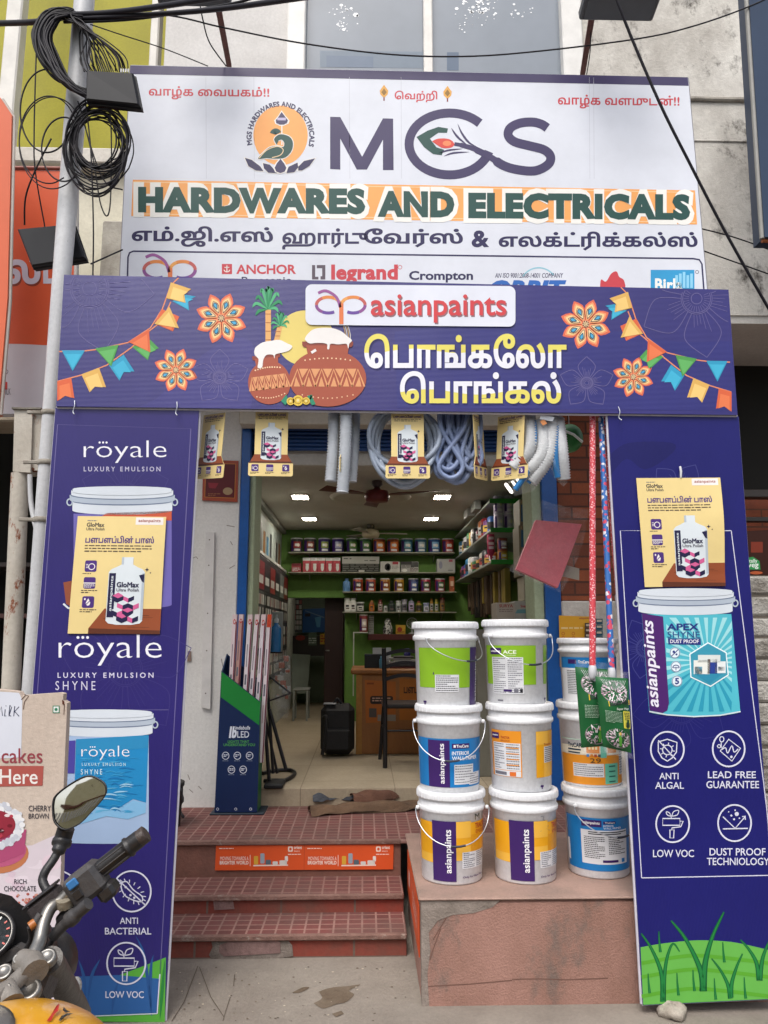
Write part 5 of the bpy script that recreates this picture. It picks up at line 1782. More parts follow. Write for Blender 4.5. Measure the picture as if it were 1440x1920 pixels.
# danglers: die-cut cards, local origin at top centre, 100 units = card width
def dangler(label, px, py, Y, width, heading, tilt=0.0, h_top=0.0):
    p = atY(px, py, Y)
    t = thing('hanging_card', label, 'hanging card', p, 'polish cards hanging in the doorway')
    k = width / 100
    ht = h_top
    out = [(13, -ht), (87, -ht), (87, 100), (96, 116), (100, 120), (100, 147), (97, 150), (3, 150), (0, 147), (0, 120), (4, 116), (13, 100)]
    m1 = MB(); m1.prism([Vector(((x - 50) * k, 0, -y * k)) for x, y in out], (0, .0025, 0), CREAM)
    m1.build('card', t, True)
    a = local_art((-50 * k, -.0002, 0), (k, 0, 0), (0, 0, -k), (0, -1, 0))
    a.text('பளபளப்பின் பாஸ்', 18, 3, 82, 10, PURP, 1, .05)
    a.lines(20, 12, 80, 20, 2, ink('4b3c36'), 1, .4)
    a.poly([(13, 100), (87, 100), (96, 116), (4, 116)], WOOD, 1); a.poly([(4, 116), (96, 116), (100, 120), (0, 120)], WOOD_D, 1)
    bottle(a, 27, 26, 73, 113, 2)
    for j, x in enumerate((7, 40, 76)):
        icon(a, x, 123, 16, j, 1); a.lines(x - 2, 141, x + 18, 146, 2, ink('4b3c36'), 1, .5)
    a.poly([(75, 38), (76, 40), (78, 41), (76, 42), (75, 44), (74, 42), (72, 41), (74, 40)], NAVY, 2)
    a.build('print', t, True)
    m2 = MB(); m2.tube([Vector((0, .0012, ht * k - .004)), Vector((.003, .002, ht * k + .12))], .0012, flat('cfcfd2', .4), 5); m2.build('thread', t, True)
    t.rotation_euler = (0, R(tilt), R(heading))
    return t
dangler('cream polish card turned inward, leftmost, in front of the framed picture', 402, 776, 3.24, .195, -38, 5)
dangler('cream polish card facing the street, left of the grey corrugated hoses', 510, 772, 3.22, .195, 2)
dangler('cream polish card facing the street in front of the big grey hose coil', 764, 776, 3.20, .195, 0)
dangler('cream polish card seen nearly edge on beside the corrugated hoses', 649, 776, 3.28, .195, 78, 2)
dangler('cream polish card seen nearly edge on right of the blue grey hose bundle', 896, 778, 3.24, .195, 64, -7)
dangler('cream polish card slanting beside the bag of white hoses', 958, 778, 3.22, .195, -46, 4)

# ================================================================== HOSES AND BAGS HANGING UNDER THE BANNER
bar = MB()
bar.tube([atY(378, 772, 3.26) + Vector((0, 0, .03)), atY(1136, 779, 3.26) + Vector((0, 0, .03))], .011, flat('8b8f96', .4, .5), 10)
tag(bar.build('hanging_rail'), 'grey metal rail behind the overhead banner that the goods hang from', 'rail')

def hose_mat(name, c, d):
    return stained(name, c, d, 6, .4, .7, .45, .15, 60)
hg = hose_mat('grey_hose', 'a9b5c8', '93a0b4')
hb = hose_mat('blue_grey_hose', '8f9fc4', '7888ac')
hc_ = hose_mat('pale_hose', 'c0c5cc', 'a4aab2')

def ribbed(m1, pts, r, mat, pitch=.006, n=9):
    P_ = [Vector(p) for p in pts]
    out, rad = [], []
    acc = 0
    L_ = [0]
    for i in range(1, len(P_)):
        L_.append(L_[-1] + (P_[i] - P_[i - 1]).length)
    steps = int(L_[-1] / (pitch / 2))
    j = 0
    for k in range(steps + 1):
        d = k * pitch / 2
        while j < len(P_) - 2 and L_[j + 1] < d:
            j += 1
        seg = max(1e-9, L_[j + 1] - L_[j])
        out.append(P_[j] + (P_[j + 1] - P_[j]) * min(1, (d - L_[j]) / seg))
        rad.append(r * (1.0 if k % 2 else .80))
    m1.tube(out, rad, mat, n)

# two long corrugated waste hoses folded over the rail
t = thing('hose_bundle', 'pale grey corrugated hoses folded over the rail, hanging straight down', 'hose', atY(635, 776, 3.28))
for k, (px, y1, Y, r_) in enumerate(((623, 905, 3.25, .029), (645, 926, 3.21, .029), (662, 905, 3.30, .026))):
    m1 = MB()
    a0, a1 = atY(px + 4, 762, Y), atY(px - 3, y1, Y)
    ribbed(m1, spline([a0 + Vector((0, .06, .02)), a0, (a0 + a1) / 2 + Vector((.004, 0, 0)), a1], 6), r_, hc_, .013, 14)
    m1.build('hose', t)
# big coil of flexible conduit
def coil(label, cx, cy, Y, rx, rz, n, mat, r, jit, seed, yaw=0, cat='hose'):
    rg = random.Random(seed)
    c = atY(cx, cy, Y)
    t = thing('hose_coil', label, cat, c)
    m1 = MB()
    pts = []
    cz_, sz_ = math.cos(R(yaw)), math.sin(R(yaw))
    kx, kz, ky = 1, 1, 0
    for i in range(n):
        a_, b_, dy = rg.uniform(-jit, jit), rg.uniform(-jit, jit), rg.uniform(-.055, .055)
        fx, fz = rx * (1 + a_), rz * (1 + b_)
        for k in range(24):
            th = 2 * math.pi * k / 24 + math.pi / 2
            x, z = fx * math.cos(th), fz * (math.sin(th)) + (rz - fz) 
            y = dy + .02 * math.sin(th * 2 + i)
            pts.append(c + Vector((x * cz_ - y * sz_, x * sz_ + y * cz_, z)))
    pts = spline(pts, 2)
    ribbed(m1, pts, r, mat, .0075, 7)
    m1.build('hose', t)
    return t
coil('large grey coil of flexible conduit hanging behind a polish card', 757, 830, 3.29, .140, .155, 14, hg, .0125, .17, 3)
t = thing('hose_bundle', 'blue grey flexible hose looped into a long hanging bundle', 'hose', atY(862, 776, 3.27))
rg = random.Random(6)
m1 = MB()
for k in range(13):
    x0 = 832 + rg.uniform(-8, 66); x1 = 832 + rg.uniform(-8, 68)
    yb = rg.uniform(856, 908); Y = 3.24 + rg.uniform(0, .07)
    a0, a1 = atY(x0, 760, Y + .02), atY(x1, 760, Y)
    mid = atY((x0 + x1) / 2 - rg.uniform(0, 14), yb, Y)
    w_ = rg.uniform(.025, .055)
    ribbed(m1, spline([a0, atY(x0 - 4, 800, Y) , mid + Vector((-w_, 0, .06)), mid, mid + Vector((w_, 0, .06)), atY(x1 + 3, 805, Y), a1], 7), .0125, hb, .0075, 8)
m1.build('hose', t)
# clear bag with white and blue hoses
t = thing('hose_bag', 'clear plastic bag of white and blue flexible hoses hanging at the right of the doorway', 'bag of hoses', atY(1000, 790, 3.25))
wh_h, bl_h = stained('white_hose', 'd2d4d6', 'b9bcc0', 6, .4, .7, .5, .2, 60), flat('2b73ae', .35)
m1 = MB(); m2 = MB()
for k, (x0, y0, xm, ym, x1, y1, r_) in enumerate(((990, 775, 992, 840, 962, 880, .034), (1014, 790, 1016, 850, 976, 896, .036), (1034, 772, 1030, 850, 994, 905, .034), (1046, 785, 1054, 850, 1058, 900, .030))):
    ribbed(m1, spline([atY(x0, y0, 3.24), atY(xm, ym, 3.21), atY(x1, y1, 3.23)], 8), r_, wh_h, .012, 12)
for k, (x0, y0, xm, ym, x1, y1, r_) in enumerate(((1002, 790, 1002, 830, 982, 872, .010), (1026, 815, 1024, 860, 990, 905, .012), (1044, 800, 1040, 850, 1046, 895, .016), (1000, 865, 986, 890, 966, 918, .013))):
    m2.tube(spline([atY(x0, y0, 3.22), atY(xm, ym, 3.20), atY(x1, y1, 3.22)], 6), r_, bl_h, 10)
m1.build('white_hose', t); m2.build('blue_hose', t)
film = clear_film('clear_bag_film', (1, 1, 1, 1), .075, .08)
def baggy(outl, Y, depth, name, parent, mat, seed=1):
    pts = [atY(x, y, Y) for x, y in outl]
    c = sum(pts, Vector()) / len(pts)
    rg = random.Random(seed)
    mm = MB()
    n = len(pts)
    for sg in (-1, 1):
        rings = []
        for k, f in enumerate((1, .85, .6, .3, 0)):
            d = depth * sg * (1 - f ** 2.2)
            rings.append([c + (p - c) * f + Vector((0, d + (rg.uniform(-.012, .012) if 0 < f < 1 else 0), 0)) for p in pts])
        vs = [q_ for r_ in rings for q_ in r_]
        fs = [(i * n + j, i * n + (j + 1) % n, (i + 1) * n + (j + 1) % n, (i + 1) * n + j) for i in range(4) for j in range(n)]
        mm.add(vs, fs, mat, True)
    return mm.build(name, parent)
baggy([(1000, 772), (1030, 770), (1056, 764), (1054, 800), (1062, 850), (1064, 905), (1056, 912), (1030, 880), (1000, 920), (965, 930), (958, 900), (966, 850), (985, 800)], 3.24, .06, 'film', t, film)
# picture of the maker's card inside the bag
a = board_art((0, 3.175, 0), NB); a.poly([(1014, 778), (1040, 782), (1036, 790), (1012, 786)], ink('d8dce2', .3), 1); a.poly([(1012, 790), (1020, 786), (1026, 794), (1018, 798)], ink('d28a55'), 1)
a.build('insert', t)
# green ball
t = thing('ball', 'small green printed ball wedged beside the bag of hoses', 'ball', atY(1068, 822, 3.4))
m1 = MB(); c = atY(1068, 822, 3.4)
m1.lathe([(.062 * math.sin(math.pi * k / 16) + 1e-5, -.068 * math.cos(math.pi * k / 16)) for k in range(17)], stained('green_ball', '2f8a3e', '236e31', 4, .4, .6, .4, .1, 60), 24, c); m1.build('shell', t)
m1 = MB(); m1.tube([c + Vector((-.05, -.045, .03)), c + Vector((0, -.069, .0)), c + Vector((.045, -.05, -.03))], .006, ink('dfe6df'), 6); m1.tube([c + Vector((0, 0, .06)), c + Vector((0, 0, .16))], .0012, flat('cfcfd2', .4), 5); m1.build('band', t)
# three foil-wrapped mop sticks and two packets of mop heads
def dots_mat(name, base, dot, scale, extra=None, sz=.30):
    m, nt, b = new_mat(name)
    v = coords(nt)
    vo = nt.nodes.new('ShaderNodeTexVoronoi'); vo.inputs['Scale'].default_value = scale
    nt.links.new(v, vo.inputs['Vector'])
    msk = ramp(nt, vo.outputs['Distance'], [(sz, (1, 1, 1)), (sz + .08, (0, 0, 0))])
    col = mixc(nt, msk, lin(base), lin(dot))
    if extra:
        hs = ramp(nt, vo.outputs['Color'], [(0.42, (0, 0, 0)), (0.45, (1, 1, 1))])
        col = mixc(nt, msk, lin(base), mixc(nt, hs, lin(dot), lin(extra)))
    nt.links.new(col, b.inputs['Base Color']); b.inputs['Roughness'].default_value = .3
    return m
reddot, floral = dots_mat('red_polka_foil', 'bf3b45', 'e3b9bb', 115), dots_mat('blue_floral_foil', '2a63a8', 'dfe0e4', 52, 'c43f58', .44)
def stick(label, p0, p1, Y0, Y1, r_, mat, cap):
    t = thing('mop_stick', label, 'mop stick', atY(*p1, Y1), 'mop sticks leaning by the right banner')
    a0, a1 = atY(*p0, Y0), atY(*p1, Y1)
    m1 = MB(); m1.tube([a0 + (a1 - a0) * k / 6 for k in range(7)], r_, mat, 14); m1.build('shaft', t)
    m1 = MB(); d = (a1 - a0).normalized(); m1.lathe([(r_ + .001, 0), (r_ + .003, .01), (r_ + .002, .05), (.006, .055)], flat(cap, .4), 14, a1 - d * .012, d); m1.build('socket', t)
stick('red polka dot mop stick nearest the doorway, left of the blue floral one', (1111, 760), (1111, 1254), 3.22, 3.06, .0135, reddot, 'c2c3c8')
stick('blue floral mop stick between the two red ones', (1126, 760), (1147, 1258), 3.24, 3.07, .0125, floral, 'c2c3c8')
stick('red polka dot mop stick half hidden behind the right banner', (1131, 760), (1160, 1120), 3.27, 3.22, .0130, reddot, 'c2c3c8')

def mop_packet(label, c4, Y, seed):
    t = thing('mop_packet', label, 'mop packet', atY(*c4[3], Y), 'green packets of mop heads')
    q = [atY(x, y, Y) for x, y in c4]
    def P(x, y, off=0):
        u, v = x / 100, y / 180
        p = (q[0] * (1 - u) + q[1] * u) * (1 - v) + (q[3] * (1 - u) + q[2] * u) * v
        bul = math.sin(math.pi * min(1, max(0, u))) ** .6 * math.sin(math.pi * min(1, max(0, v))) ** .5
        return p + Vector((0, -.035 * bul - .004 * math.sin(v * 14 + u * 5) * bul - off, 0))
    m1 = MB()
    gp = ink('1f5a32', .25)
    m1.grid(lambda i, j: P(i * 100, j * 180), 14, 20, gp)
    m1.grid(lambda i, j: P(i * 100, j * 180) * 0 + Vector((P(i * 100, j * 180).x, 2 * Y - P(i * 100, j * 180).y, P(i * 100, j * 180).z)), 14, 20, gp)
    m1.build('packet', t)
    a = Art(P, lambda x, y: Vector((0, -1, 0)))
    a.STEP = .0007
    rg = random.Random(seed)
    # windows that show the pink and white mop strings
    for (cx, cy, rx, ry) in ((50, 36, 40, 28), (52, 150, 40, 24)):
        a.ell(cx, cy, rx, ry, ink('8a7f84', .4), 1, 26)
        for k in range(110):
            th, rr = rg.uniform(0, 6.283), math.sqrt(rg.random())
            x, y = cx + rx * rr * .95 * math.cos(th), cy + ry * rr * .95 * math.sin(th)
            dx, dy = 5 * math.cos(th) + rg.uniform(-2, 2), 5 * math.sin(th) + rg.uniform(-2, 2)
            a.line([(x - dx * .6, y - dy * .6), (x + dx * .6, y + dy * .6)], rg.uniform(1.4, 2.6), ink(rg.choice(['e2d6dc', 'cfa9bd', 'e8e4e6', '6a5b62', 'c9bfc6']), .4), 2 + rg.random())
    for k in range(16):      # folds of clear film in the upper window
        x = 14 + k * 5
        a.line([(x, 6), (50 + (x - 50) * .6, 30)], .8, ink('cdd2d2', .3), 4)
    a.poly([(26, 60), (98, 52), (98, 64), (26, 73)], ink('d8b83a'), 4)
    a.text('CLEAN WELL', 30, 60, 95, 70, BLK, 5, .06, slope=-.12)
    a.text('Super Mop', 48, 74, 92, 81, ink('dfe6df'), 4, .02, .2, slope=-.08)
    a.lines(14, 84, 66, 114, 9, ink('a9c2ac'), 4, .4, 0, seed)
    a.rrect(70, 80, 98, 122, 3, ink('d8cf4a'), 4); a.lines(73, 84, 95, 104, 5, BLK, 5, .5)
    for k in range(8):
        a.rect(78 + k * 2.2, 107, 79.2 + k * 2.2, 119, BLK, 5)
    a.poly([(54, 168), (50, 150), (56, 138), (62, 150), (62, 168)], ink('5aa83e'), 5); a.ell(56, 137, 4, 4, ink('d8b060'), 5, 10)
    a.build('print', t)
    m2 = MB(); n_ = 10
    m2.grid(lambda i, j: P(i * 100, 180 - .01) + Vector((.012 * j, -.01 * math.sin(i * 12) * j, -.025 * j)), 14, 2, film)
    m2.build('seal', t); m2 = MB()
    m2.grid(lambda i, j: P(i * 100, .01) + Vector((0, -.008 * math.sin(i * 14) * j, .025 * j)), 14, 2, film)
    m2.build('seal', t)
mop_packet('green mop packet hanging from the red polka dot stick, partly covered by the other packet', [(1078, 1250), (1152, 1256), (1146, 1398), (1090, 1402)], 3.10, 3)
mop_packet('green mop packet hanging in front from the blue floral stick, CLEAN WELL lettering in full', [(1116, 1268), (1178, 1272), (1184, 1412), (1130, 1400)], 3.02, 4)

# pink boards in a crumpled clear bag
t = thing('wrapped_board_pack', 'pink boards in a crumpled clear bag hanging askew by the brick pier', 'packet', atY(1030, 1030, 3.6))
Yp = 3.62
m1 = MB()
pk = stained('pink_card', 'd8727c', 'c8646e', 3, .4, .7, .5, .05, 60)
c4 = [atY(x, y, Yp) for x, y in ((1005, 975), (1091, 983), (1046, 1102), (968, 1067))]
for k in range(4):
    m1.prism([p + Vector((.001 * k, .014 * k, 0)) for p in c4], (0, .012, 0), pk)
m1.build('boards', t)
baggy([(1016, 938), (1060, 950), (1103, 955), (1098, 1000), (1086, 1040), (1064, 1090), (1052, 1112), (1010, 1094), (954, 1070), (957, 1064), (985, 1020), (1000, 975)], Yp + .02, .06, 'film', t, clear_film('thin_bag_film', (1, 1, 1, 1), .03, .08), 5)
a = board_art((0, Yp + .06, 0), NB)
a.poly([(1056, 1058), (1086, 1066), (1086, 1088), (1050, 1080)], ink('a9a294'), 1); a.build('paper_slip', t)

# ================================================================== FRONT OF THE SHOP
def on(a, n=NB):
    return a
# framed picture
t = thing('framed_picture', 'small dark red certificate in an orange wooden frame on the white pier', 'picture', atY(415, 938, FY))
q = [atY(x, y, FY - .015) for x, y in ((381, 862), (447, 864), (445, 941), (379, 938))]
m1 = MB(); m1.prism(q, (0, .013, 0), flat('9a3d1e', .4)); m1.build('frame', t)
a = board_art((0, FY - .0155, 0), NB)
a.poly([(386, 869), (442, 870), (440, 934), (384, 932)], ink('5c161d'), 1); a.line([(386, 869), (442, 870), (440, 934), (384, 932)], 1.6, ink('c07a34'), 2, closed=True)
a.ell(427, 921, 9, 7, ink('a58a68'), 2); a.lines(390, 925, 414, 931, 2, ink('8f5a3a'), 2); a.poly([(390, 905), (410, 906), (404, 916), (392, 915)], ink('8a2430'), 2)
a.build('picture', t)
# PVC trunking and a junction plate on the pier
t = thing('cable_trunking', 'white plastic cable trunking running up the white pier', 'trunking', atY(392, 1326, FY))
m1 = MB(); q = [atY(x, y, FY - .025) for x, y in ((386, 998), (402, 998), (394, 1330), (377, 1326))]
m1.prism(q, (0, .024, 0), flat('d0cdca', .5)); m1.build('channel', t)
a = board_art((0, FY - .0255, 0), NB)
for y in (1012, 1060, 1150, 1220, 1300):
    a.ell(393 - (y - 1000) * .025, y, 1.4, 1.4, flat('6a625a', .6), 1, 8)
a.build('screw', t)
m1 = MB(); q = [atY(x, y, FY - .01) for x, y in ((345, 1221), (358, 1221), (358, 1240), (345, 1240))]
m1.prism(q, (0, .0095, 0), stained('rusty_plate', '8a7468', '5f4a40', 9)); tag(m1.build('wall_plate'), 'small brownish metal plate low on the white pier', 'plate')
# scuffs on the pier
a = board_art((0, FY - .0005, 0), NB)
sc = flat('8f877f', .9)
for p in ([(357, 1042), (362, 1046), (368, 1044), (371, 1048)], [(425, 985), (440, 988)], [(432, 1015), (436, 1022)], [(430, 1066), (440, 1060)], [(355, 1480), (362, 1486)], [(352, 1452), (356, 1462)], [(372, 1474), (378, 1480)], [(415, 1235), (418, 1250)]):
    a = board_art((0, FY - .0005, 0), NB); a.line(p, 1.5, sc, 1); a.build('scuff', bld)
# dust bin behind the left banner
t = thing('bin', 'dark bin half hidden behind the left banner with a plastic bag tied to it', 'bin', (-1.30, 4.45, .12))
m1 = MB(); m1.lathe([(.10, 0), (.115, .01), (.135, .46), (.142, .465), (.142, .485), (.12, .485), (.11, .05)], flat('2b2825', .6), 24, (-1.17, 4.50, .12)); m1.build('body', t)
m1 = MB(); m1.tube(spline([(-1.045, 4.47, .60), (-1.02, 4.45, .53), (-1.035, 4.46, .47), (-1.01, 4.45, .42)], 4), [.004 + .003 * (k % 3) for k in range(13)], flat('1e1c1e', .4), 6); m1.build('bag_handle', t)

# LED display box with tube-light cartons
LY = 4.755
t = thing('display_box', 'dark blue and green cardboard display box holding tube light cartons', 'display box', (-.76, 4.6, .369))
zl = .3705
bl, br_ = atZ(400, 1527, zl), atZ(486, 1527, zl)
Yf = bl.y
q = [atY(x, y, Yf) for x, y in ((402, 1523), (482, 1523), (488, 1316), (415, 1258))]
navyc = ink('12264f', .45)
m1 = MB()
m1.prism(q, (0, .012, 0), navyc)
bk = [p + Vector((0, .16, 0)) for p in q]
m1.prism([q[1] + Vector((0, .0125, 0)), bk[1], bk[2] + Vector((0, 0, .10)), q[2] + Vector((0, .0125, 0))], (-.008, 0, 0), ink('1c6a3c', .45))
m1.prism([q[0] + Vector((0, .0125, 0)), bk[0], bk[3] + Vector((0, 0, .10)), q[3] + Vector((0, .0125, 0))], (.008, 0, 0), ink('0f2a4a', .45))
m1.prism([bk[0] + Vector((0, .0005, 0)), bk[1] + Vector((0, .0005, 0)), bk[2] + Vector((0, .0005, .1)), bk[3] + Vector((0, .0005, .1))], (0, .01, 0), navyc)
m1.build('carton', t)
m1 = MB(); m1.box((bl.x - .02, Yf - .02, .3695), (br_.x + .03, Yf + .19, .379), flat('1a2a38', .5), .002); m1.build('base', t)
a = board_art((0, Yf, 0), NB)
gband = ink('1d7f36', .45)
a.poly([(415, 1259), (488, 1317), (486, 1360), (414, 1307)], gband, 1)
wl3 = ink('d5dbe6', .4)
a.text('Ib', 429, 1362, 444, 1384, wl3, 1, .08, .2); a.text('LED', 445, 1371, 467, 1383, wl3, 1, .01); a.text('indiabulls', 441, 1361, 469, 1368, wl3, 1, .03, .15)
gt = ink('4d9a4a', .45)
a.text('LIGHTS THAT', 427, 1388, 467, 1393, gt, 1, .03); a.text('UNDERSTAND YOU', 419, 1394, 478, 1399, gt, 1, .03)
for x, y in ((423, 1417), (445, 1417), (468, 1417), (434, 1443), (456, 1443)):
    a.ring(x, y, 6.3, 6.8, 1.2, wl3, 1, 0, 360, 20); a.lines(x - 4, y - 2.5, x + 4, y + 3, 2, wl3, 1, .6, 0, int(x)); a.lines(x - 6, y + 9, x + 6, y + 11, 1, ink('7f8ba0'), 1)
for x in (408, 442, 470):
    a.ring(x, 1517, 2.2, 2.2, .8, wl3, 1, 0, 360, 10)
a.build('print', t)
for k, (x0, x1, y1, tx, c, red) in enumerate(((423, 434, 1330, 438, 'd9c9cc', 1), (435, 444, 1300, 450, 'b9928a', 1), (449, 459, 1330, 467, 'd9d0d4', 1), (459, 472, 1345, 480, 'd9d0d4', 1), (472, 484, 1360, 492, 'd5ccd2', 1), (484, 494, 1370, 503, 'd9d0d4', 2))):
    tt = thing('tube_light_carton', ['tube light carton at the far left of the display box', 'brownish tube light carton, second in the display box', 'pale tube light carton, third from the left in the display box', 'pale tube light carton, fourth from the left in the display box', 'pale tube light carton, fifth from the left in the display box', 'tube light carton with an orange end at the right of the display box'][k], 'carton', atY(x0, y1, Yf + .06), 'tube light cartons in the display box')
    Yc = Yf + .05 + .012 * (k % 2)
    w_ = 9
    lo, hi = atY(x0, y1 + 60, Yc), atY(tx - 2, 1152, Yc)
    dx = Vector((.030, 0, 0))
    m1 = MB(); m1.prism([lo, lo + dx, hi + dx, hi], (0, .03, 0), ink(c, .4)); m1.build('box', tt)
    a = Art(lambda x, y, lo=lo, hi=hi: lo + (hi - lo) * (1 - y / 100) + Vector((.030 * x / 10, 0, 0)), lambda x, y: Vector((0, -1, 0)))
    a.rect(7.5, 0, 10, 100, ink('6f2f3f', .4), 1); a.rect(.5, 0, 9.5, 6 if red == 1 else 9, ink('c8502f' if red == 2 else 'd8c4c4', .4), 2); a.ring(5, 6, 2.2, 1.7, 1, ink('c0392f', .4), 3, 0, 360, 12)
    a.rect(2.8, 24, 4.2, 42, ink('6a6672'), 2); a.rect(2, 48, 5.5, 56, GRY, 2); a.rect(2.8, 62, 4.0, 74, ink('a86a72'), 2)
    a.build('print', tt)

# black wire display stand
t = thing('display_stand', 'thin black metal display stand with a looped foot just inside the doorway', 'stand', (-.50, 5.15, SF))
m1 = MB(); bk_m = flat('14131a', .4)
m1.tube([atY(489, 1250, 5.05), atY(505, 1470, 5.05)], .012, bk_m, 8); m1.tube([atY(495, 1180, 5.12), atY(512, 1450, 5.12)], .010, bk_m, 8); m1.tube([atY(505, 1330, 5.08), atY(536, 1442, 5.08)], .012, bk_m, 8); m1.tube([atY(494, 1330, 5.15), atY(520, 1450, 5.15)], .009, bk_m, 8)
m1.build('upright', t)
m1 = MB(); b0 = atZ(500, 1462, SF + .015)
m1.tube(spline([atZ(495, 1464, SF + .014), atZ(530, 1464, SF + .014), atZ(552, 1452, SF + .014), atZ(545, 1444, SF + .014), atZ(512, 1445, SF + .014), atZ(492, 1450, SF + .014)], 5), .013, bk_m, 8); m1.build('foot', t)
m1 = MB(); m1.tube([atY(507, 1270, 5.1), atY(545, 1300, 5.1)], .007, bk_m, 6); m1.tube([atY(488, 1320, 5.1), atY(545, 1300, 5.1)], .006, bk_m, 6); m1.build('arm', t)
m1 = MB(); m1.box(atZ(494, 1480, SF) + Vector((0, 0, .001)), atZ(536, 1468, SF) + Vector((0, 0, .03)), flat('15161a', .6), .008); tag(m1.build('floor_block'), 'flat black block lying on the shop floor by the doorway', 'block')

# orange advertising sticker on the top riser
t = thing('riser_sticker', 'orange advertising sticker strip across the top step riser', 'sticker', atY(570, 1628, 4.19))
q = [atY(x, y, 4.186) for x, y in ((405, 1585), (738, 1583), (737, 1630), (403, 1632))]
m1 = MB(); m1.prism(q, (0, .004, 0), og); m1.build('sheet', t)
a = board_art((0, 4.1858, 0), NB)
ow = ink('f0dcd0', .4)
for dx in (0, 165):
    a.text('MOVING TOWARDS A', 413 + dx, 1606, 466 + dx, 1613, ow, 1, .01); a.text('BRIGHTER WORLD', 412 + dx, 1614, 466 + dx, 1621, ow, 1, .06)
    a.lines(411 + dx, 1590, 440 + dx, 1593, 1, ow, 1); a.line([(469 + dx, 1603), (469 + dx, 1624)], 1, ow, 1)
    a.line([(475 + dx, 1623), (540 + dx, 1622)], 2.5, ow, 1)
    for x0, y0, x1, y1, c in ((476, 1605, 484, 1621, 'd8a83e'), (488, 1600, 496, 1619, '9aa6b2'), (498, 1612, 508, 1621, '5b6a74'), (511, 1615, 521, 1621, 'd8d4cf'), (524, 1613, 538, 1621, 'dcd6d0'), (534, 1605, 540, 1615, 'e8e0da')):
        a.rrect(x0 + dx, y0, x1 + dx, y1, 1.8, ink(c, .4), 2)
    a.rrect(540 + dx - 0, 1587, 549 + dx, 1597, 2, ow, 1); a.ell(544.5 + dx, 1592, 2.5, 2.8, og, 2, 10); a.text('orient', 551 + dx, 1586, 566 + dx, 1592, ow, 1, .05); a.text('electric', 551 + dx, 1594, 562 + dx, 1597, ow, 1, .01); a.lines(540 + dx, 1601, 567 + dx, 1604, 1, ow, 1)
a.line([(571, 1584), (570, 1631)], .8, ink('b8482a'), 1)
a.build('print', t)

# rags in front of the shop floor edge
def rag(name, label, mat, c0, c1, wid, hgt, seed, layers=3):
    t = thing(name, label, 'cloth', (c0 + c1) / 2)
    rg = random.Random(seed)
    m1 = MB()
    d = (c1 - c0)
    nrm = Vector((-d.y, d.x, 0)).normalized()
    for L in range(layers):
        ph = rg.uniform(0, 6)
        def P(i, j, L=L, ph=ph):
            s_ = i
            jj = (j - .5) * 2
            wv = .012 * math.sin(9 * s_ + ph + 4 * j) + .008 * math.sin(23 * s_ + ph * 2 + 7 * j)
            z = hgt * (L + 1) / layers * (1 - abs(jj) ** 3 * .75) + wv * .7
            return c0 + d * s_ + nrm * (jj * wid * (1 - .12 * L) + .015 * math.sin(7 * s_ + ph)) + Vector((0, 0, max(z, .004 + .004 * L)))
        m1.grid(P, 36, 10, mat)
    m1.build('fabric', t)
    return t
def cloth(c, d):
    return stained('cloth_' + c, c, d, 6, .35, .7, .95, .8, 90)
z3 = .3695
rag('doormat_cloth', 'folded brown sack laid on the top step in front of the shop floor', cloth('7a5f49', '5a4534'), atZ(580, 1526, z3), atZ(785, 1514, z3), .085, .045, 2)
rag('floor_rag', 'grey blue rag lying over the brown sack', cloth('55585f', '3b3e45'), atZ(586, 1509, z3) + Vector((0, 0, .028)), atZ(668, 1507, z3) + Vector((0, 0, .028)), .06, .045, 5, 2)
rag('floor_rag', 'reddish brown rag crumpled against the paint buckets', cloth('74503f', '523629'), atZ(660, 1514, z3) + Vector((0, 0, .022)), atZ(786, 1503, z3) + Vector((0, 0, .03)), .07, .065, 9, 2)
# stone under the right banner
t = MB()
c = atZ(1262, 1896, .02)
rg = random.Random(12)
pr = []
for k in range(9):
    th = math.pi * k / 8
    pr.append((max(1e-4, math.sin(th)), -math.cos(th)))
vs, fs = [], []
n = 14
for r_, z in pr:
    for k in range(n):
        a_ = 2 * math.pi * k / n
        j = 1 + .16 * math.sin(3 * a_ + z * 2) + rg.uniform(-.07, .07)
        vs.append(c + Vector((.055 * r_ * math.cos(a_) * j, .045 * r_ * math.sin(a_) * j, .030 * z * j)))
for i in range(8):
    for k in range(n):
        fs.append((i * n + k, i * n + (k + 1) % n, (i + 1) * n + (k + 1) % n, (i + 1) * n + k))
t.add(vs, fs, stained('pale_stone', 'b5aca0', '8b8176', 9, .4, .65, .9, .6, 70), True)
tag(t.build('stone'), 'small pale stone wedged under the foot of the right banner', 'stone')

# ================================================================== INSIDE THE SHOP
shelf_m = stained('shelf_board', '9a9b8c', '80816f', 4, .4, .7, .6, .1, 60)
def can_bodies():
    m1 = MB(); m1.lathe([(.058, 0), (.062, .003), (.062, .118), (.060, .122)], flat('c9cacc', .4), 20)
    return m1
rack = thing('wall_shelf_rack', 'green rack of four shelves on the back wall of the shop', 'shelves', (.45, 8.5, SF))
SHF = []
for k, (x0, x1, y) in enumerate(((540, 853, 1035), (540, 853, 1072.5), (642, 856, 1109), (642, 856, 1147))):
    a0, a1 = atY(x0, y, 8.36), atY(x1, y, 8.36)
    z = (a0.z + a1.z) / 2
    SHF.append(z)
    m1 = MB(); m1.box((a0.x, 8.36, z - .012), (a1.x, YB - .001, z), shelf_m, .002); m1.build('shelf', rack)
    m1 = MB()
    for f in (.12, .5, .88):
        x = a0.x + (a1.x - a0.x) * f
        m1.prism([(x, YB - .002, z - .0125), (x, YB - .002, z - .09), (x, 8.42, z - .0125)], (.006, 0, 0), flat('8d948a', .5))
    m1.build('bracket', rack)

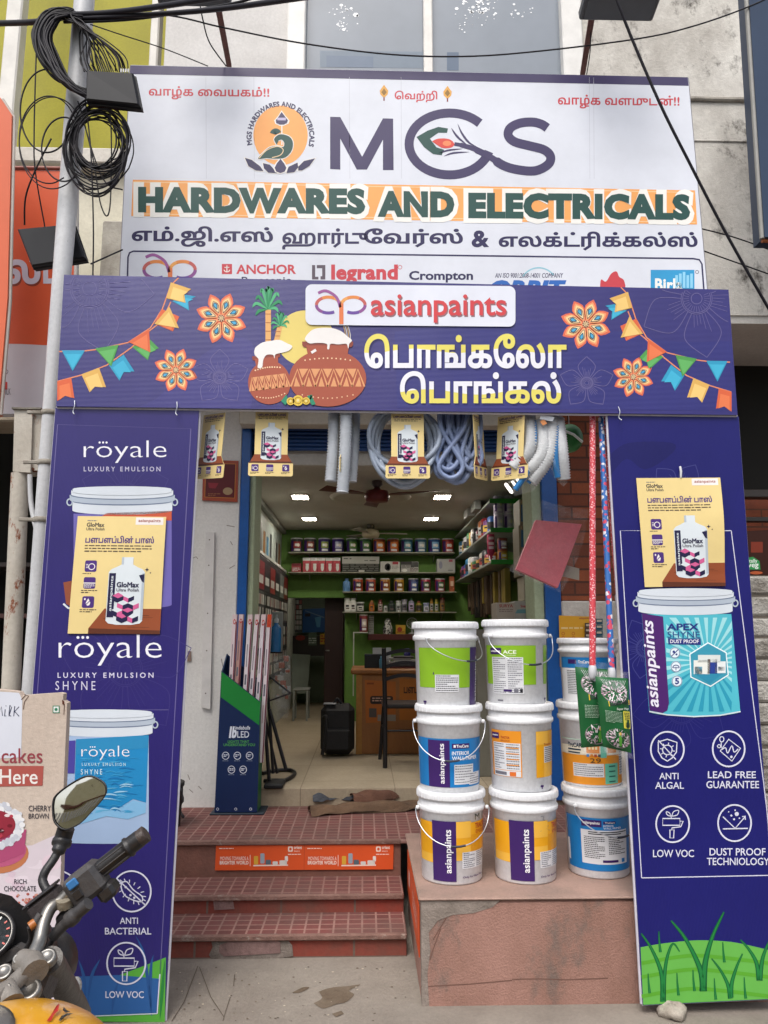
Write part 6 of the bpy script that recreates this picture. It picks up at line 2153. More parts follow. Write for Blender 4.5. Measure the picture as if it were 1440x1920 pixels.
def tin(name, label, px, z, Y, r_, h, col, group, band=None, lid='c9cacc', cat='tin'):
    x = atY(px, 1100, Y).x
    t = thing(name, label, cat, (x, Y, z), group)
    m1 = MB(); m1.lathe([(r_ * .96, 0.0005), (r_, .004), (r_, h * .9), (r_ * .97, h * .92)], flat(col, .35), 20); m1.build('body', t, True)
    m1 = MB(); m1.lathe([(r_ * .98, h * .921), (r_ * 1.03, h * .925), (r_ * 1.03, h * .985), (r_ * .96, h), (r_ * .9, h * .99), (.0005, h * .985)], flat(lid, .4), 20); m1.build('lid', t, True)
    if band:
        a = drum_art(r_ + .0006, r_ + .0006, 0, h)
        a.rect(-60, h * .80, -28, h * .08, ink('3d2363', .35), 1, 6, 1)
        a.rect(-26, h * .74, 46, h * .3, ink(band, .35), 1, 10, 1); a.rect(-14, h * .6, 20, h * .42, ink('d9dade', .35), 2, 6, 1)
        a.rect(-20, h * .24, 40, h * .1, ink('d9dade', .35), 1, 8, 1)
        a.ell(20, h * .5, 14, h * .12, ink('e8e0d0', .35), 3, 10)
        a.build('label', t, True)
    return t
names = ['dark grey can at the left end', 'dark grey can, second from the left', 'first purple can', 'second purple can', 'first green can', 'second green can', 'first orange can', 'second orange can', 'teal can beside the orange ones', 'second teal can', 'bright blue can', 'red can at the right end']
cols_ = [('3a3d3e', '9a3a3a'), ('3a3d3e', '8e4a44'), ('34286f', '8a9a4a'), ('34286f', '9aa0c0'), ('2f5a32', '5a8a3a'), ('2f5a32', '4e7f3c'), ('a8542a', 'e08a3a'), ('a8542a', 'e08030'), ('24566a', '6aa0b0'), ('2a5f7a', 'a0b8c0'), ('22508a', '7ab0d8'), ('8f2f2c', 'c04a38')]
for px, nm, (c, b_) in zip((555, 580, 607, 633, 660, 685, 711, 737, 763, 789, 815, 841), names, cols_):
    tin('paint_can', nm + ' of the top shelf on the back wall', px, SHF[0], 8.47, .068, .165, c, 'paint cans along the top back shelf', b_)
for px, nm, (c, b_) in zip((671, 695, 722, 748, 775, 798, 825), ('first orange tin', 'second orange tin', 'ochre tin', 'yellow tin', 'navy tin', 'crimson tin beside the navy one', 'crimson tin at the right'), (('b0481f', '4a3a3a'), ('b0481f', '5a4a5a'), ('a8742a', '8a4a2a'), ('b88a24', '7a5a2a'), ('26335f', '5a6a9a'), ('8f2238', '3a5a3a'), ('8f2238', '4a6a4a'))):
    tin('paint_tin', nm + ' on the third back shelf', px, SHF[2], 8.46, .056, .150, c, 'paint tins on the third back shelf', b_)

def carton(name, label, px0, px1, z, Y, h, d, col, group=None, cat='carton', bands=()):
    x0, x1 = atY(px0, 1100, Y).x, atY(px1, 1100, Y).x
    t = thing(name, label, cat, ((x0 + x1) / 2, Y, z), group)
    m1 = MB(); m1.box((x0, Y, z + .0005), (x1, Y + d, z + h), flat(col, .5), .002); m1.build('box', t)
    a = Art(lambda x, y: Vector((x0 + (x1 - x0) * x / 100, Y, z + h * (1 - y / 100))), lambda x, y: NB)
    for q in bands:
        if q[0] == 'r':
            a.rect(*q[1:5], ink(q[5], .45), q[6] if len(q) > 6 else 1)
        elif q[0] == 'l':
            a.lines(*q[1:5], q[5], ink(q[6], .45), 2, .5, 0, int(px0))
        elif q[0] == 'e':
            a.ell(*q[1:5], ink(q[5], .45), 2, 14)
        elif q[0] == 't':
            a.text(q[1], *q[2:6], ink(q[6], .45), 3, .05)
    a.build('print', t)
    return t
z2 = SHF[1]
carton('small_box', 'low red carton stack at the left end of the second back shelf', 546, 564, z2, 8.42, .10, .12, '8f2a30', None, 'carton', [('l', 10, 50, 90, 92, 3, 'd8cfd0'), ('r', 0, 0, 100, 30, '6f1f26')])
for k in range(5):
    carton('bulb_box', ['leftmost', 'second', 'middle', 'fourth', 'rightmost'][k] + ' of five red and white bulb boxes on the second back shelf', 567 + 14.3 * k, 580.5 + 14.3 * k, z2, 8.43, .165, .1, 'a8303f', 'red bulb boxes on the second back shelf', 'carton', [('r', 0, 0, 100, 20, 'cfd4d2'), ('l', 10, 6, 90, 14, 1, '55605c'), ('r', 10, 24, 90, 34, 'c24a54'), ('e', 62, 66, 22, 26, 'cdd0cd'), ('r', 40, 40, 84, 52, 'cdd0cd')])
carton('long_carton', 'long grey carton with a dark picture lower half on the second back shelf', 641, 711, z2, 8.43, .18, .12, 'a9aaa4', None, 'carton', [('r', 0, 45, 100, 100, '2c2e2a'), ('l', 2, 50, 98, 96, 4, '6a6c66'), ('l', 4, 10, 30, 24, 1, '4a4c4a'), ('l', 60, 22, 98, 34, 1, '5a5c5a'), ('r', 45, 84, 60, 100, 'bcbcb4', 3)])
carton('appliance_box', 'white box with a black loop picture and red corner on the second back shelf', 713, 750, z2, 8.43, .125, .12, 'b9bab4', None, 'carton', [('e', 38, 50, 16, 34, '2c2c2c'), ('e', 40, 54, 8, 24, 'b9bab4'), ('r', 62, 2, 92, 26, '9a3a44'), ('l', 58, 40, 95, 70, 3, '8a8a86')])
carton('appliance_box', 'black and white patterned box on the second back shelf', 752, 785, z2, 8.43, .125, .12, '9a9b96', None, 'carton', [('r', 0, 0, 60, 30, '2a2a2a'), ('l', 4, 36, 96, 60, 2, '2c2c2c'), ('e', 20, 80, 16, 14, 'd2d2cc'), ('r', 56, 4, 98, 50, '3a3c3a'), ('l', 52, 62, 98, 95, 3, '5a3a3a')])
carton('appliance_box', 'plain grey box at the right end of the second back shelf', 820, 854, z2, 8.42, .155, .14, 'a8aaa8', None, 'carton', [('e', 20, 45, 10, 28, '86889a'), ('r', 66, 4, 86, 22, 'a04a5a'), ('l', 60, 80, 96, 92, 1, '6a6a6a')])
carton('small_box', 'narrow orange carton at the right end of the third back shelf', 843, 852, SHF[2], 8.40, .17, .06, 'a85a36', None, 'carton', [('r', 20, 30, 80, 62, 'd2b8a0'), ('l', 15, 66, 85, 90, 2, '4a2a1c')])
def bottle_obj(name, label, px, z, Y, r_, h, col, cap, group, neck=.4, lab=None, cat='bottle'):
    x = atY(px, 1100, Y).x
    t = thing(name, label, cat, (x, Y, z), group)
    m1 = MB(); m1.lathe([(r_ * .94, .0005), (r_, .005), (r_, h * .68), (r_ * .9, h * .75), (r_ * neck, h * .83), (r_ * neck, h * .9)], flat(col, .35), 16); m1.build('body', t, True)
    m1 = MB(); m1.lathe([(r_ * neck * 1.2, h * .87), (r_ * neck * 1.2, h * .99), (r_ * neck, h), (.0005, h)], flat(cap, .4), 14); m1.build('cap', t, True)
    if lab:
        a = drum_art(r_ + .0006, r_ + .0006, 0, h)
        a.rect(-65, h * .62, 65, h * .12, ink(lab, .4), 1, 12, 1); a.rect(-30, h * .5, 25, h * .36, ink('2c2a30', .4), 2, 6, 1); a.rect(-25, h * .3, 30, h * .2, ink('6a5a5a', .4), 2, 6, 1)
        a.build('label', t, True)
    return t
z4 = SHF[3]
row = [(652, .036, .155, 'c9cbc6', 'c5c7c2', 'd9dad5', 'white tub-like bottle at the left end', .75), (662.5, .036, .155, 'c9cbc6', 'c5c7c2', 'd9dad5', 'second white tub-like bottle', .75), (676, .040, .11, '2a2a2c', 'c2c4c0', 'c9cbc6', 'short black and white jar', .9),
       (697, .030, .13, '8a4a22', 'a8702a', 'c8782c', 'orange brown bottle', .4), (713, .026, .14, '6f2a2a', '8a3a3a', 'b9a8a4', 'dark red bottle', .6), (723, .022, .08, 'c2c4c2', '2c2c2e', 'b0b2b0', 'small round white bottle', .7), (734, .042, .125, '26302c', '1e2624', '2f3a34', 'wide dark bottle', .5),
       (747, .032, .125, 'b4b8b6', 'a8aaa8', 'a0a4a4', 'plain grey white bottle', .8), (758, .030, .14, 'a8a6b0', '8a8a96', '5a5a62', 'grey striped can stack', .95), (771, .032, .155, '8a8aa0', '3f8a4a', 'b9a8c6', 'lilac bottle with a green cap', .4), (785, .034, .12, '8f7a22', '8a3f22', '3a3228', 'mustard bottle with a dark label', .4),
       (799, .032, .10, '8d93b4', '9a9ec0', 'c9cbd6', 'pale violet tin', .9), (809, .018, .15, 'a87a24', '8a5a1e', 'b4b4b0', 'thin amber tube', .7), (818, .020, .145, 'a89a2c', 'b0a84a', 'b6bcb8', 'thin yellow tube', .6), (829, .028, .16, '6a4a3a', '7a3a3a', '8a6a3a', 'brown spotted tube', .9)]
for px, r_, h, c, cap, lab, nm, nk in row:
    bottle_obj('bottle', nm + ' on the lowest shelf of the back wall', px, z4, 8.46, r_, h, c, cap, 'bottles along the lowest back shelf', nk, lab)
bottle_obj('jug', 'translucent blue jug at the left end of the third back shelf', 650, SHF[2], 8.46, .042, .15, '5a86b4', '4a6a9a', None, .4)
# cabinet under the shelves with ornaments
ct = thing('wall_cabinet', 'dark red brown cabinet ledge below the back shelves holding ornaments', 'cabinet', (.35, 8.4, 1.2))
a0, a1 = atY(690, 1189, 8.38), atY(845, 1189, 8.38)
m1 = MB(); m1.box((a0.x, 8.38, a0.z - .065), (a1.x, YB - .002, a0.z), flat('4a201d', .4), .005); m1.build('ledge', ct)
m1 = MB()
b0, b1 = atY(662, 1185, 8.3), atY(664, 1252, 8.3)
m1.box((b0.x, 8.3, b1.z - .3), (b0.x + .012, 8.4, b0.z), flat('b4b6ae', .4), .002); m1.box((b0.x + .0125, 8.3, b0.z - .012), (a0.x - .001, 8.4, b0.z), flat('b4b6ae', .4), .002)
m1.build('frame', ct)
zc = a0.z
tin('tin', 'stack of red and white tins on the cabinet ledge', 682, b0.z, 8.36, .045, .19, '7f2a2c', None, 'b4aaa6', '9a8f8c')
carton('tall_box', 'tall white patterned box on the cabinet ledge', 691, 701, zc, 8.44, .21, .06, '9a9c98', None, 'carton', [('l', 10, 5, 90, 95, 9, '5a5c5a')])
t = thing('ornament', 'black and white ornament on the cabinet ledge', 'ornament', (atY(727, 1100, 8.45).x, 8.45, zc))
m1 = MB(); m1.lathe([(.05, .001), (.055, .02), (.05, .08), (.035, .11), (.04, .14), (.02, .17), (.0005, .175)], stained('mottled_white', 'c9c9c4', '222222', 40, .45, .55, .5, .2, 60), 16); m1.build('figure', t, True)
carton('packet', 'yellow and red packet on the cabinet ledge', 742, 760, zc, 8.43, .10, .05, 'b08a22', None, 'packet', [('e', 40, 50, 26, 28, '8f3322'), ('l', 10, 70, 90, 92, 2, '6a2a1c')])
t = thing('table_fan', 'small grey table fan on the cabinet ledge', 'fan', (atY(772, 1100, 8.45).x, 8.45, zc))
m1 = MB(); m1.lathe([(.04, 0.001), (.04, .012), (.01, .02), (.01, .08)], flat('8a8c8a', .4), 16); m1.build('base', t, True)
m1 = MB()
for k in range(14):
    a_ = 2 * math.pi * k / 14
    m1.tube([Vector((0, -.02, .12)), Vector((.06 * math.cos(a_), -.015, .12 + .06 * math.sin(a_)))], .0016, flat('b4b6b4', .4), 4)
m1.tube([Vector((.06 * math.cos(R(k * 20)), -.015, .12 + .06 * math.sin(R(k * 20)))) for k in range(19)], .003, flat('b4b6b4', .4), 5); m1.build('grille', t, True)

# desk with papers, and the posters pasted on its front
DY = 6.30
wood = stained('varnished_wood', 'a86f3a', '8a5628', 3, .35, .7, .4, .1, 60, (1, 1, .2))
dk = thing('counter_desk', 'wooden shop counter with orange posters pasted on its front', 'counter', (.5, DY, SF))
t0, t1 = atY(658, 1254, DY), atY(668, 1417, DY)
m1 = MB(); m1.box((t0.x, DY - .03, t0.z - .045), (1.04, DY + .62, t0.z), wood, .012); m1.build('top', dk)
m1 = MB(); m1.box((t1.x, DY, SF + .001), (1.0, DY + .55, t0.z - .046), wood, .006); m1.build('body', dk)
m1 = MB(); m1.box((t1.x - .004, DY - .012, SF + .001), (t1.x + .045, DY - .0005, t0.z - .047), stained('pale_wood', 'bd8848', 'a06c34', 3), .004); m1.build('leg', dk)
a = board_art((0, DY - .0006, 0), NB)
a.poly([(684, 1275), (742, 1278), (742, 1352), (686, 1356)], ink('b8692a', .45), 1); a.poly([(749, 1272), (800, 1274), (800, 1350), (749, 1350)], ink('b86f2c', .45), 1)
a.lines(688, 1280, 704, 1286, 1, ink('8d4a1e'), 2); a.rrect(694, 1305, 737, 1320, 4, ink('2b2422'), 2); a.lines(698, 1308, 733, 1317, 2, ink('c9a08a'), 3); a.text('பளபள', 757, 1288, 796, 1300, ink('3a2418'), 2, .05); a.rrect(757, 1313, 768, 1324, 2, ink('2b2036'), 2); a.ring(762, 1318, 2.6, 2.8, 1, ink('c9b8b0'), 3, 0, 360, 12); a.rect(692, 1328, 706, 1345, ink('5a524e'), 2); a.rect(708, 1340, 742, 1352, ink('8f887e'), 2)
a.build('poster_print', dk)
zt = t0.z
def on_desk(px, py, Y):
    return atY(px, py, Y)
carton('paper_stack', 'white papers propped up on the shop counter', 699, 716, zt, DY + .30, .165, .01, 'c2c5c8', None, 'papers', [('l', 10, 60, 60, 90, 3, '9a9da0')])
carton('paper_sheet', 'narrow white paper standing on the counter beside a dark post', 724, 733, zt, DY + .32, .165, .01, 'c2c5c8', None, 'papers', [('l', 10, 60, 60, 90, 3, '9a9da0')])
carton('cash_box', 'dark box on the left of the counter', 684, 716, zt, DY + .1, .115, .16, '17191c', None, 'box', [('r', 4, 4, 40, 10, '2f3a4a')])
bottle_obj('bottle', 'small blue bottle on the counter', 716, zt, DY + .06, .022, .10, '4a7f9a', '6a9ab4', None, .5)
bottle_obj('bottle', 'deep blue bottle at the back right of the counter', 763, zt, DY + .3, .03, .16, '26246a', '2a2a6f', None, .5)
rg = random.Random(4)
t = thing('sample_pile', 'pile of dark colour books and cards on the counter', 'books', (.25, DY + .2, zt))
m1 = MB()
for k in range(7):
    x = .22 + rg.uniform(-.02, .04)
    m1.box((x, DY + .05 + rg.uniform(0, .02), zt + .001 + .014 * k), (x + .24 - .012 * k, DY + .30, zt + .0135 + .014 * k), flat(rg.choice(['1f1c22', '2b2422', 'a9a8a4', '5a2a2c', '24303a', '8d8a86']), .5), .002)
m1.build('books', t)
# black chair
t = thing('chair', 'black steel chair with curved back slats in front of the shop counter', 'chair', (.30, 5.95, SF))
bk2 = flat('17161b', .4)
fl0, fl1 = atZ(722, 1440, SF), atZ(788, 1436, SF)
x0, x1, yf = fl0.x, fl1.x + .04, fl0.y
def ch(nm, *tubes):
    m1 = MB()
    for p, r_ in tubes:
        m1.tube(p, r_, bk2, 8)
    return m1.build(nm, t)
zs, zbk = SF + .42, SF + .86
ch('back_post', ([(x0, yf, SF), (x0, yf, zs), (x0 - .01, yf - .04, zbk)], .017)); ch('back_post', ([(x1, yf, SF), (x1, yf, zs), (x1 + .01, yf - .04, zbk)], .017))
ch('leg', ([(x0 - .03, yf + .38, SF), (x0 - .0, yf + .36, zs)], .014)); ch('leg', ([(x1 + .03, yf + .38, SF), (x1, yf + .36, zs)], .014))
ch('rail', ([(x0, yf + .02, SF + .26), (x1, yf + .02, SF + .26)], .008), ([(x0, yf + .02, SF + .26), (x0 - .01, yf + .36, SF + .26)], .008))
for k in range(3):
    z = zbk - .06 - .09 * k
    m1 = MB()
    m1.grid(lambda i, j, z=z: Vector((x0 + (x1 - x0) * i, yf - .035 + .03 * math.sin(math.pi * i), z + .028 * j + .03 * math.sin(math.pi * i))), 12, 1, bk2); m1.build('slat', t)
m1 = MB(); m1.box((x0 - .02, yf - .005, zs), (x1 + .02, yf + .39, zs + .03), bk2, .012); m1.build('seat', t)
# black bag against the counter
t = thing('travel_bag', 'tall black bag standing on the shop floor left of the counter', 'bag', (-.15, 6.0, SF))
g0, g1 = atZ(600, 1421, SF), atZ(664, 1421, SF)
bm_ = stained('black_nylon', '16161a', '0d0d10', 6, .4, .7, .6, .4, 50)
hb_ = atY(620, 1322, g0.y).z
m1 = MB(); m1.box((g0.x, g0.y, SF + .02), (g1.x, g0.y + .22, hb_), bm_, .045); m1.box((g0.x + .03, g0.y - .03, SF + .05), (g1.x - .03, g0.y + .01, hb_ - .18), bm_, .018); m1.build('body', t)
m1 = MB(); m1.tube(spline([(g0.x + .02, g0.y - .01, hb_ - .1), (g0.x + .05, g0.y - .05, SF + .3), (g0.x + .02, g0.y - .04, SF + .03)], 6), .014, bm_, 8); m1.tube(spline([(g0.x + .1, g0.y + .1, hb_ - .01), (g0.x + .13, g0.y + .1, hb_ + .04), (g1.x - .1, g0.y + .1, hb_ - .01)], 6), .012, bm_, 8); m1.build('strap', t)
m1 = MB(); m1.box((g0.x + .02, g0.y + .02, hb_ + .0005), (g0.x + .12, g0.y + .12, hb_ + .01), flat('8f9298', .4), .003); tag(m1.build('folded_paper'), 'small folded grey paper on top of the black bag', 'paper')
# back room beyond the opening
t = thing('inner_door', 'dark red brown door standing open at the back room opening', 'door', (-.25, 8.9, SF))
m1 = MB(); m1.box((-.46, 8.80, SF + .001), (-.24, 8.85, 1.9), flat('2c1614', .5), .006); m1.build('leaf', t)
m1 = MB(); m1.tube([(-.44, 8.78, 1.25), (-.44, 8.76, 1.25), (-.40, 8.76, 1.25)], .008, flat('8a8a86', .3, .7), 8); m1.build('handle', t)
BR = 10.7
def backpanel(name, label, c4, Y, col, cat, art=None, d=.05):
    q = [atY(x, y, Y) for x, y in c4]
    t = thing(name, label, cat, q[3])
    m1 = MB(); m1.prism(q, (0, d, 0), flat(col, .5)); m1.build('panel', t)
    if art:
        a = board_art((0, Y - .0003, 0), NB); art(a); a.build('print', t)
    return t
backpanel('blue_display', 'blue display panel on the far wall of the back room', [(568, 1142), (612, 1140), (612, 1185), (567, 1186)], BR, '1f5a9a', 'panel', lambda a: (a.line([(572, 1145), (608, 1158)], 2, ink('6f8fb0'), 1), a.poly([(590, 1158), (602, 1156), (600, 1176), (594, 1176)], ink('5a9ac4'), 1), a.rect(572, 1150, 582, 1156, ink('2a2a34'), 1)))
backpanel('card_rack', 'rack of small pale packets on the left of the back room wall', [(549, 1122), (567, 1124), (566, 1186), (547, 1186)], BR - .2, '3c3f3c', 'rack', lambda a: [a.rect(550 + 5.6 * i, 1125 + 9.6 * j, 554.6 + 5.6 * i, 1132.5 + 9.6 * j, ink(random.choice(['a9aaa4', 'b4a8a4', '8f9a94', '9a5a5a']), .5), 1) for i in range(3) for j in range(6)])
backpanel('curtain_sample', 'row of brownish strips hanging in the back room', [(616, 1140), (641, 1142), (641, 1186), (615, 1186)], BR - .1, '6a4436', 'samples', lambda a: [a.rect(617 + 5 * i, 1142, 620.5 + 5 * i, 1184, ink(random.choice(['8a6a5c', '7a5444', '96705c']), .5), 1) for i in range(5)])
backpanel('back_counter', 'dark back room counter with small coloured packets', [(545, 1192), (641, 1192), (641, 1230), (544, 1230)], BR - .5, '221c1a', 'counter', lambda a: (a.ell(563, 1196, 9, 5, ink('7a2a22'), 1), a.rect(578, 1186, 594, 1210, ink('4a5a4a'), 1), a.rect(600, 1188, 614, 1208, ink('a8862a'), 1), a.lines(601, 1191, 613, 1206, 3, ink('8a3322'), 2), a.lines(579, 1196, 593, 1208, 3, ink('a4aaa4'), 2)), .3)
backpanel('white_cloth', 'pale cloth hanging at the left of the back room', [(548, 1226), (582, 1228), (576, 1300), (547, 1300)], 9.6, '8f9a90', 'cloth', None, .02)
# white plastic chair in the back room
t = thing('plastic_stool', 'white plastic stool at the left near the back room', 'stool', (-.75, 8.3, SF))
pc_ = flat('8d918d', .4)
c0 = atZ(548, 1352, SF)
m1 = MB(); m1.box((c0.x, c0.y, SF + .33), (c0.x + .18, c0.y + .3, SF + .35), pc_, .01); m1.build('seat', t)
for dx in (0.01, .16):
    for dy in (.01, .28):
        m1 = MB(); m1.tube([(c0.x + dx, c0.y + dy, SF), (c0.x + dx, c0.y + dy, SF + .33)], .012, pc_, 8); m1.build('leg', t)
# left wall: display boards of switches and sample cards
LX = -.868
t = thing('switch_display', 'long wall display of dark boards with white switches along the left wall', 'display', (LX, 6.8, 1.0))
m1 = MB(); m1.box((-.959, 5.7, 1.02), (LX, 8.55, 2.10), flat('2b2a2c', .5), .006); m1.build('panel', t)
la_ = Art(lambda x, y: Vector((LX, x, y)), lambda x, y: Vector((1, 0, 0)))
rg = random.Random(21)
for c in range(7):
    y0 = 5.75 + c * .395
    for r_ in range(4):
        z0 = 1.05 + r_ * .255
        head = r_ == 3
        col = ['8d8f8c', '7d2a30', '2b2b30', '8f2d2c', '23232a', '6a6c6a', '7a2228'][c] if head else ['1f1f24', '3a2a2a', '26262b', '4a4a4c', '1d1d22', '2a2a2e', '303034'][(c + r_) % 7]
        la_.rect(y0, z0, y0 + .375, z0 + .24, ink(col, .4), 1)
        if head:
            la_.rect(y0 + .04, z0 + .05, y0 + .3, z0 + .12, ink('c4c4be', .4), 2)
        else:
            for i in range(4):
                for j in range(2):
                    if rg.random() < .9:
                        la_.rect(y0 + .02 + .09 * i, z0 + .02 + .11 * j, y0 + .085 + .09 * i, z0 + .105 + .11 * j, ink(rg.choice(['d4d4cc', 'c4c0b4', 'dcdcd8', '9a9a94', 'b08a86']), .4), 2)
la_.build('print', t)
t = thing('sample_cards', 'row of coloured sample cards high on the left shop wall', 'display', (-.95, 6.8, 2.15))
m1 = MB(); m1.box((-.959, 5.7, 2.12), (-.885, 8.55, 2.15), flat('c9cbc6', .5), .004); m1.build('ledge', t)
la_ = Art(lambda x, y: Vector((-.957, x, y)), lambda x, y: Vector((1, 0, 0)))
la_.rect(5.7, 2.155, 8.55, 2.54, ink('a9b4ae', .5), 1)
for k, c in enumerate(('b4743a', '8a8c8a', '6a4a4a', 'a9aaa4', '7a7c78', 'b07a3a', '4a8ab0', '34383c', 'a4aca6', '3c3634', '9a5a3a')):
    la_.rect(5.78 + .25 * k, 2.165, 5.93 + .25 * k, 2.165 + rg.uniform(.22, .33), ink(c, .4), 2)
la_.build('print', t)
# soap dispenser on the left
t = thing('spray_bottle', 'bottle of bright blue liquid with a white nozzle on the left side of the shop', 'bottle', atY(518, 1225, 5.75))
c = atY(517, 1222, 5.75)
m1 = MB(); m1.lathe([(.036, 0), (.038, .005), (.038, .165), (.034, .185), (.016, .20), (.016, .22)], flat('2f74b0', .25), 18, c); m1.build('body', t)
m1 = MB(); m1.lathe([(.018, .215), (.018, .245), (.008, .25), (.006, .28)], flat('b4bcc0', .35), 14, c); m1.build('nozzle', t)
m1 = MB(); m1.box(c + Vector((-.05, -.03, -.012)), c + Vector((.05, .07, -.0005)), flat('1a1a1e', .5), .003); m1.box(c + Vector((-.045, .0405, .0)), c + Vector((.045, .05, .30)), flat('8d938e', .5), .004); tag(m1.build('bottle_bracket'), 'small dark bracket under the blue liquid bottle', 'bracket')
t = thing('jar_bag', 'clear bags of pale fittings hanging below the blue bottle', 'bag', atY(520, 1330, 5.8))
m1 = MB()
rg = random.Random(9)
for k in range(26):
    p = atY(rg.uniform(512, 540), rg.uniform(1235, 1320), 5.8 + rg.uniform(0, .1))
    m1.box(p, p + Vector((rg.uniform(.02, .045), .02, rg.uniform(.02, .05))), flat(rg.choice(['b4b8b4', 'a4a8a6', 'c2c4c2', 'a8604a', '8d928e']), .5), .004)
m1.build('fittings', t)
baggy([(508, 1228), (544, 1228), (546, 1300), (540, 1345), (520, 1350), (510, 1330)], 5.8, .08, 'film', t, film, 7)

# right wall: three shelves crowded with tins
RX = 1.044
rs_ = thing('side_shelf_rack', 'three long shelves of tins along the right wall with green strips on their near ends', 'shelves', (1.2, 7.2, 1.9))
SHR = []
for k, (yn, yf_) in enumerate(((931, 1011), (984, 1052), (1043, 1096))):
    zn, zf_ = atY(921, yn, 6.13).z, atY(854, yf_, 8.55).z
    z = (zn + zf_) / 2
    SHR.append(z)
    m1 = MB(); m1.box((RX, 6.13, z - .018), (1.415, 8.58, z), flat('8f9590', .5), .003); m1.build('shelf', rs_)
    m1 = MB(); m1.box((RX + .0, 6.122, z - .028), (1.415, 6.1295, z + .012), ink('2f8a34', .4), .001)
    m1.build('edge_strip', rs_)
for k in range(3):
    for yy in (6.9, 7.8):
        m1 = MB(); m1.prism([(1.41, yy, SHR[k] - .0185), (1.41, yy, SHR[k] - .12), (1.10, yy, SHR[k] - .0185)], (0, .006, 0), flat('7f857f', .5)); m1.build('bracket', rs_)
rg = random.Random(33)
pal = ['c9c7cf', '8f2a34', 'b8862a', '2f5a9a', '3a3a44', 'b4b6b4', 'c0692a', '2f7a4a', '6a3a7a', 'd2cfc8', '20648a', '8a1f3f']
words = {'c9c7cf': 'pale lilac', '8f2a34': 'dark red', 'b8862a': 'mustard', '2f5a9a': 'blue', '3a3a44': 'charcoal', 'b4b6b4': 'light grey', 'c0692a': 'orange', '2f7a4a': 'green', '6a3a7a': 'purple', 'd2cfc8': 'cream', '20648a': 'teal', '8a1f3f': 'crimson'}
ords = ['first', 'second', 'third', 'fourth', 'fifth', 'sixth', 'seventh', 'eighth', 'ninth', 'tenth', 'eleventh', 'twelfth', 'thirteenth', 'fourteenth']
for k, nm in ((1, 'middle'), (2, 'lowest')):
    for i in range(12):
        y = 6.42 + i * .17
        c = pal[(i * 5 + k * 3) % len(pal)]
        h, r_ = rg.uniform(.10, .19), rg.uniform(.035, .055)
        x = RX + .06 + rg.uniform(0, .015)
        t = thing('tin', f'{words[c]} tin, {ords[i]} from the doorway on the {nm} right-hand shelf', 'tin', (x, y, SHR[k]), 'tins on the right-hand shelves')
        m1 = MB(); m1.lathe([(r_ * .97, .0005), (r_, .004), (r_, h * .9), (r_ * .9, h * .93), (r_ * .6, h), (.0005, h)], flat(c, .35), 16); m1.build('body', t, True)
        a = drum_art(r_ + .0006, r_ + .0006, 0, h)
        a.rect(-110, h * .66, 20, h * .25, ink(rg.choice(['d9dade', 'c9a84a', '2c2a30', 'a84a4a']), .4), 1, 10, 1); a.rect(-60, h * .55, -10, h * .45, ink('3a3236', .4), 2, 5, 1)
        a.build('label', t, True)
for i in range(4):
    px = (938, 957)[i % 2]
    z = SHR[1] + .0005 + (.148 if i > 1 else 0)
    t = tin('paint_tin', ['lower left of four lilac white tins at the near end, middle right shelf', 'lower right of four lilac white tins at the near end, middle right shelf', 'upper left of four lilac white tins at the near end, middle right shelf', 'upper right of four lilac white tins at the near end, middle right shelf'][i], px, z, 6.22, .041, .146, 'bdb4cf', 'four lilac white tins stacked two by two', 'c9c2da', 'd2cfe0')
t = thing('sealant_tube', 'magenta pointed tube hanging tip down at the near end of the lowest right shelf', 'tube', (atY(920, 1000, 6.16).x, 6.16, SHR[2]))
m1 = MB(); m1.lathe([(.004, .0), (.014, .05), (.030, .07), (.032, .075), (.032, .22), (.030, .225)], flat('b02a55', .35), 16); m1.build('body', t, True)
a = drum_art(.0328, .0328, 0, .22)
for z0 in (.10, .135, .18):
    a.rect(-45, z0 + .022, 35, z0, ink('e0c4cc', .35), 1, 8, 1)
a.build('label', t, True)
tin('paint_tin', 'ochre and white tin, lower of two, near end of lowest right shelf', 944, SHR[2] + .0005, 6.22, .042, .10, '9a6a20', None, 'c9a84a', '8f3a22')
tin('paint_tin', 'brown red tin standing on the ochre one on the lowest right shelf', 944, SHR[2] + .101, 6.22, .042, .10, '7a2f1c', None, 'b4a4b4', '6a2a1c')
carton('appliance_box', 'pale box standing on the top right shelf, farther one', 879, 893, SHR[0] + .001, 7.0, .17, .25, 'a4a9a6', None, 'carton', [('l', 10, 10, 80, 60, 5, '6a6e6a')])
carton('appliance_box', 'pale box standing on the top right shelf, nearer one', 893, 905, SHR[0] + .001, 6.6, .17, .25, '9aa09c', None, 'carton', [('l', 10, 10, 80, 60, 5, '5a5e5a')])
# samples hanging below the shelves
t = thing('hanging_samples', 'dark strips of hardware hanging under the right-hand shelves', 'samples', (1.2, 6.9, 1.5))
m1 = MB()
for k in range(22):
    y = 6.2 + k * .105
    h = rg.uniform(.25, .42)
    m1.box((1.18 + rg.uniform(-.03, .03), y, SHR[2] - .05 - h), (1.21 + rg.uniform(-.03, .03), y + .075, SHR[2] - .05), flat(rg.choice(['3a2a1c', '8f6a22', '2a221c', '4a3a2a', '1f1c1a', '6a5a4a', '7a6a24']), .5), .004)
m1.build('strips', t)
m1 = MB(); m1.tube([(1.2, 6.15, SHR[2] - .045), (1.2, 8.55, SHR[2] - .045)], .006, flat('7a7c7a', .4), 6); m1.build('rod', t)
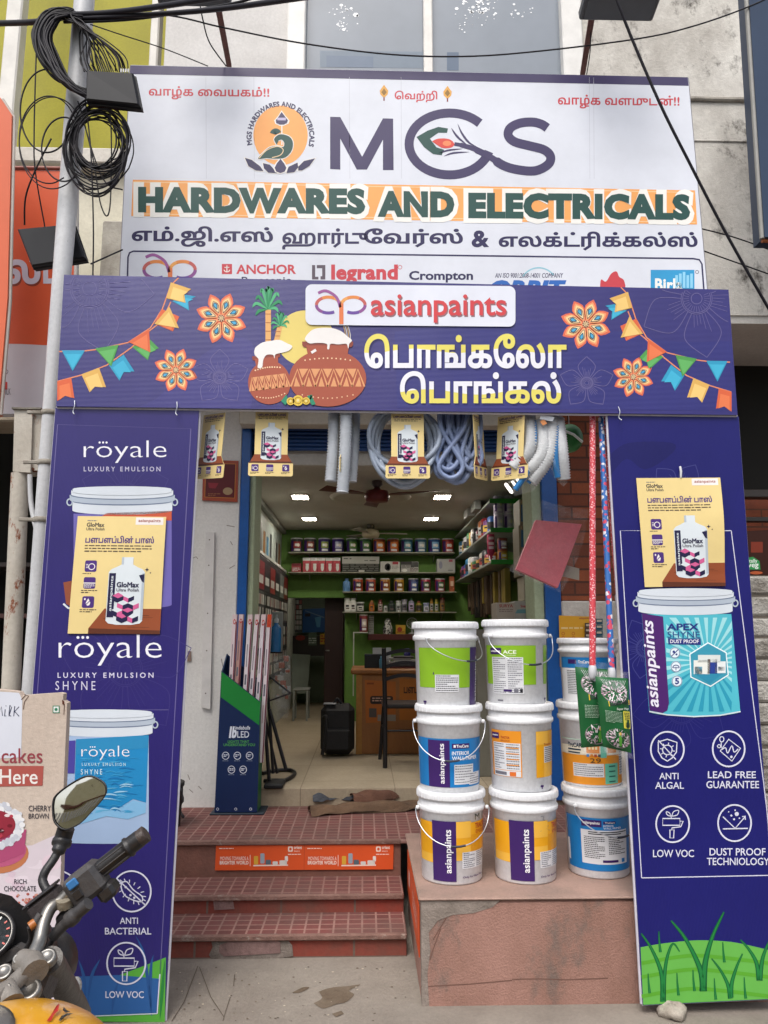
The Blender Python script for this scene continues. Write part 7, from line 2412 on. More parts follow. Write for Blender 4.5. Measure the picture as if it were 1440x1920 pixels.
# cartons by the doorway on the right
bpart('door_jamb', ((1.085 * FY / 4.75, FY + .02, .478), (1.148 * FY / 4.75, 5.25, 2.60), stained('pale_green_jamb', 'a9b596', '98a586', 2), .003))
def stack_carton(label, c4, Y, col, art, d=.22):
    q = [atY(x, y, Y) for x, y in c4]
    x0, x1 = min(p.x for p in q), max(p.x for p in q)
    z0, z1 = min(p.z for p in q), max(p.z for p in q)
    t = thing('carton', label, 'carton', (x0, Y, z0), 'cartons stacked right inside the doorway')
    m1 = MB(); m1.box((x0, Y, z0), (x1, Y + d, z1), flat(col, .55), .003); m1.build('box', t)
    a = board_art((0, Y - .0003, 0), NB); art(a); a.build('print', t)
CY = 5.32
def blue_art(y0):
    def f(a):
        a.rect(976, y0, 1002, y0 + 6, ink('8a7a5a', .5), 1); a.text('SURYA', 979, y0 + 1, 1000, y0 + 5.5, ink('4a3a2c'), 2, .05); a.rect(977, y0 + 8, 1001, y0 + 40, ink('2f5a74', .5), 1); a.ell(989, y0 + 16, 3, 3, ink('b0623a'), 2, 10); a.ring(989, y0 + 30, 4, 4.5, 1.2, ink('9ab0b8'), 2, 0, 360, 14)
    return f
def base_art(a):
    a.text('SURYA', 936, 1133, 962, 1139, ink('9a4a4a'), 1, .05); a.lines(936, 1142, 962, 1149, 2, ink('8a7a76'), 1)
def plus_art(a):
    a.text('Smart Plus', 976, 1134, 998, 1139, ink('a8323a'), 1, .05); a.poly([(966, 1150), (970, 1143), (1012, 1140), (1012, 1150)], ink('6a9aa0'), 1); a.rect(1002, 1129, 1010, 1134, ink('4a4a44'), 1)
def beige_art(a):
    for i in range(3):
        for j in range(2):
            a.ell(991 + i * 8.5, 1098 + j * 11, 2.6, 2.4, ink('5c5448'), 1, 8)
    a.lines(987, 1086, 1000, 1089, 1, ink('6a6256'), 1); a.lines(987, 1119, 1006, 1122, 1, ink('6a6256'), 1)
for lb, c4, col, fn in (('beige SURYA carton behind the middle bucket stack, left of the Smart Plus one', [(932, 1130), (965, 1130), (965, 1180), (932, 1180)], 'ada498', base_art), ('pale Smart Plus carton behind the middle bucket stack', [(966, 1127), (1013, 1127), (1013, 1180), (966, 1180)], 'a9a8a0', plus_art),
                       ('beige carton with rows of small pictures, below the pink boards', [(983, 1081), (1017, 1081), (1017, 1126), (983, 1126)], 'a8a08c', beige_art), ('blue SURYA carton, lower of two beside the blue door post', [(975, 985), (1003, 985), (1003, 1080), (975, 1080)], '71684f', blue_art(986)), ('blue SURYA carton, upper of two beside the blue door post', [(975, 936), (1003, 936), (1003, 984.5), (975, 984.5)], '71684f', blue_art(938))):
    stack_carton(lb, c4, CY, col, fn)
# shelf board that carries that column of cartons
m1 = MB(); p = atY(932, 1180, CY); p2 = atY(1018, 1180, CY)
m1.box((p.x - .15, CY - .005, SF + .001), (p2.x, CY + .26, p.z - .001), flat('6f6c60', .7), .004)
tag(m1.build('storage_cabinet'), 'low grey cabinet under the cartons right inside the doorway', 'cabinet')
# yellow poster on the whitewashed base of the brick pier
t = thing('yellow_poster', 'yellow advertising poster on the wall behind the right bucket stack', 'poster', atY(1085, 1240, FY - .03))
q = [atY(x, y, FY - .03) for x, y in ((1048, 1154), (1106, 1156), (1106, 1250), (1050, 1250))]
m1 = MB(); m1.prism(q, (0, .002, 0), ink('d0992c', .45)); m1.build('sheet', t)
a = board_art((0, FY - .0302, 0), NB)
a.text('asianpaints', 1086, 1157, 1104, 1162, ink('9a5a3a'), 1, .04); a.lines(1052, 1176, 1096, 1182, 1, ink('e0c48a'), 1)
for x in (1056, 1075):
    for y in (1188, 1196):
        a.ring(x, y, 2.6, 2.8, .9, ink('b0522c'), 1, 0, 360, 10)
for x, y in ((1058, 1206), (1070, 1209), (1090, 1203)):
    a.ell(x, y, 4, 3, ink('4a8a6a'), 1, 10); a.line([(x + 4, y), (x + 9, y - 4)], 1.2, ink('a8402c'), 1)
a.build('print', t)
# dark sachets hanging beside the poster
for k, (x0, x1, y0, y1, c, lb) in enumerate(((1097, 1108, 1168, 1226, '4a3a34', 'strip of dark brown sachets hanging right of the yellow poster'), (1117, 1130, 1160, 1226, '1f4a5a', 'strip of teal sachets hanging near the right banner'))):
    t = thing('sachet_strip', lb, 'sachets', atY(x0, y1, FY - .05))
    m1 = MB()
    for j in range(6):
        ya, yb = y0 + (y1 - y0) * j / 6, y0 + (y1 - y0) * (j + .92) / 6
        m1.prism([atY(x, y, FY - .05) for x, y in ((x0, ya), (x1, ya), (x1, yb), (x0, yb))], (0, .008, 0), flat(c, .3))
    m1.build('sachets', t)
    a = board_art((0, FY - .0503, 0), NB)
    for j in range(6):
        ya = y0 + (y1 - y0) * j / 6
        a.rect(x0 + 2, ya + 2, x1 - 2, ya + 6, ink('b4a894', .4), 1)
    a.build('print', t)
# ceiling fans
def fan(label, hub, col, blades, rod, L_, bw=.06, spin=0):
    t = thing('ceiling_fan', label, 'ceiling fan', hub)
    m1 = MB(); m1.lathe([(.03, -.05), (.085, -.045), (.10, -.01), (.085, .035), (.03, .05), (.018, .07)], flat(col, .4), 24, hub); m1.build('motor', t)
    m1 = MB(); m1.tube([hub + Vector((0, 0, .06)), Vector((hub.x, hub.y, CZ - .03))], .010, flat(rod, .4), 8); m1.lathe([(.04, 0), (.045, -.03), (.015, -.06)], flat(rod, .4), 16, (hub.x, hub.y, CZ - .002)); m1.build('rod', t)
    for k in range(3):
        a_ = R(spin + 120 * k)
        d, s_ = Vector((math.cos(a_), math.sin(a_), 0)), Vector((-math.sin(a_), math.cos(a_), 0))
        m1 = MB()
        m1.prism([hub + d * .10 + s_ * .02, hub + d * .20 + s_ * .05, hub + d * L_ + s_ * (bw + .01) + Vector((0, 0, .01)), hub + d * L_ - s_ * bw - Vector((0, 0, .01)), hub + d * .2 - s_ * .05, hub + d * .10 - s_ * .02], (0, 0, .005), flat(blades, .4)); m1.build('blade', t)
    return t
hubn = atY(707, 888, 5.75)
fan('brown red ceiling fan near the doorway, above the big hose coil', Vector((hubn.x, 5.75, min(hubn.z, CZ - .12))), '6a2026', '55181e', '4a3a3a', .5, .05, 95)
hubf = atY(695, 991, 8.15)
fan('cream ceiling fan at the back of the shop', Vector((hubf.x, 8.15, min(hubf.z, CZ - .10))), 'a49a80', '9a9484', '3a3630', .40, .05, 5)
# lit tube bulbs by the shelf head
t = thing('tube_bulb', 'cluster of lit white bulbs hanging by the right shelves', 'bulb', atY(958, 915, 5.35))
m1 = MB()
for px, py, px2, py2, r_ in ((947, 906, 961, 925, .013), (960, 902, 967, 911, .010), (969, 897, 975, 906, .011)):
    p, p2 = atY(px, py, 5.35), atY(px2, py2, 5.35)
    m1.tube([p, p + (p2 - p) * .15, p + (p2 - p) * .85, p2], [r_ * .5, r_, r_, r_ * .5], emit('fff8ee', 1.3), 12)
m1.build('bulb', t)
m1 = MB(); m1.tube([atY(954, 904, 5.36), atY(972, 896, 5.36), Vector((atY(965, 890, 5.37).x, 5.37, CZ))], .008, flat('c9c9c4', .4), 6); m1.build('holder', t)

# ================================================================== POLES, BOXES AND CABLES ON THE LEFT
galv = stained('galvanised_pipe', 'cbccce', 'b4b5b8', 4, .4, .7, .4, .1, 60, (1, 1, .5), '56504a', .64, .70, 40)
pl = thing('steel_pole', 'tall galvanised steel pole at the left edge carrying coiled cables', 'pole', (-1.425, 3.36, 0))
PX_, PY_ = -1.448, 3.36
m1 = MB(); m1.tube([(PX_, PY_, 0), (PX_ , PY_, 2.5), (PX_ + .012, PY_, 3.9), (PX_ + .02, PY_, 5.2)], [.032, .036, .049, .049], galv, 24); m1.build('pipe', pl)
for py in (775, 868, 975):
    m1 = MB(); z = atY(90, py, PY_).z
    cs_ = stained('clamp_steel', '9a948a', '6f665a', 9)
    m1.lathe([(.036, -.012), (.041, -.01), (.041, .01), (.036, .012)], cs_, 20, (PX_, PY_, z))
    m1.box((PX_ - .10, PY_ - .02, z - .008), (PX_ - .035, PY_ - .005, z + .008), cs_, .003)
    m1.build('clamp', pl)
rust = stained('rusty_white_paint', 'bdb7ac', 'a59c8f', 4, .4, .7, .7, .3, 50, (1, 1, .5), '7a3f1f', .565, .61, 9)
t = thing('meter_box', 'rust streaked white metal box on a white post beside the steel pole', 'meter box', atY(50, 1290, 3.5))
q = [atY(x, y, 3.48) for x, y in ((27, 768), (61, 768), (57, 886), (24, 884))]
m1 = MB(); m1.prism(q, (0, .10, 0), rust)
q2 = [atY(x, y, 3.50) for x, y in ((61.5, 770), (78, 772), (76, 882), (57.5, 882))]
m1.prism(q2, (0, .08, 0), rust); m1.build('box', t)
m1 = MB(); m1.prism([q[0] + Vector((-.008, -.012, .0005)), q[0] + Vector((.13, -.012, .0005)), q[0] + Vector((.13, .12, .0005)), q[0] + Vector((-.008, .12, .0005))], (0, 0, .008), stained('crumbling_lid', '8f8a80', '5c554b', 9, .4, .7, .9, .6, 40)); m1.build('lid', t)
m1 = MB(); p0, p1 = atY(38, 888, 3.52), atY(20, 1300, 3.52)
m1.tube([p0, p1, Vector((p1.x - .01, 3.52, 0))], .040, rust, 20); m1.build('post', t)
m1 = MB(); m1.tube([(p0.x - .012, 3.50, p0.z + .02), (p0.x + .05, 3.50, p0.z + .015), (p0.x + .09, 3.52, p0.z + .02)], .012, stained('bare_rust', '6a3a22', '4a2616', 20), 8); m1.build('rust_seam', t)
t = thing('conduit_pipe', 'thin bent grey conduit strapped to the steel pole', 'conduit', atY(72, 1290, 3.42))
m1 = MB(); m1.tube(spline([atY(56, 890, 3.42), atY(59, 950, 3.42), atY(75, 1030, 3.40), atY(72, 1100, 3.40), atY(66, 1200, 3.40), atY(58, 1320, 3.40), atY(50, 1500, 3.40)], 6), .011, galv, 10); m1.build('pipe', t)
m1 = MB(); m1.tube([atY(70, 1042, 3.385), atY(80, 1040, 3.385)], .014, galv, 8); m1.build('strap', t)

cab_mats = [flat(q, .55, spec=.25) for q in ('151318', '1a171f', '221f24', '0f0e12')]
def loop_strands(name, label, cat, strands, r=(.004, .0065), seed=2):
    rg = random.Random(seed)
    m1 = MB()
    for pts in strands:
        m1.tube(spline(pts, 6), rg.uniform(*r), rg.choice(cab_mats), 6)
    o = m1.build(name)
    return tag(o, label, cat)
rg = random.Random(17)
st_ = []
for k in range(44):
    j = lambda s_: rg.uniform(-s_, s_)
    u = k / 43
    Y = 3.30 + rg.uniform(-.06, .05)
    st_.append([atY(152 + j(8), 33 + j(6), Y + .02), atY(118 + j(8), 17 + 14 * u + j(4), Y - .02), atY(82 + 22 * u, 22 + 26 * u + j(4), Y - .03), atY(61 + 36 * u + j(3), 62 + 10 * u, Y - .04), atY(72 + 34 * u + j(3), 105 + j(4), Y - .05), atY(98 + 26 * u + j(4), 140 + j(5), Y - .06), atY(128 + 14 * u, 163 + j(6), Y - .06), atY(166 + j(4), 178 + j(10), Y - .04)])
loop_strands('cable_bundle', 'thick bundle of black cables looped over the steel pole down to the upper junction box', 'cables', st_)
st_ = []
for k in range(22):
    j = lambda s_: rg.uniform(-s_, s_)
    x1 = 158 + 82 * k / 21
    Y = 3.28 + rg.uniform(-.05, .05)
    st_.append([atY(118 + j(18), 30 + j(5), Y), atY(150 + j(8), 42 + j(5), Y - .02), atY(152 + .42 * (x1 - 150) + j(7), 72 + j(8), Y - .03), atY(x1 - 8 + j(5), 108 + j(6), Y - .03), atY(x1, 134, 3.24)])
loop_strands('cable_fan', 'spray of thin black cables fanning down into the upper junction box', 'cables', st_, (.0025, .004))
st_ = []
for k in range(22):
    cx, cy = 182 + rg.uniform(-10, 10), 265 + rg.uniform(-12, 12)
    rx, ry = rg.uniform(42, 58), rg.uniform(46, 62)
    if k > 9:
        rx, ry = rg.uniform(48, 64), rg.uniform(56, 92)
        cy += rg.uniform(0, 22)
    ph = rg.uniform(0, 6.28)
    Y = 3.27 + rg.uniform(-.04, .03)
    st_.append([atY(cx + rx * math.cos(ph + 2 * math.pi * q / 14), cy + ry * math.sin(ph + 2 * math.pi * q / 14), Y + .012 * math.sin(q + k)) for q in range(15)])
loop_strands('cable_coil', 'round coil of thin black cables hanging right of the steel pole', 'cables', st_, (.0025, .0042))
st_ = []
for cx, cy, rx, ry, a0, a1 in ((88, 208, 50, 78, 20, 320), (98, 268, 62, 86, 40, 320), (120, 280, 42, 60, 60, 300), (92, 262, 56, 82, 60, 330)):
    st_.append([atY(cx + rx * math.cos(R(a0 + (a1 - a0) * q / 12)), cy + ry * math.sin(R(a0 + (a1 - a0) * q / 12)), 3.27) for q in range(13)])
st_ += [[atY(68, 100, 3.28), atY(66, 160, 3.27), atY(64, 250, 3.28), atY(66, 320, 3.28), atY(84, 425, 3.36)], [atY(96, 260, 3.28), atY(66, 320, 3.28), atY(48, 370, 3.32), atY(46, 422, 3.38)],
        [atY(160, 190, 3.25), atY(170, 280, 3.25), atY(175, 420, 3.26), atY(174, 520, 3.30)], [atY(150, 200, 3.25), atY(175, 300, 3.25), atY(188, 380, 3.25), atY(202, 404, 3.25), atY(208, 350, 3.25), atY(205, 200, 3.24), atY(172, 122, 3.22)],
        [atY(146, 190, 3.25), atY(190, 330, 3.25), atY(230, 356, 3.26)], [atY(170, 495, 3.40), atY(230, 468, 3.5)]]
loop_strands('loose_cable', 'loose single black cables looping left of the pole down to the lower junction box', 'cables', st_, (.0028, .0040))
def jbox(label, c4, Y, d, turn):
    q = [atY(x, y, Y + (turn * (1 if i in (1, 2) else 0))) for i, (x, y) in enumerate(c4)]
    t = thing('junction_box', label, 'junction box', q[3])
    c = sum(q, Vector()) / 4
    n = (q[1] - q[0]).cross(q[3] - q[0]).normalized()
    if n.y > 0:
        n = -n
    m1 = MB()
    bm_ = flat('16171c', .45, spec=.3)
    inn = [p + (c - p) * .06 for p in q]
    vs = [p for p in q] + [p - n * d for p in q] + [p + n * .008 for p in inn]
    m1.add(vs, [(0, 1, 5, 4), (1, 2, 6, 5), (2, 3, 7, 6), (3, 0, 4, 7), (4, 5, 6, 7), (8, 9, 10, 11), (0, 1, 9, 8), (1, 2, 10, 9), (2, 3, 11, 10), (3, 0, 8, 11)], bm_)
    m1.build('case', t)
    m1 = MB()
    for i in range(4):
        m1.tube([q[i] - n * d * .5, q[(i + 1) % 4] - n * d * .5], .006, flat('15151a', .4), 6)
    m1.build('rim', t)
    return t
jb = jbox('black cable junction box hanging right of the pole in front of the white signboard', [(163, 133), (250, 138), (262, 198), (161, 188)], 3.2, .05, -.02)
m1 = MB()
for k in range(4):
    p = atY(227 + 4.5 * k, 136, 3.19); m1.tube([p, p + Vector((0, 0, .018))], .004, flat('d9d9dc', .4), 6)
m1.build('connector', jb)
jbox('black cable junction box tilted behind the pole in front of the orange sign', [(33, 430), (138, 420), (160, 484), (60, 500)], 3.44, .05, .0)

def wire(label, pts, r, grp=None, mat=0, cat='cable'):
    m1 = MB(); m1.tube(spline(pts, 10), r, cab_mats[mat], 8)
    return tag(m1.build('overhead_cable'), label, cat, grp)
G_ = 'overhead cables across the shopfront'
wire('thick overhead cable entering from the left edge to the pole', [atY(-30, 44, 3.5), atY(30, 43, 3.4), atY(75, 40, 3.34), atY(130, 30, 3.32)], .014, G_, 2)
wire('uppermost thick overhead cable leaving the pole towards the top edge', [atY(110, 28, 3.32), atY(200, 24, 3.2), atY(300, 12, 3.0), atY(440, -10, 2.7)], .0125, G_, 1)
wire('second thick overhead cable leaving the pole below the uppermost one', [atY(120, 36, 3.32), atY(240, 30, 3.15), atY(400, 18, 2.9), atY(590, -8, 2.5)], .011, G_, 1)
wire('thin overhead cable just under the two thick ones', [atY(120, 42, 3.32), atY(250, 36, 3.15), atY(420, 10, 2.9), atY(480, -6, 2.8)], .006, G_, 3)
wire('long thin cable sagging across the upper window from pole to right edge', [atY(130, 28, 3.32), atY(300, 27, 3.5), atY(420, 52, 3.6), atY(560, 80, 3.66), atY(720, 101, 3.7), atY(860, 106, 3.7), atY(1000, 97, 3.7), atY(1200, 72, 3.7), atY(1310, 46, 3.7), atY(1410, 10, 3.7), atY(1470, -20, 3.7)], .0042, G_, 1)
wire('thin cable running from the pole down to the top edge of the white sign', [atY(170, 46, 3.3), atY(230, 66, 3.5), atY(310, 92, 3.7), atY(390, 124, 3.76)], .003, G_, 2)
wire('short cable dropping past the left floodlight arm', [atY(373, -5, 3.5), atY(380, 35, 3.55), atY(393, 80, 3.6), atY(424, 124, 3.76)], .0035, G_, 1)
wire('dark cable crossing diagonally down the right of the white sign', [atY(1140, -40, 3.0), atY(1160, 10, 3.02), atY(1190, 85, 3.06), atY(1240, 200, 3.1), atY(1290, 300, 3.14), atY(1360, 435, 3.2), atY(1445, 585, 3.26), atY(1480, 640, 3.3)], .0068, G_, 1)
wire('upper of two thin wires on the plaster wall at the right', [atY(1312, 428, 4.2), atY(1380, 446, 4.2), atY(1470, 478, 4.2)], .004, G_, 1)
wire('lower of two thin wires on the plaster wall at the right', [atY(1318, 470, 4.2), atY(1380, 492, 4.2), atY(1470, 524, 4.2)], .004, G_, 1)
wire('thin wire dangling from the right floodlight arm', [atY(1108, 60, 3.7), atY(1106, 100, 3.75), atY(1100, 140, 3.8)], .003, G_, 1)

# ================================================================== CAKE BOARD
KY = 2.6
t = thing('cake_standee', 'worn pinkish cake shop board with cake picture standing at the lower left', 'standee', atY(50, 1990, KY))
out = [(-110, 1290), (0, 1293), (36, 1297), (40, 1304), (112, 1299), (119, 1301), (118, 1313), (126, 1318), (119, 1480), (112, 1690), (100, 2010), (-130, 2010)]
cream = stained('faded_board', 'c9b9ab', 'b8a698', 2, .4, .75, .6, .2, 60)
m1 = MB(); m1.prism([atY(x, y, KY) for x, y in out], (0, .03, 0), cream); m1.build('panel', t)
a = board_art((0, KY, 0), NB)
a.poly([(-110, 1590), (60, 1585), (116, 1560), (112, 1690), (100, 2010), (-130, 2010)], ink('cfc4cb', .45), 1)
for k in range(16):
    a.ell(rg.uniform(10, 100), rg.uniform(1590, 1690), rg.uniform(8, 24), rg.uniform(6, 16), ink(rg.choice(['d8ccd4', 'cdb8c4', 'd0c4cc', 'd6c2cc']), .45), 1.3 + .04 * k, 14)
a.poly([(-40, 1294), (36, 1299), (42, 1312), (40, 1420), (20, 1421), (-40, 1424)], ink('cfd2dc', .5), 2)
pen = ink('2a2f4c', .5)
for p in ([(-12, 1344), (-8, 1326), (-3, 1340), (3, 1325), (5, 1342)], [(10, 1330), (9, 1343), (12, 1342)], [(11, 1324), (12, 1323)], [(17, 1343), (22, 1326), (19, 1322), (17, 1340), (21, 1343)], [(28, 1324), (26, 1343)], [(36, 1325), (28, 1334), (36, 1343)]):
    a.line(p, 1.6, pen, 3)
mar, mar2 = ink('8f3f48', .45), ink('a5524a', .45)
def serif(txt, x0, y0, x1, y1, mat, L):
    a.text(txt, x0, y0, x1, y1, mat, L, .012)
serif('cakes', 3, 1403, 80, 1431, mar, 3)
a.poly([(-60, 1436), (82, 1436), (80, 1473), (-60, 1476)], mar2, 3)
serif('Here', 0, 1442, 71, 1470, ink('e2dcd8', .45), 4)
a.rect(99, 1323, 112, 1337, ink('2f7a5a', .5), 3); a.rect(100.6, 1324.6, 110.4, 1335.4, ink('d8dcd8', .5), 4); a.ell(105.5, 1330, 3, 3, ink('2f7a5a', .5), 5, 12)
# cake: board, sponge, cream ring, cherries
a.ell(-8, 1600, 62, 38, ink('b8744e', .45), 3); a.ell(-8, 1592, 58, 34, ink('b4567a', .45), 4)
a.poly([(-66, 1560), (50, 1555), (46, 1600), (-10, 1622), (-66, 1610)], ink('a84a70', .45), 5)
for k in range(46):
    th = 2 * math.pi * k / 46
    for rr in (1.0, .86, .93):
        a.ell(-10 + 52 * rr * math.cos(th) + rg.uniform(-3, 3), 1548 + 40 * rr * math.sin(th) + rg.uniform(-3, 3), rg.uniform(4, 7), rg.uniform(4, 7), ink(rg.choice(['d9dade', 'cdd0d8', 'e2e2e4', 'bfc2cc']), .45), 6 + rg.random() * 1.5, 9)
a.ell(-12, 1546, 42, 28, ink('8f2a3a', .45), 8)
for k in range(12):
    x, y = rg.uniform(-30, 26), rg.uniform(1528, 1566)
    a.ell(x, y, rg.uniform(3, 9), rg.uniform(2, 6), ink(rg.choice(['b03a4c', 'd0a4aa', '6f1a28', 'e0d0d2']), .45), 9, 10)
dk_t = ink('3c3840', .45)
for txt, x0, y0, x1, y1 in (('CHERRY', 54, 1510, 96, 1521), ('BROWN', 54, 1525, 92, 1535), ('RICH', 27, 1648, 50, 1657), ('CHOCOLATE', 8, 1661, 68, 1671)):
    a.text(txt, x0, y0, x1, y1, dk_t, 4, .02)
for k in range(40):
    a.ell(rg.uniform(28, 70), 1672 + rg.uniform(4, 30), 2.4, 2.4, ink(rg.choice(['b0685c', 'c08a7c', 'a4544c']), .45), 3 + rg.random(), 7)
for p in ([(46, 1302), (54, 1305), (46, 1316), (44, 1330)], [(117, 1313), (121, 1320), (120, 1340)], [(40, 1312), (48, 1304)]):
    a.line(p, 1.4, ink('5c463c'), 3)
a.poly([(117, 1312), (121, 1315), (120, 1322), (117, 1320)], ink('5a2f24'), 4)
a.build('print', t)

# ================================================================== MOTORCYCLE IN THE CORNER
mc = thing('motorcycle', 'motorcycle with yellow tank, black dash and round dial, cropped by the lower left corner', 'motorcycle', (-.62, 1.35, 0))
blk = stained('black_plastic', '1b1a1c', '262427', 9, .4, .7, .45, .15, 80)
grey_p = stained('dusty_grey_plastic', '3b3a3c', '4c4744', 8, .4, .7, .6, .2, 80)
chrome = stained('dull_chrome', '8f8d89', '726d68', 8, .4, .75, .38, .06, 80)
for m_ in (chrome,):
    m_.node_tree.nodes['Principled BSDF'].inputs['Metallic'].default_value = .85
alloy = stained('cast_alloy', '7d7872', '5f5a54', 9, .4, .7, .45, .2, 80)
def mpart(name, build, parent=None):
    m1 = MB(); build(m1); return m1.build(name, parent or mc)
HY = 1.36
# right-hand handlebar sweeping up from the clamp
hpts = [atY(48, 1806, 1.28), atY(62, 1790, 1.29), atY(74, 1765, 1.31), atY(82, 1730, 1.33), atY(95, 1702, 1.345), atY(112, 1690, 1.355), atY(140, 1665, 1.36), atY(190, 1628, 1.365), atY(262, 1572, 1.37)]
hb = mpart('handlebar', lambda m: m.tube(spline(hpts, 6), .0105, chrome, 14))
g0, g1 = atY(180, 1636, 1.365), atY(262, 1572, 1.37)
dv = (g1 - g0)
def grip(m):
    pts, rad = [], []
    for k in range(30):
        f = k / 29
        pts.append(g0 + dv * f)
        rad.append((.0145 if f < .72 else (.0185 if f < .76 else .016)) * (1 - .05 * f))
    m.tube(pts, rad, blk, 16)
    m.tube([g1 + dv * -.02, g1 + dv * .14, g1 + dv * .16], [.0145, .015, .011], stained('bar_end', '3a2f2a', '4c403a', 9, rough=.5), 14)
    for k in range(8):
        a_ = 2 * math.pi * k / 8
        u_ = dv.normalized().orthogonal().normalized(); w_ = dv.normalized().cross(u_)
        off = (u_ * math.cos(a_) + w_ * math.sin(a_)) * .0143
        m.tube([g0 + off + dv * .06, g0 + off + dv * .70], .0012, grey_p, 5)
gp_ = mpart('grip', grip)
c_sw = atY(163, 1655, 1.362)
rot = dv.to_track_quat('X', 'Z').to_matrix()
def switch(m):
    m.box(c_sw - Vector((.03, .024, .026)), c_sw + Vector((.03, .024, .026)), grey_p, .008, rot, c_sw)
    m.box(c_sw + Vector((.006, -.02, -.045)), c_sw + Vector((.036, .02, -.02)), blk, .006, rot, c_sw)
    m.box(c_sw + Vector((-.02, -.028, -.012)), c_sw + Vector((-.004, -.0245, .004)), blk, .002, rot, c_sw)
sw = mpart('switch_housing', switch)
mpart('switch_button', lambda m: m.box(c_sw + Vector((-.018, -.030, .008)), c_sw + Vector((.0, -.0245, .022)), flat('2f6ea8', .4), .002, rot, c_sw), sw)
mpart('throttle_cable', lambda m: m.tube(spline([c_sw + Vector((-.0, 0, -.03)), atY(120, 1722, 1.36), atY(108, 1748, 1.36), atY(92, 1775, 1.36), atY(70, 1830, 1.40)], 6), [.012] * 8 + [.008] * 6 + [.0045] * 11, blk, 10))
mpart('throttle_guard', lambda m: m.tube(spline([atY(166, 1694, 1.33), atY(150, 1708, 1.335), atY(134, 1722, 1.34), atY(112, 1742, 1.345), atY(100, 1756, 1.35)], 5), [.010] * 8 + [.013] * 4 + [.009] * 9, grey_p, 10))
# mirror
mp_ = [(98, 1512), (101, 1496), (112, 1484), (130, 1471), (149, 1460), (164, 1455), (178, 1457), (192, 1465), (199, 1474), (199, 1488), (190, 1502), (172, 1522), (155, 1540), (138, 1551), (121, 1556), (108, 1549), (100, 1536)]
mY = lambda x, y: 1.42 - .0002 * (x - 98) + .00019 * (1505 - y)
mo = [tuple(p) for p in spline([Vector((x, y)) for x, y in mp_ + mp_[:1]], 3)[:-1]]
cen = (148, 1505)
def housing(m):
    n = len(mo)
    ring = lambda f, dy: [atY(cen[0] + (x - cen[0]) * f, cen[1] + (y - cen[1]) * f, mY(cen[0] + (x - cen[0]) * f, cen[1] + (y - cen[1]) * f) + dy) for x, y in mo]
    rs = [ring(.965, -.0015), ring(1.0, -.003), ring(1.025, .004), ring(1.0, .016), ring(.8, .032), ring(.4, .040), ring(.02, .042)]
    vs = [p for r_ in rs for p in r_]
    m.add(vs, [(i * n + k, i * n + (k + 1) % n, (i + 1) * n + (k + 1) % n, (i + 1) * n + k) for i in range(len(rs) - 1) for k in range(n)], blk, True)
mh = mpart('mirror', housing)
mirr, nt, b = new_mat('mirror_glass')
b.inputs['Metallic'].default_value = 1; b.inputs['Roughness'].default_value = .03
vv = coords(nt)
nt.links.new(ramp(nt, noise(nt, vv, 90, 4, .7), [(.6, lin('c9c6bc')), (.72, lin('8f8d86'))]), b.inputs['Base Color'])
def mglass(m):
    n = len(mo)
    fs_ = [.955 * k / 6 for k in range(6, 0, -1)]
    vs = []
    for f in fs_:
        for x, y in mo:
            xs, ys = cen[0] + (x - cen[0]) * f, cen[1] + (y - cen[1]) * f
            vs.append(atY(xs, ys, mY(xs, ys) + .0003 - .0016 * (1 - (f / .955) ** 2)))
    vs.append(atY(cen[0], cen[1], mY(*cen) + .0003 - .0016))
    m.add(vs, [(i * n + k, i * n + (k + 1) % n, (i + 1) * n + (k + 1) % n, (i + 1) * n + k) for i in range(5) for k in range(n)] + [(5 * n + k, 5 * n + (k + 1) % n, 6 * n) for k in range(n)], mirr, True)
mpart('glass', mglass, mh)
mpart('mirror_stem', lambda m: (m.tube(spline([atY(124, 1553, 1.43), atY(118, 1572, 1.43), atY(112, 1590, 1.42), atY(100, 1612, 1.41), atY(86, 1632, 1.40), atY(80, 1648, 1.395), atY(83, 1660, 1.39), atY(92, 1674, 1.385), atY(104, 1686, 1.38)], 6), [.015] * 7 + [.017] * 4 + [.012] * 4 + [.0075] * 25 + [.009] * 9, blk, 14)))
# brake reservoir and lever
c_r = atY(94, 1688, 1.365)
mpart('brake_reservoir', lambda m: (m.box(c_r - Vector((.034, .018, .013)), c_r + Vector((.022, .018, .014)), stained('worn_reservoir', '332d2e', '4a4140', 10), .005, rot, c_r), m.box(c_r + Vector((-.036, -.02, .0145)), c_r + Vector((.024, .02, .019)), blk, .002, rot, c_r), m.tube([c_r + Vector((.03, -.01, -.005)), atY(121, 1683, 1.35)], .014, stained('clamp_brass', '8a8272', '6a6252', 9), 12)))
mpart('brake_lever', lambda m: m.tube(spline([atY(118, 1690, 1.40), atY(150, 1668, 1.42), atY(190, 1640, 1.43), atY(240, 1600, 1.43)], 5), .0055, blk, 8))
mpart('cable_ferrule', lambda m: (m.tube([atY(76, 1714, 1.33), atY(66, 1730, 1.325)], .006, grey_p, 10), m.tube([atY(66, 1730, 1.325), atY(55, 1738, 1.32)], .0075, flat('9a5a22', .4), 10), m.tube(spline([atY(55, 1738, 1.32), atY(58, 1760, 1.33), atY(48, 1780, 1.34)], 5), .004, blk, 8)))
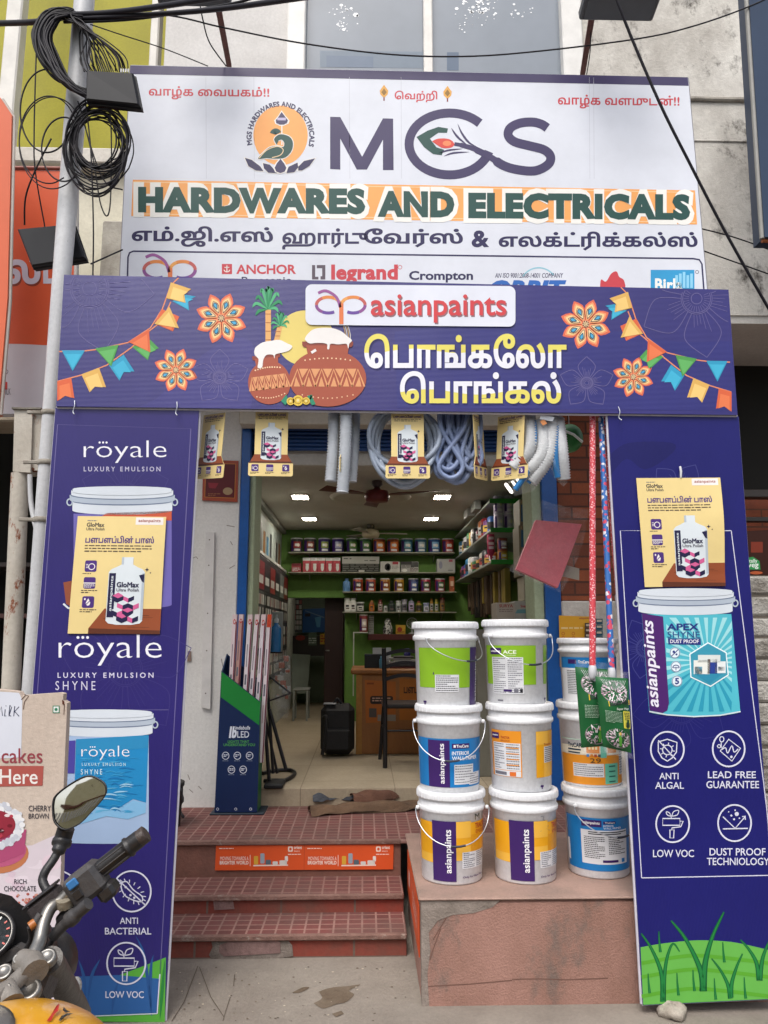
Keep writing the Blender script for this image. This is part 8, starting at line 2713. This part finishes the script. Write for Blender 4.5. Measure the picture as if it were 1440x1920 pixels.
# clamp, yoke, caps
def clampf(m):
    c1 = atY(58, 1812, 1.26)
    m.tube([atY(40, 1800, 1.275), atY(58, 1808, 1.262), atY(66, 1824, 1.245)], [.016, .020, .020], alloy, 16)
    m.tube([atY(12, 1858, 1.22), atY(30, 1840, 1.235), atY(48, 1822, 1.25)], .0125, alloy, 14)
    m.tube([atY(-12, 1876, 1.20), atY(12, 1860, 1.215), atY(20, 1884, 1.20)], .019, alloy, 14)
    for px, py, Y in ((36, 1800, 1.265), (55, 1808, 1.25), (12, 1858, 1.205)):
        p = atY(px, py, Y); m.lathe([(.0085, 0), (.0085, .006), (.005, .007), (.005, .003), (.0005, .003)], chrome, 12, p, (0, -.7, .7))
mpart('handlebar_clamp', clampf)
def yoke(m):
    q = [atY(x, y, 1.30) for x, y in ((62, 1800), (100, 1784), (104, 1800), (80, 1862), (40, 1890), (0, 1900), (-40, 1890), (0, 1850))]
    m.prism(q, (0, .03, -.03), stained('yoke_grey', '4a4648', '5c5654', 8, rough=.5))
yk = mpart('top_yoke', yoke)
for px, py, Y, r_ in ((87, 1794, 1.285, .013), (53, 1855, 1.24, .016), (6, 1822, 1.27, .012)):
    p = atY(px, py, Y)
    mpart('fork_cap', lambda m: m.lathe([(r_, -.012), (r_ * 1.15, -.01), (r_ * 1.15, .0), (r_ * .8, .003), (r_ * .75, .001), (.0005, .001)], chrome, 20, p, (0, -.55, .83)), yk)
mpart('fork_leg', lambda m: m.tube([atY(92, 1800, 1.31), atY(140, 1885, 1.50), atY(150, 1900, 1.62), Vector((-.72, 1.84, .32))], .021, stained('fork_grey', '54504c', '3f3b38', 8, rough=.45), 16))
# dash: visor, speedometer, side cover
vis = [(-120, 1690), (-40, 1672), (0, 1674), (22, 1680), (36, 1694), (50, 1702), (70, 1704), (86, 1716), (92, 1740), (88, 1775), (70, 1790), (30, 1800), (0, 1830), (-120, 1840)]
def visor(m):
    fr = [atY(x, y, 1.42 + .0004 * x) for x, y in vis]
    m.prism(fr, (-.03, .18, -.13), blk)
mpart('dash_cover', visor)
def dash2(m):
    q = [atY(x, y, 1.39) for x, y in ((0, 1790), (30, 1775), (42, 1780), (36, 1792), (0, 1812), (-80, 1830), (-80, 1810))]
    m.prism(q, (0, .02, 0), grey_p)
mpart('dash_trim', dash2)
sc_ = atY(-19, 1754, 1.392)
ax = Vector((.15, -.80, .58)).normalized()
sp = mpart('speedometer', lambda m: m.lathe([(.034, -.03), (.040, -.004), (.040, .004), (.036, .007), (.033, .004), (.033, -.001)], blk, 36, sc_, ax))
mpart('bezel', lambda m: m.lathe([(.0335, .0045), (.0345, .0068), (.0355, .0066)], chrome, 36, sc_, ax, caps=False), sp)
def dial(m):
    q = ax.to_track_quat('Z', 'Y').to_matrix()
    m.lathe([(.033, .0), (.0005, .0)], flat('3f4448', .75, spec=.1), 36, sc_, ax)
    for k in range(11):
        a_ = R(-30 + 24 * k)
        m.box((.026, -.0012, .0006), (.031, .0012, .0012), flat('c9c9c4' if k > 3 else 'b83a2a', .4), 0, None)
        vs = m.v[-8:]
        rm = Matrix.Rotation(a_, 3, 'Z')
        for i in range(8):
            m.v[-8 + i] = sc_ + q @ (rm @ vs[i])
    m.lathe([(.012, .0008), (.0005, .0012)], flat('7f8488', .75, spec=.1), 20, sc_ + q @ Vector((-.006, -.01, 0)), ax)
mpart('dial', dial, sp)
# headlamp shell seen as dark rounded shape behind the fork
mpart('headlamp_shell', lambda m: m.lathe([(.02, -.05), (.045, -.04), (.06, 0), (.062, .05), (.058, .055), (.0005, .06)], blk, 24, atY(70, 1815, 1.55), (-.1, .95, -.2)))
p = atY(133, 1850, 1.45)
mpart('indicator', lambda m: m.lathe([(.006, -.03), (.012, -.02), (.016, 0), (.012, .014), (.0005, .018)], flat('b9b6b0', .35), 16, p, (.9, -.1, .3)))
# tank
tank_m, nt, b = new_mat('yellow_tank_paint')
vv = coords(nt)
nt.links.new(ramp(nt, noise(nt, vv, 7, 5), [(.3, lin('c98a12')), (.7, lin('e0a41c'))]), b.inputs['Base Color'])
b.inputs['Roughness'].default_value = .28; b.inputs['Coat Weight'].default_value = .5; b.inputs['Coat Roughness'].default_value = .1
TC = Vector((-.478, 1.05, .845))
def tank_pt(th, ph):
    """th round, ph 0 top .. pi/2 side"""
    x = .165 * math.cos(th) * math.sin(ph) * (1 + .08 * math.cos(2 * th))
    y = .23 * math.sin(th) * math.sin(ph)
    z = .115 * math.cos(ph) * (1 - .12 * y / .23)
    return TC + Vector((x, y, z))
def tank(m):
    nu, nv = 40, 14
    vs = [tank_pt(2 * math.pi * i / nu, .02 + (math.pi * .62) * j / nv) for j in range(nv + 1) for i in range(nu)]
    m.add(vs, [(j * nu + i, j * nu + (i + 1) % nu, (j + 1) * nu + (i + 1) % nu, (j + 1) * nu + i) for j in range(nv) for i in range(nu)], tank_m, True)
    m.add(vs[:nu], [list(range(nu))], tank_m, True); m.add(vs[-nu:], [list(range(nu))], tank_m)
tk = mpart('fuel_tank', tank)
def tank_hit(px, py):
    """where the ray through a pixel meets the tank"""
    d = ray(px, py)
    best = None
    t_ = .75
    while t_ < 1.6:
        p = EYE + d * t_ - TC
        if (p.x / .165) ** 2 + (p.y / .23) ** 2 + (p.z / .115) ** 2 <= 1.0:
            return p + TC
        t_ += .0015
    return None
def decal(pts, mat, name):
    m1 = MB()
    top, n = [], len(pts)
    for x, y in pts:
        p = tank_hit(x, y)
        if p is None:
            return
        nn = Vector(((p - TC).x / .165 ** 2, (p - TC).y / .23 ** 2, (p - TC).z / .115 ** 2)).normalized()
        top.append(p + nn * .0025)
    m1.add(top, [list(range(n))], mat)
    m1.build(name, tk)
decal([(86, 1918), (95, 1906), (104, 1890), (110, 1885), (108, 1898), (100, 1906), (94, 1918)], ink('a82a22', .3), 'decal')
decal([(118, 1892), (124, 1898), (130, 1900), (122, 1903), (116, 1898)], ink('1c1a1c', .3), 'decal')
decal([(108, 1917), (114, 1908), (126, 1903), (136, 1904), (124, 1908), (116, 1914), (112, 1918)], ink('1c1a1c', .3), 'decal')
pc_ = tank_hit(20, 1908)
if pc_ is not None:
    mpart('filler_cap', lambda m: m.lathe([(.035, -.01), (.036, .004), (.028, .010), (.0005, .012)], chrome, 24, pc_ + Vector((-.02, -.03, .0)), (.2, -.3, .9)), tk)
# seat, engine, wheels: below and behind the frame of the photograph
mpart('seat', lambda m: m.box((-.66, .40, .74), (-.48, .82, .80), blk, .03))
mpart('engine', lambda m: (m.box((-.62, .95, .32), (-.34, 1.30, .58), alloy, .04), m.box((-.58, 1.15, .58), (-.40, 1.32, .74), stained('engine_black', '2a2a2c', '1c1c1e', 9), .02)))
def wheel(c):
    tyre = [(.24 + .062 * math.cos(R(a_)) * .9, .045 * math.sin(R(a_))) for a_ in range(0, 361, 30)]
    w_ = mpart('wheel', lambda m: m.lathe([(.04, -.05), (.04, .05)], alloy, 20, c, (1, 0, 0)))
    mpart('tyre', lambda m: m.lathe([(r_, z) for r_, z in tyre], blk, 40, c, (1, 0, 0), caps=False), w_)
    def rim(m):
        m.lathe([(.20, -.03), (.215, -.03), (.205, 0), (.215, .03), (.20, .03)], alloy, 40, c, (1, 0, 0), caps=False)
        for k in range(5):
            a_ = R(72 * k)
            m.tube([c + Vector((0, .035 * math.cos(a_), .035 * math.sin(a_))), c + Vector((0, .20 * math.cos(a_), .20 * math.sin(a_)))], .012, alloy, 8)
    mpart('rim', rim, w_)
wheel(Vector((-.76, 1.86, .303)))
wheel(Vector((-.36, .45, .303)))

# ================================================================== ACROSS THE STREET (seen in the mirror and in gloss)
t = thing('opposite_building', 'cream building across the street, seen in the motorcycle mirror', 'building', (-1, -13, 0))
m1 = MB(); m1.box((-16, -14, 0), (14, -13, 6.0), stained('cream_wall', 'efe3b8', 'e0d2a0', 2)); m1.build('wall', t)
m1 = MB(); m1.box((-16, -12.99, 2.9), (14, -12.4, 3.15), flat('7a4a38', .7), .02); m1.build('canopy', t)
m1 = MB()
for k in range(60):
    m1.box((-15.9 + .5 * k, -11.9, 1.5), (-15.65 + .5 * k, -11.8, 2.5), flat('d9d2cc', .6), .02)
m1.build('railing', t)
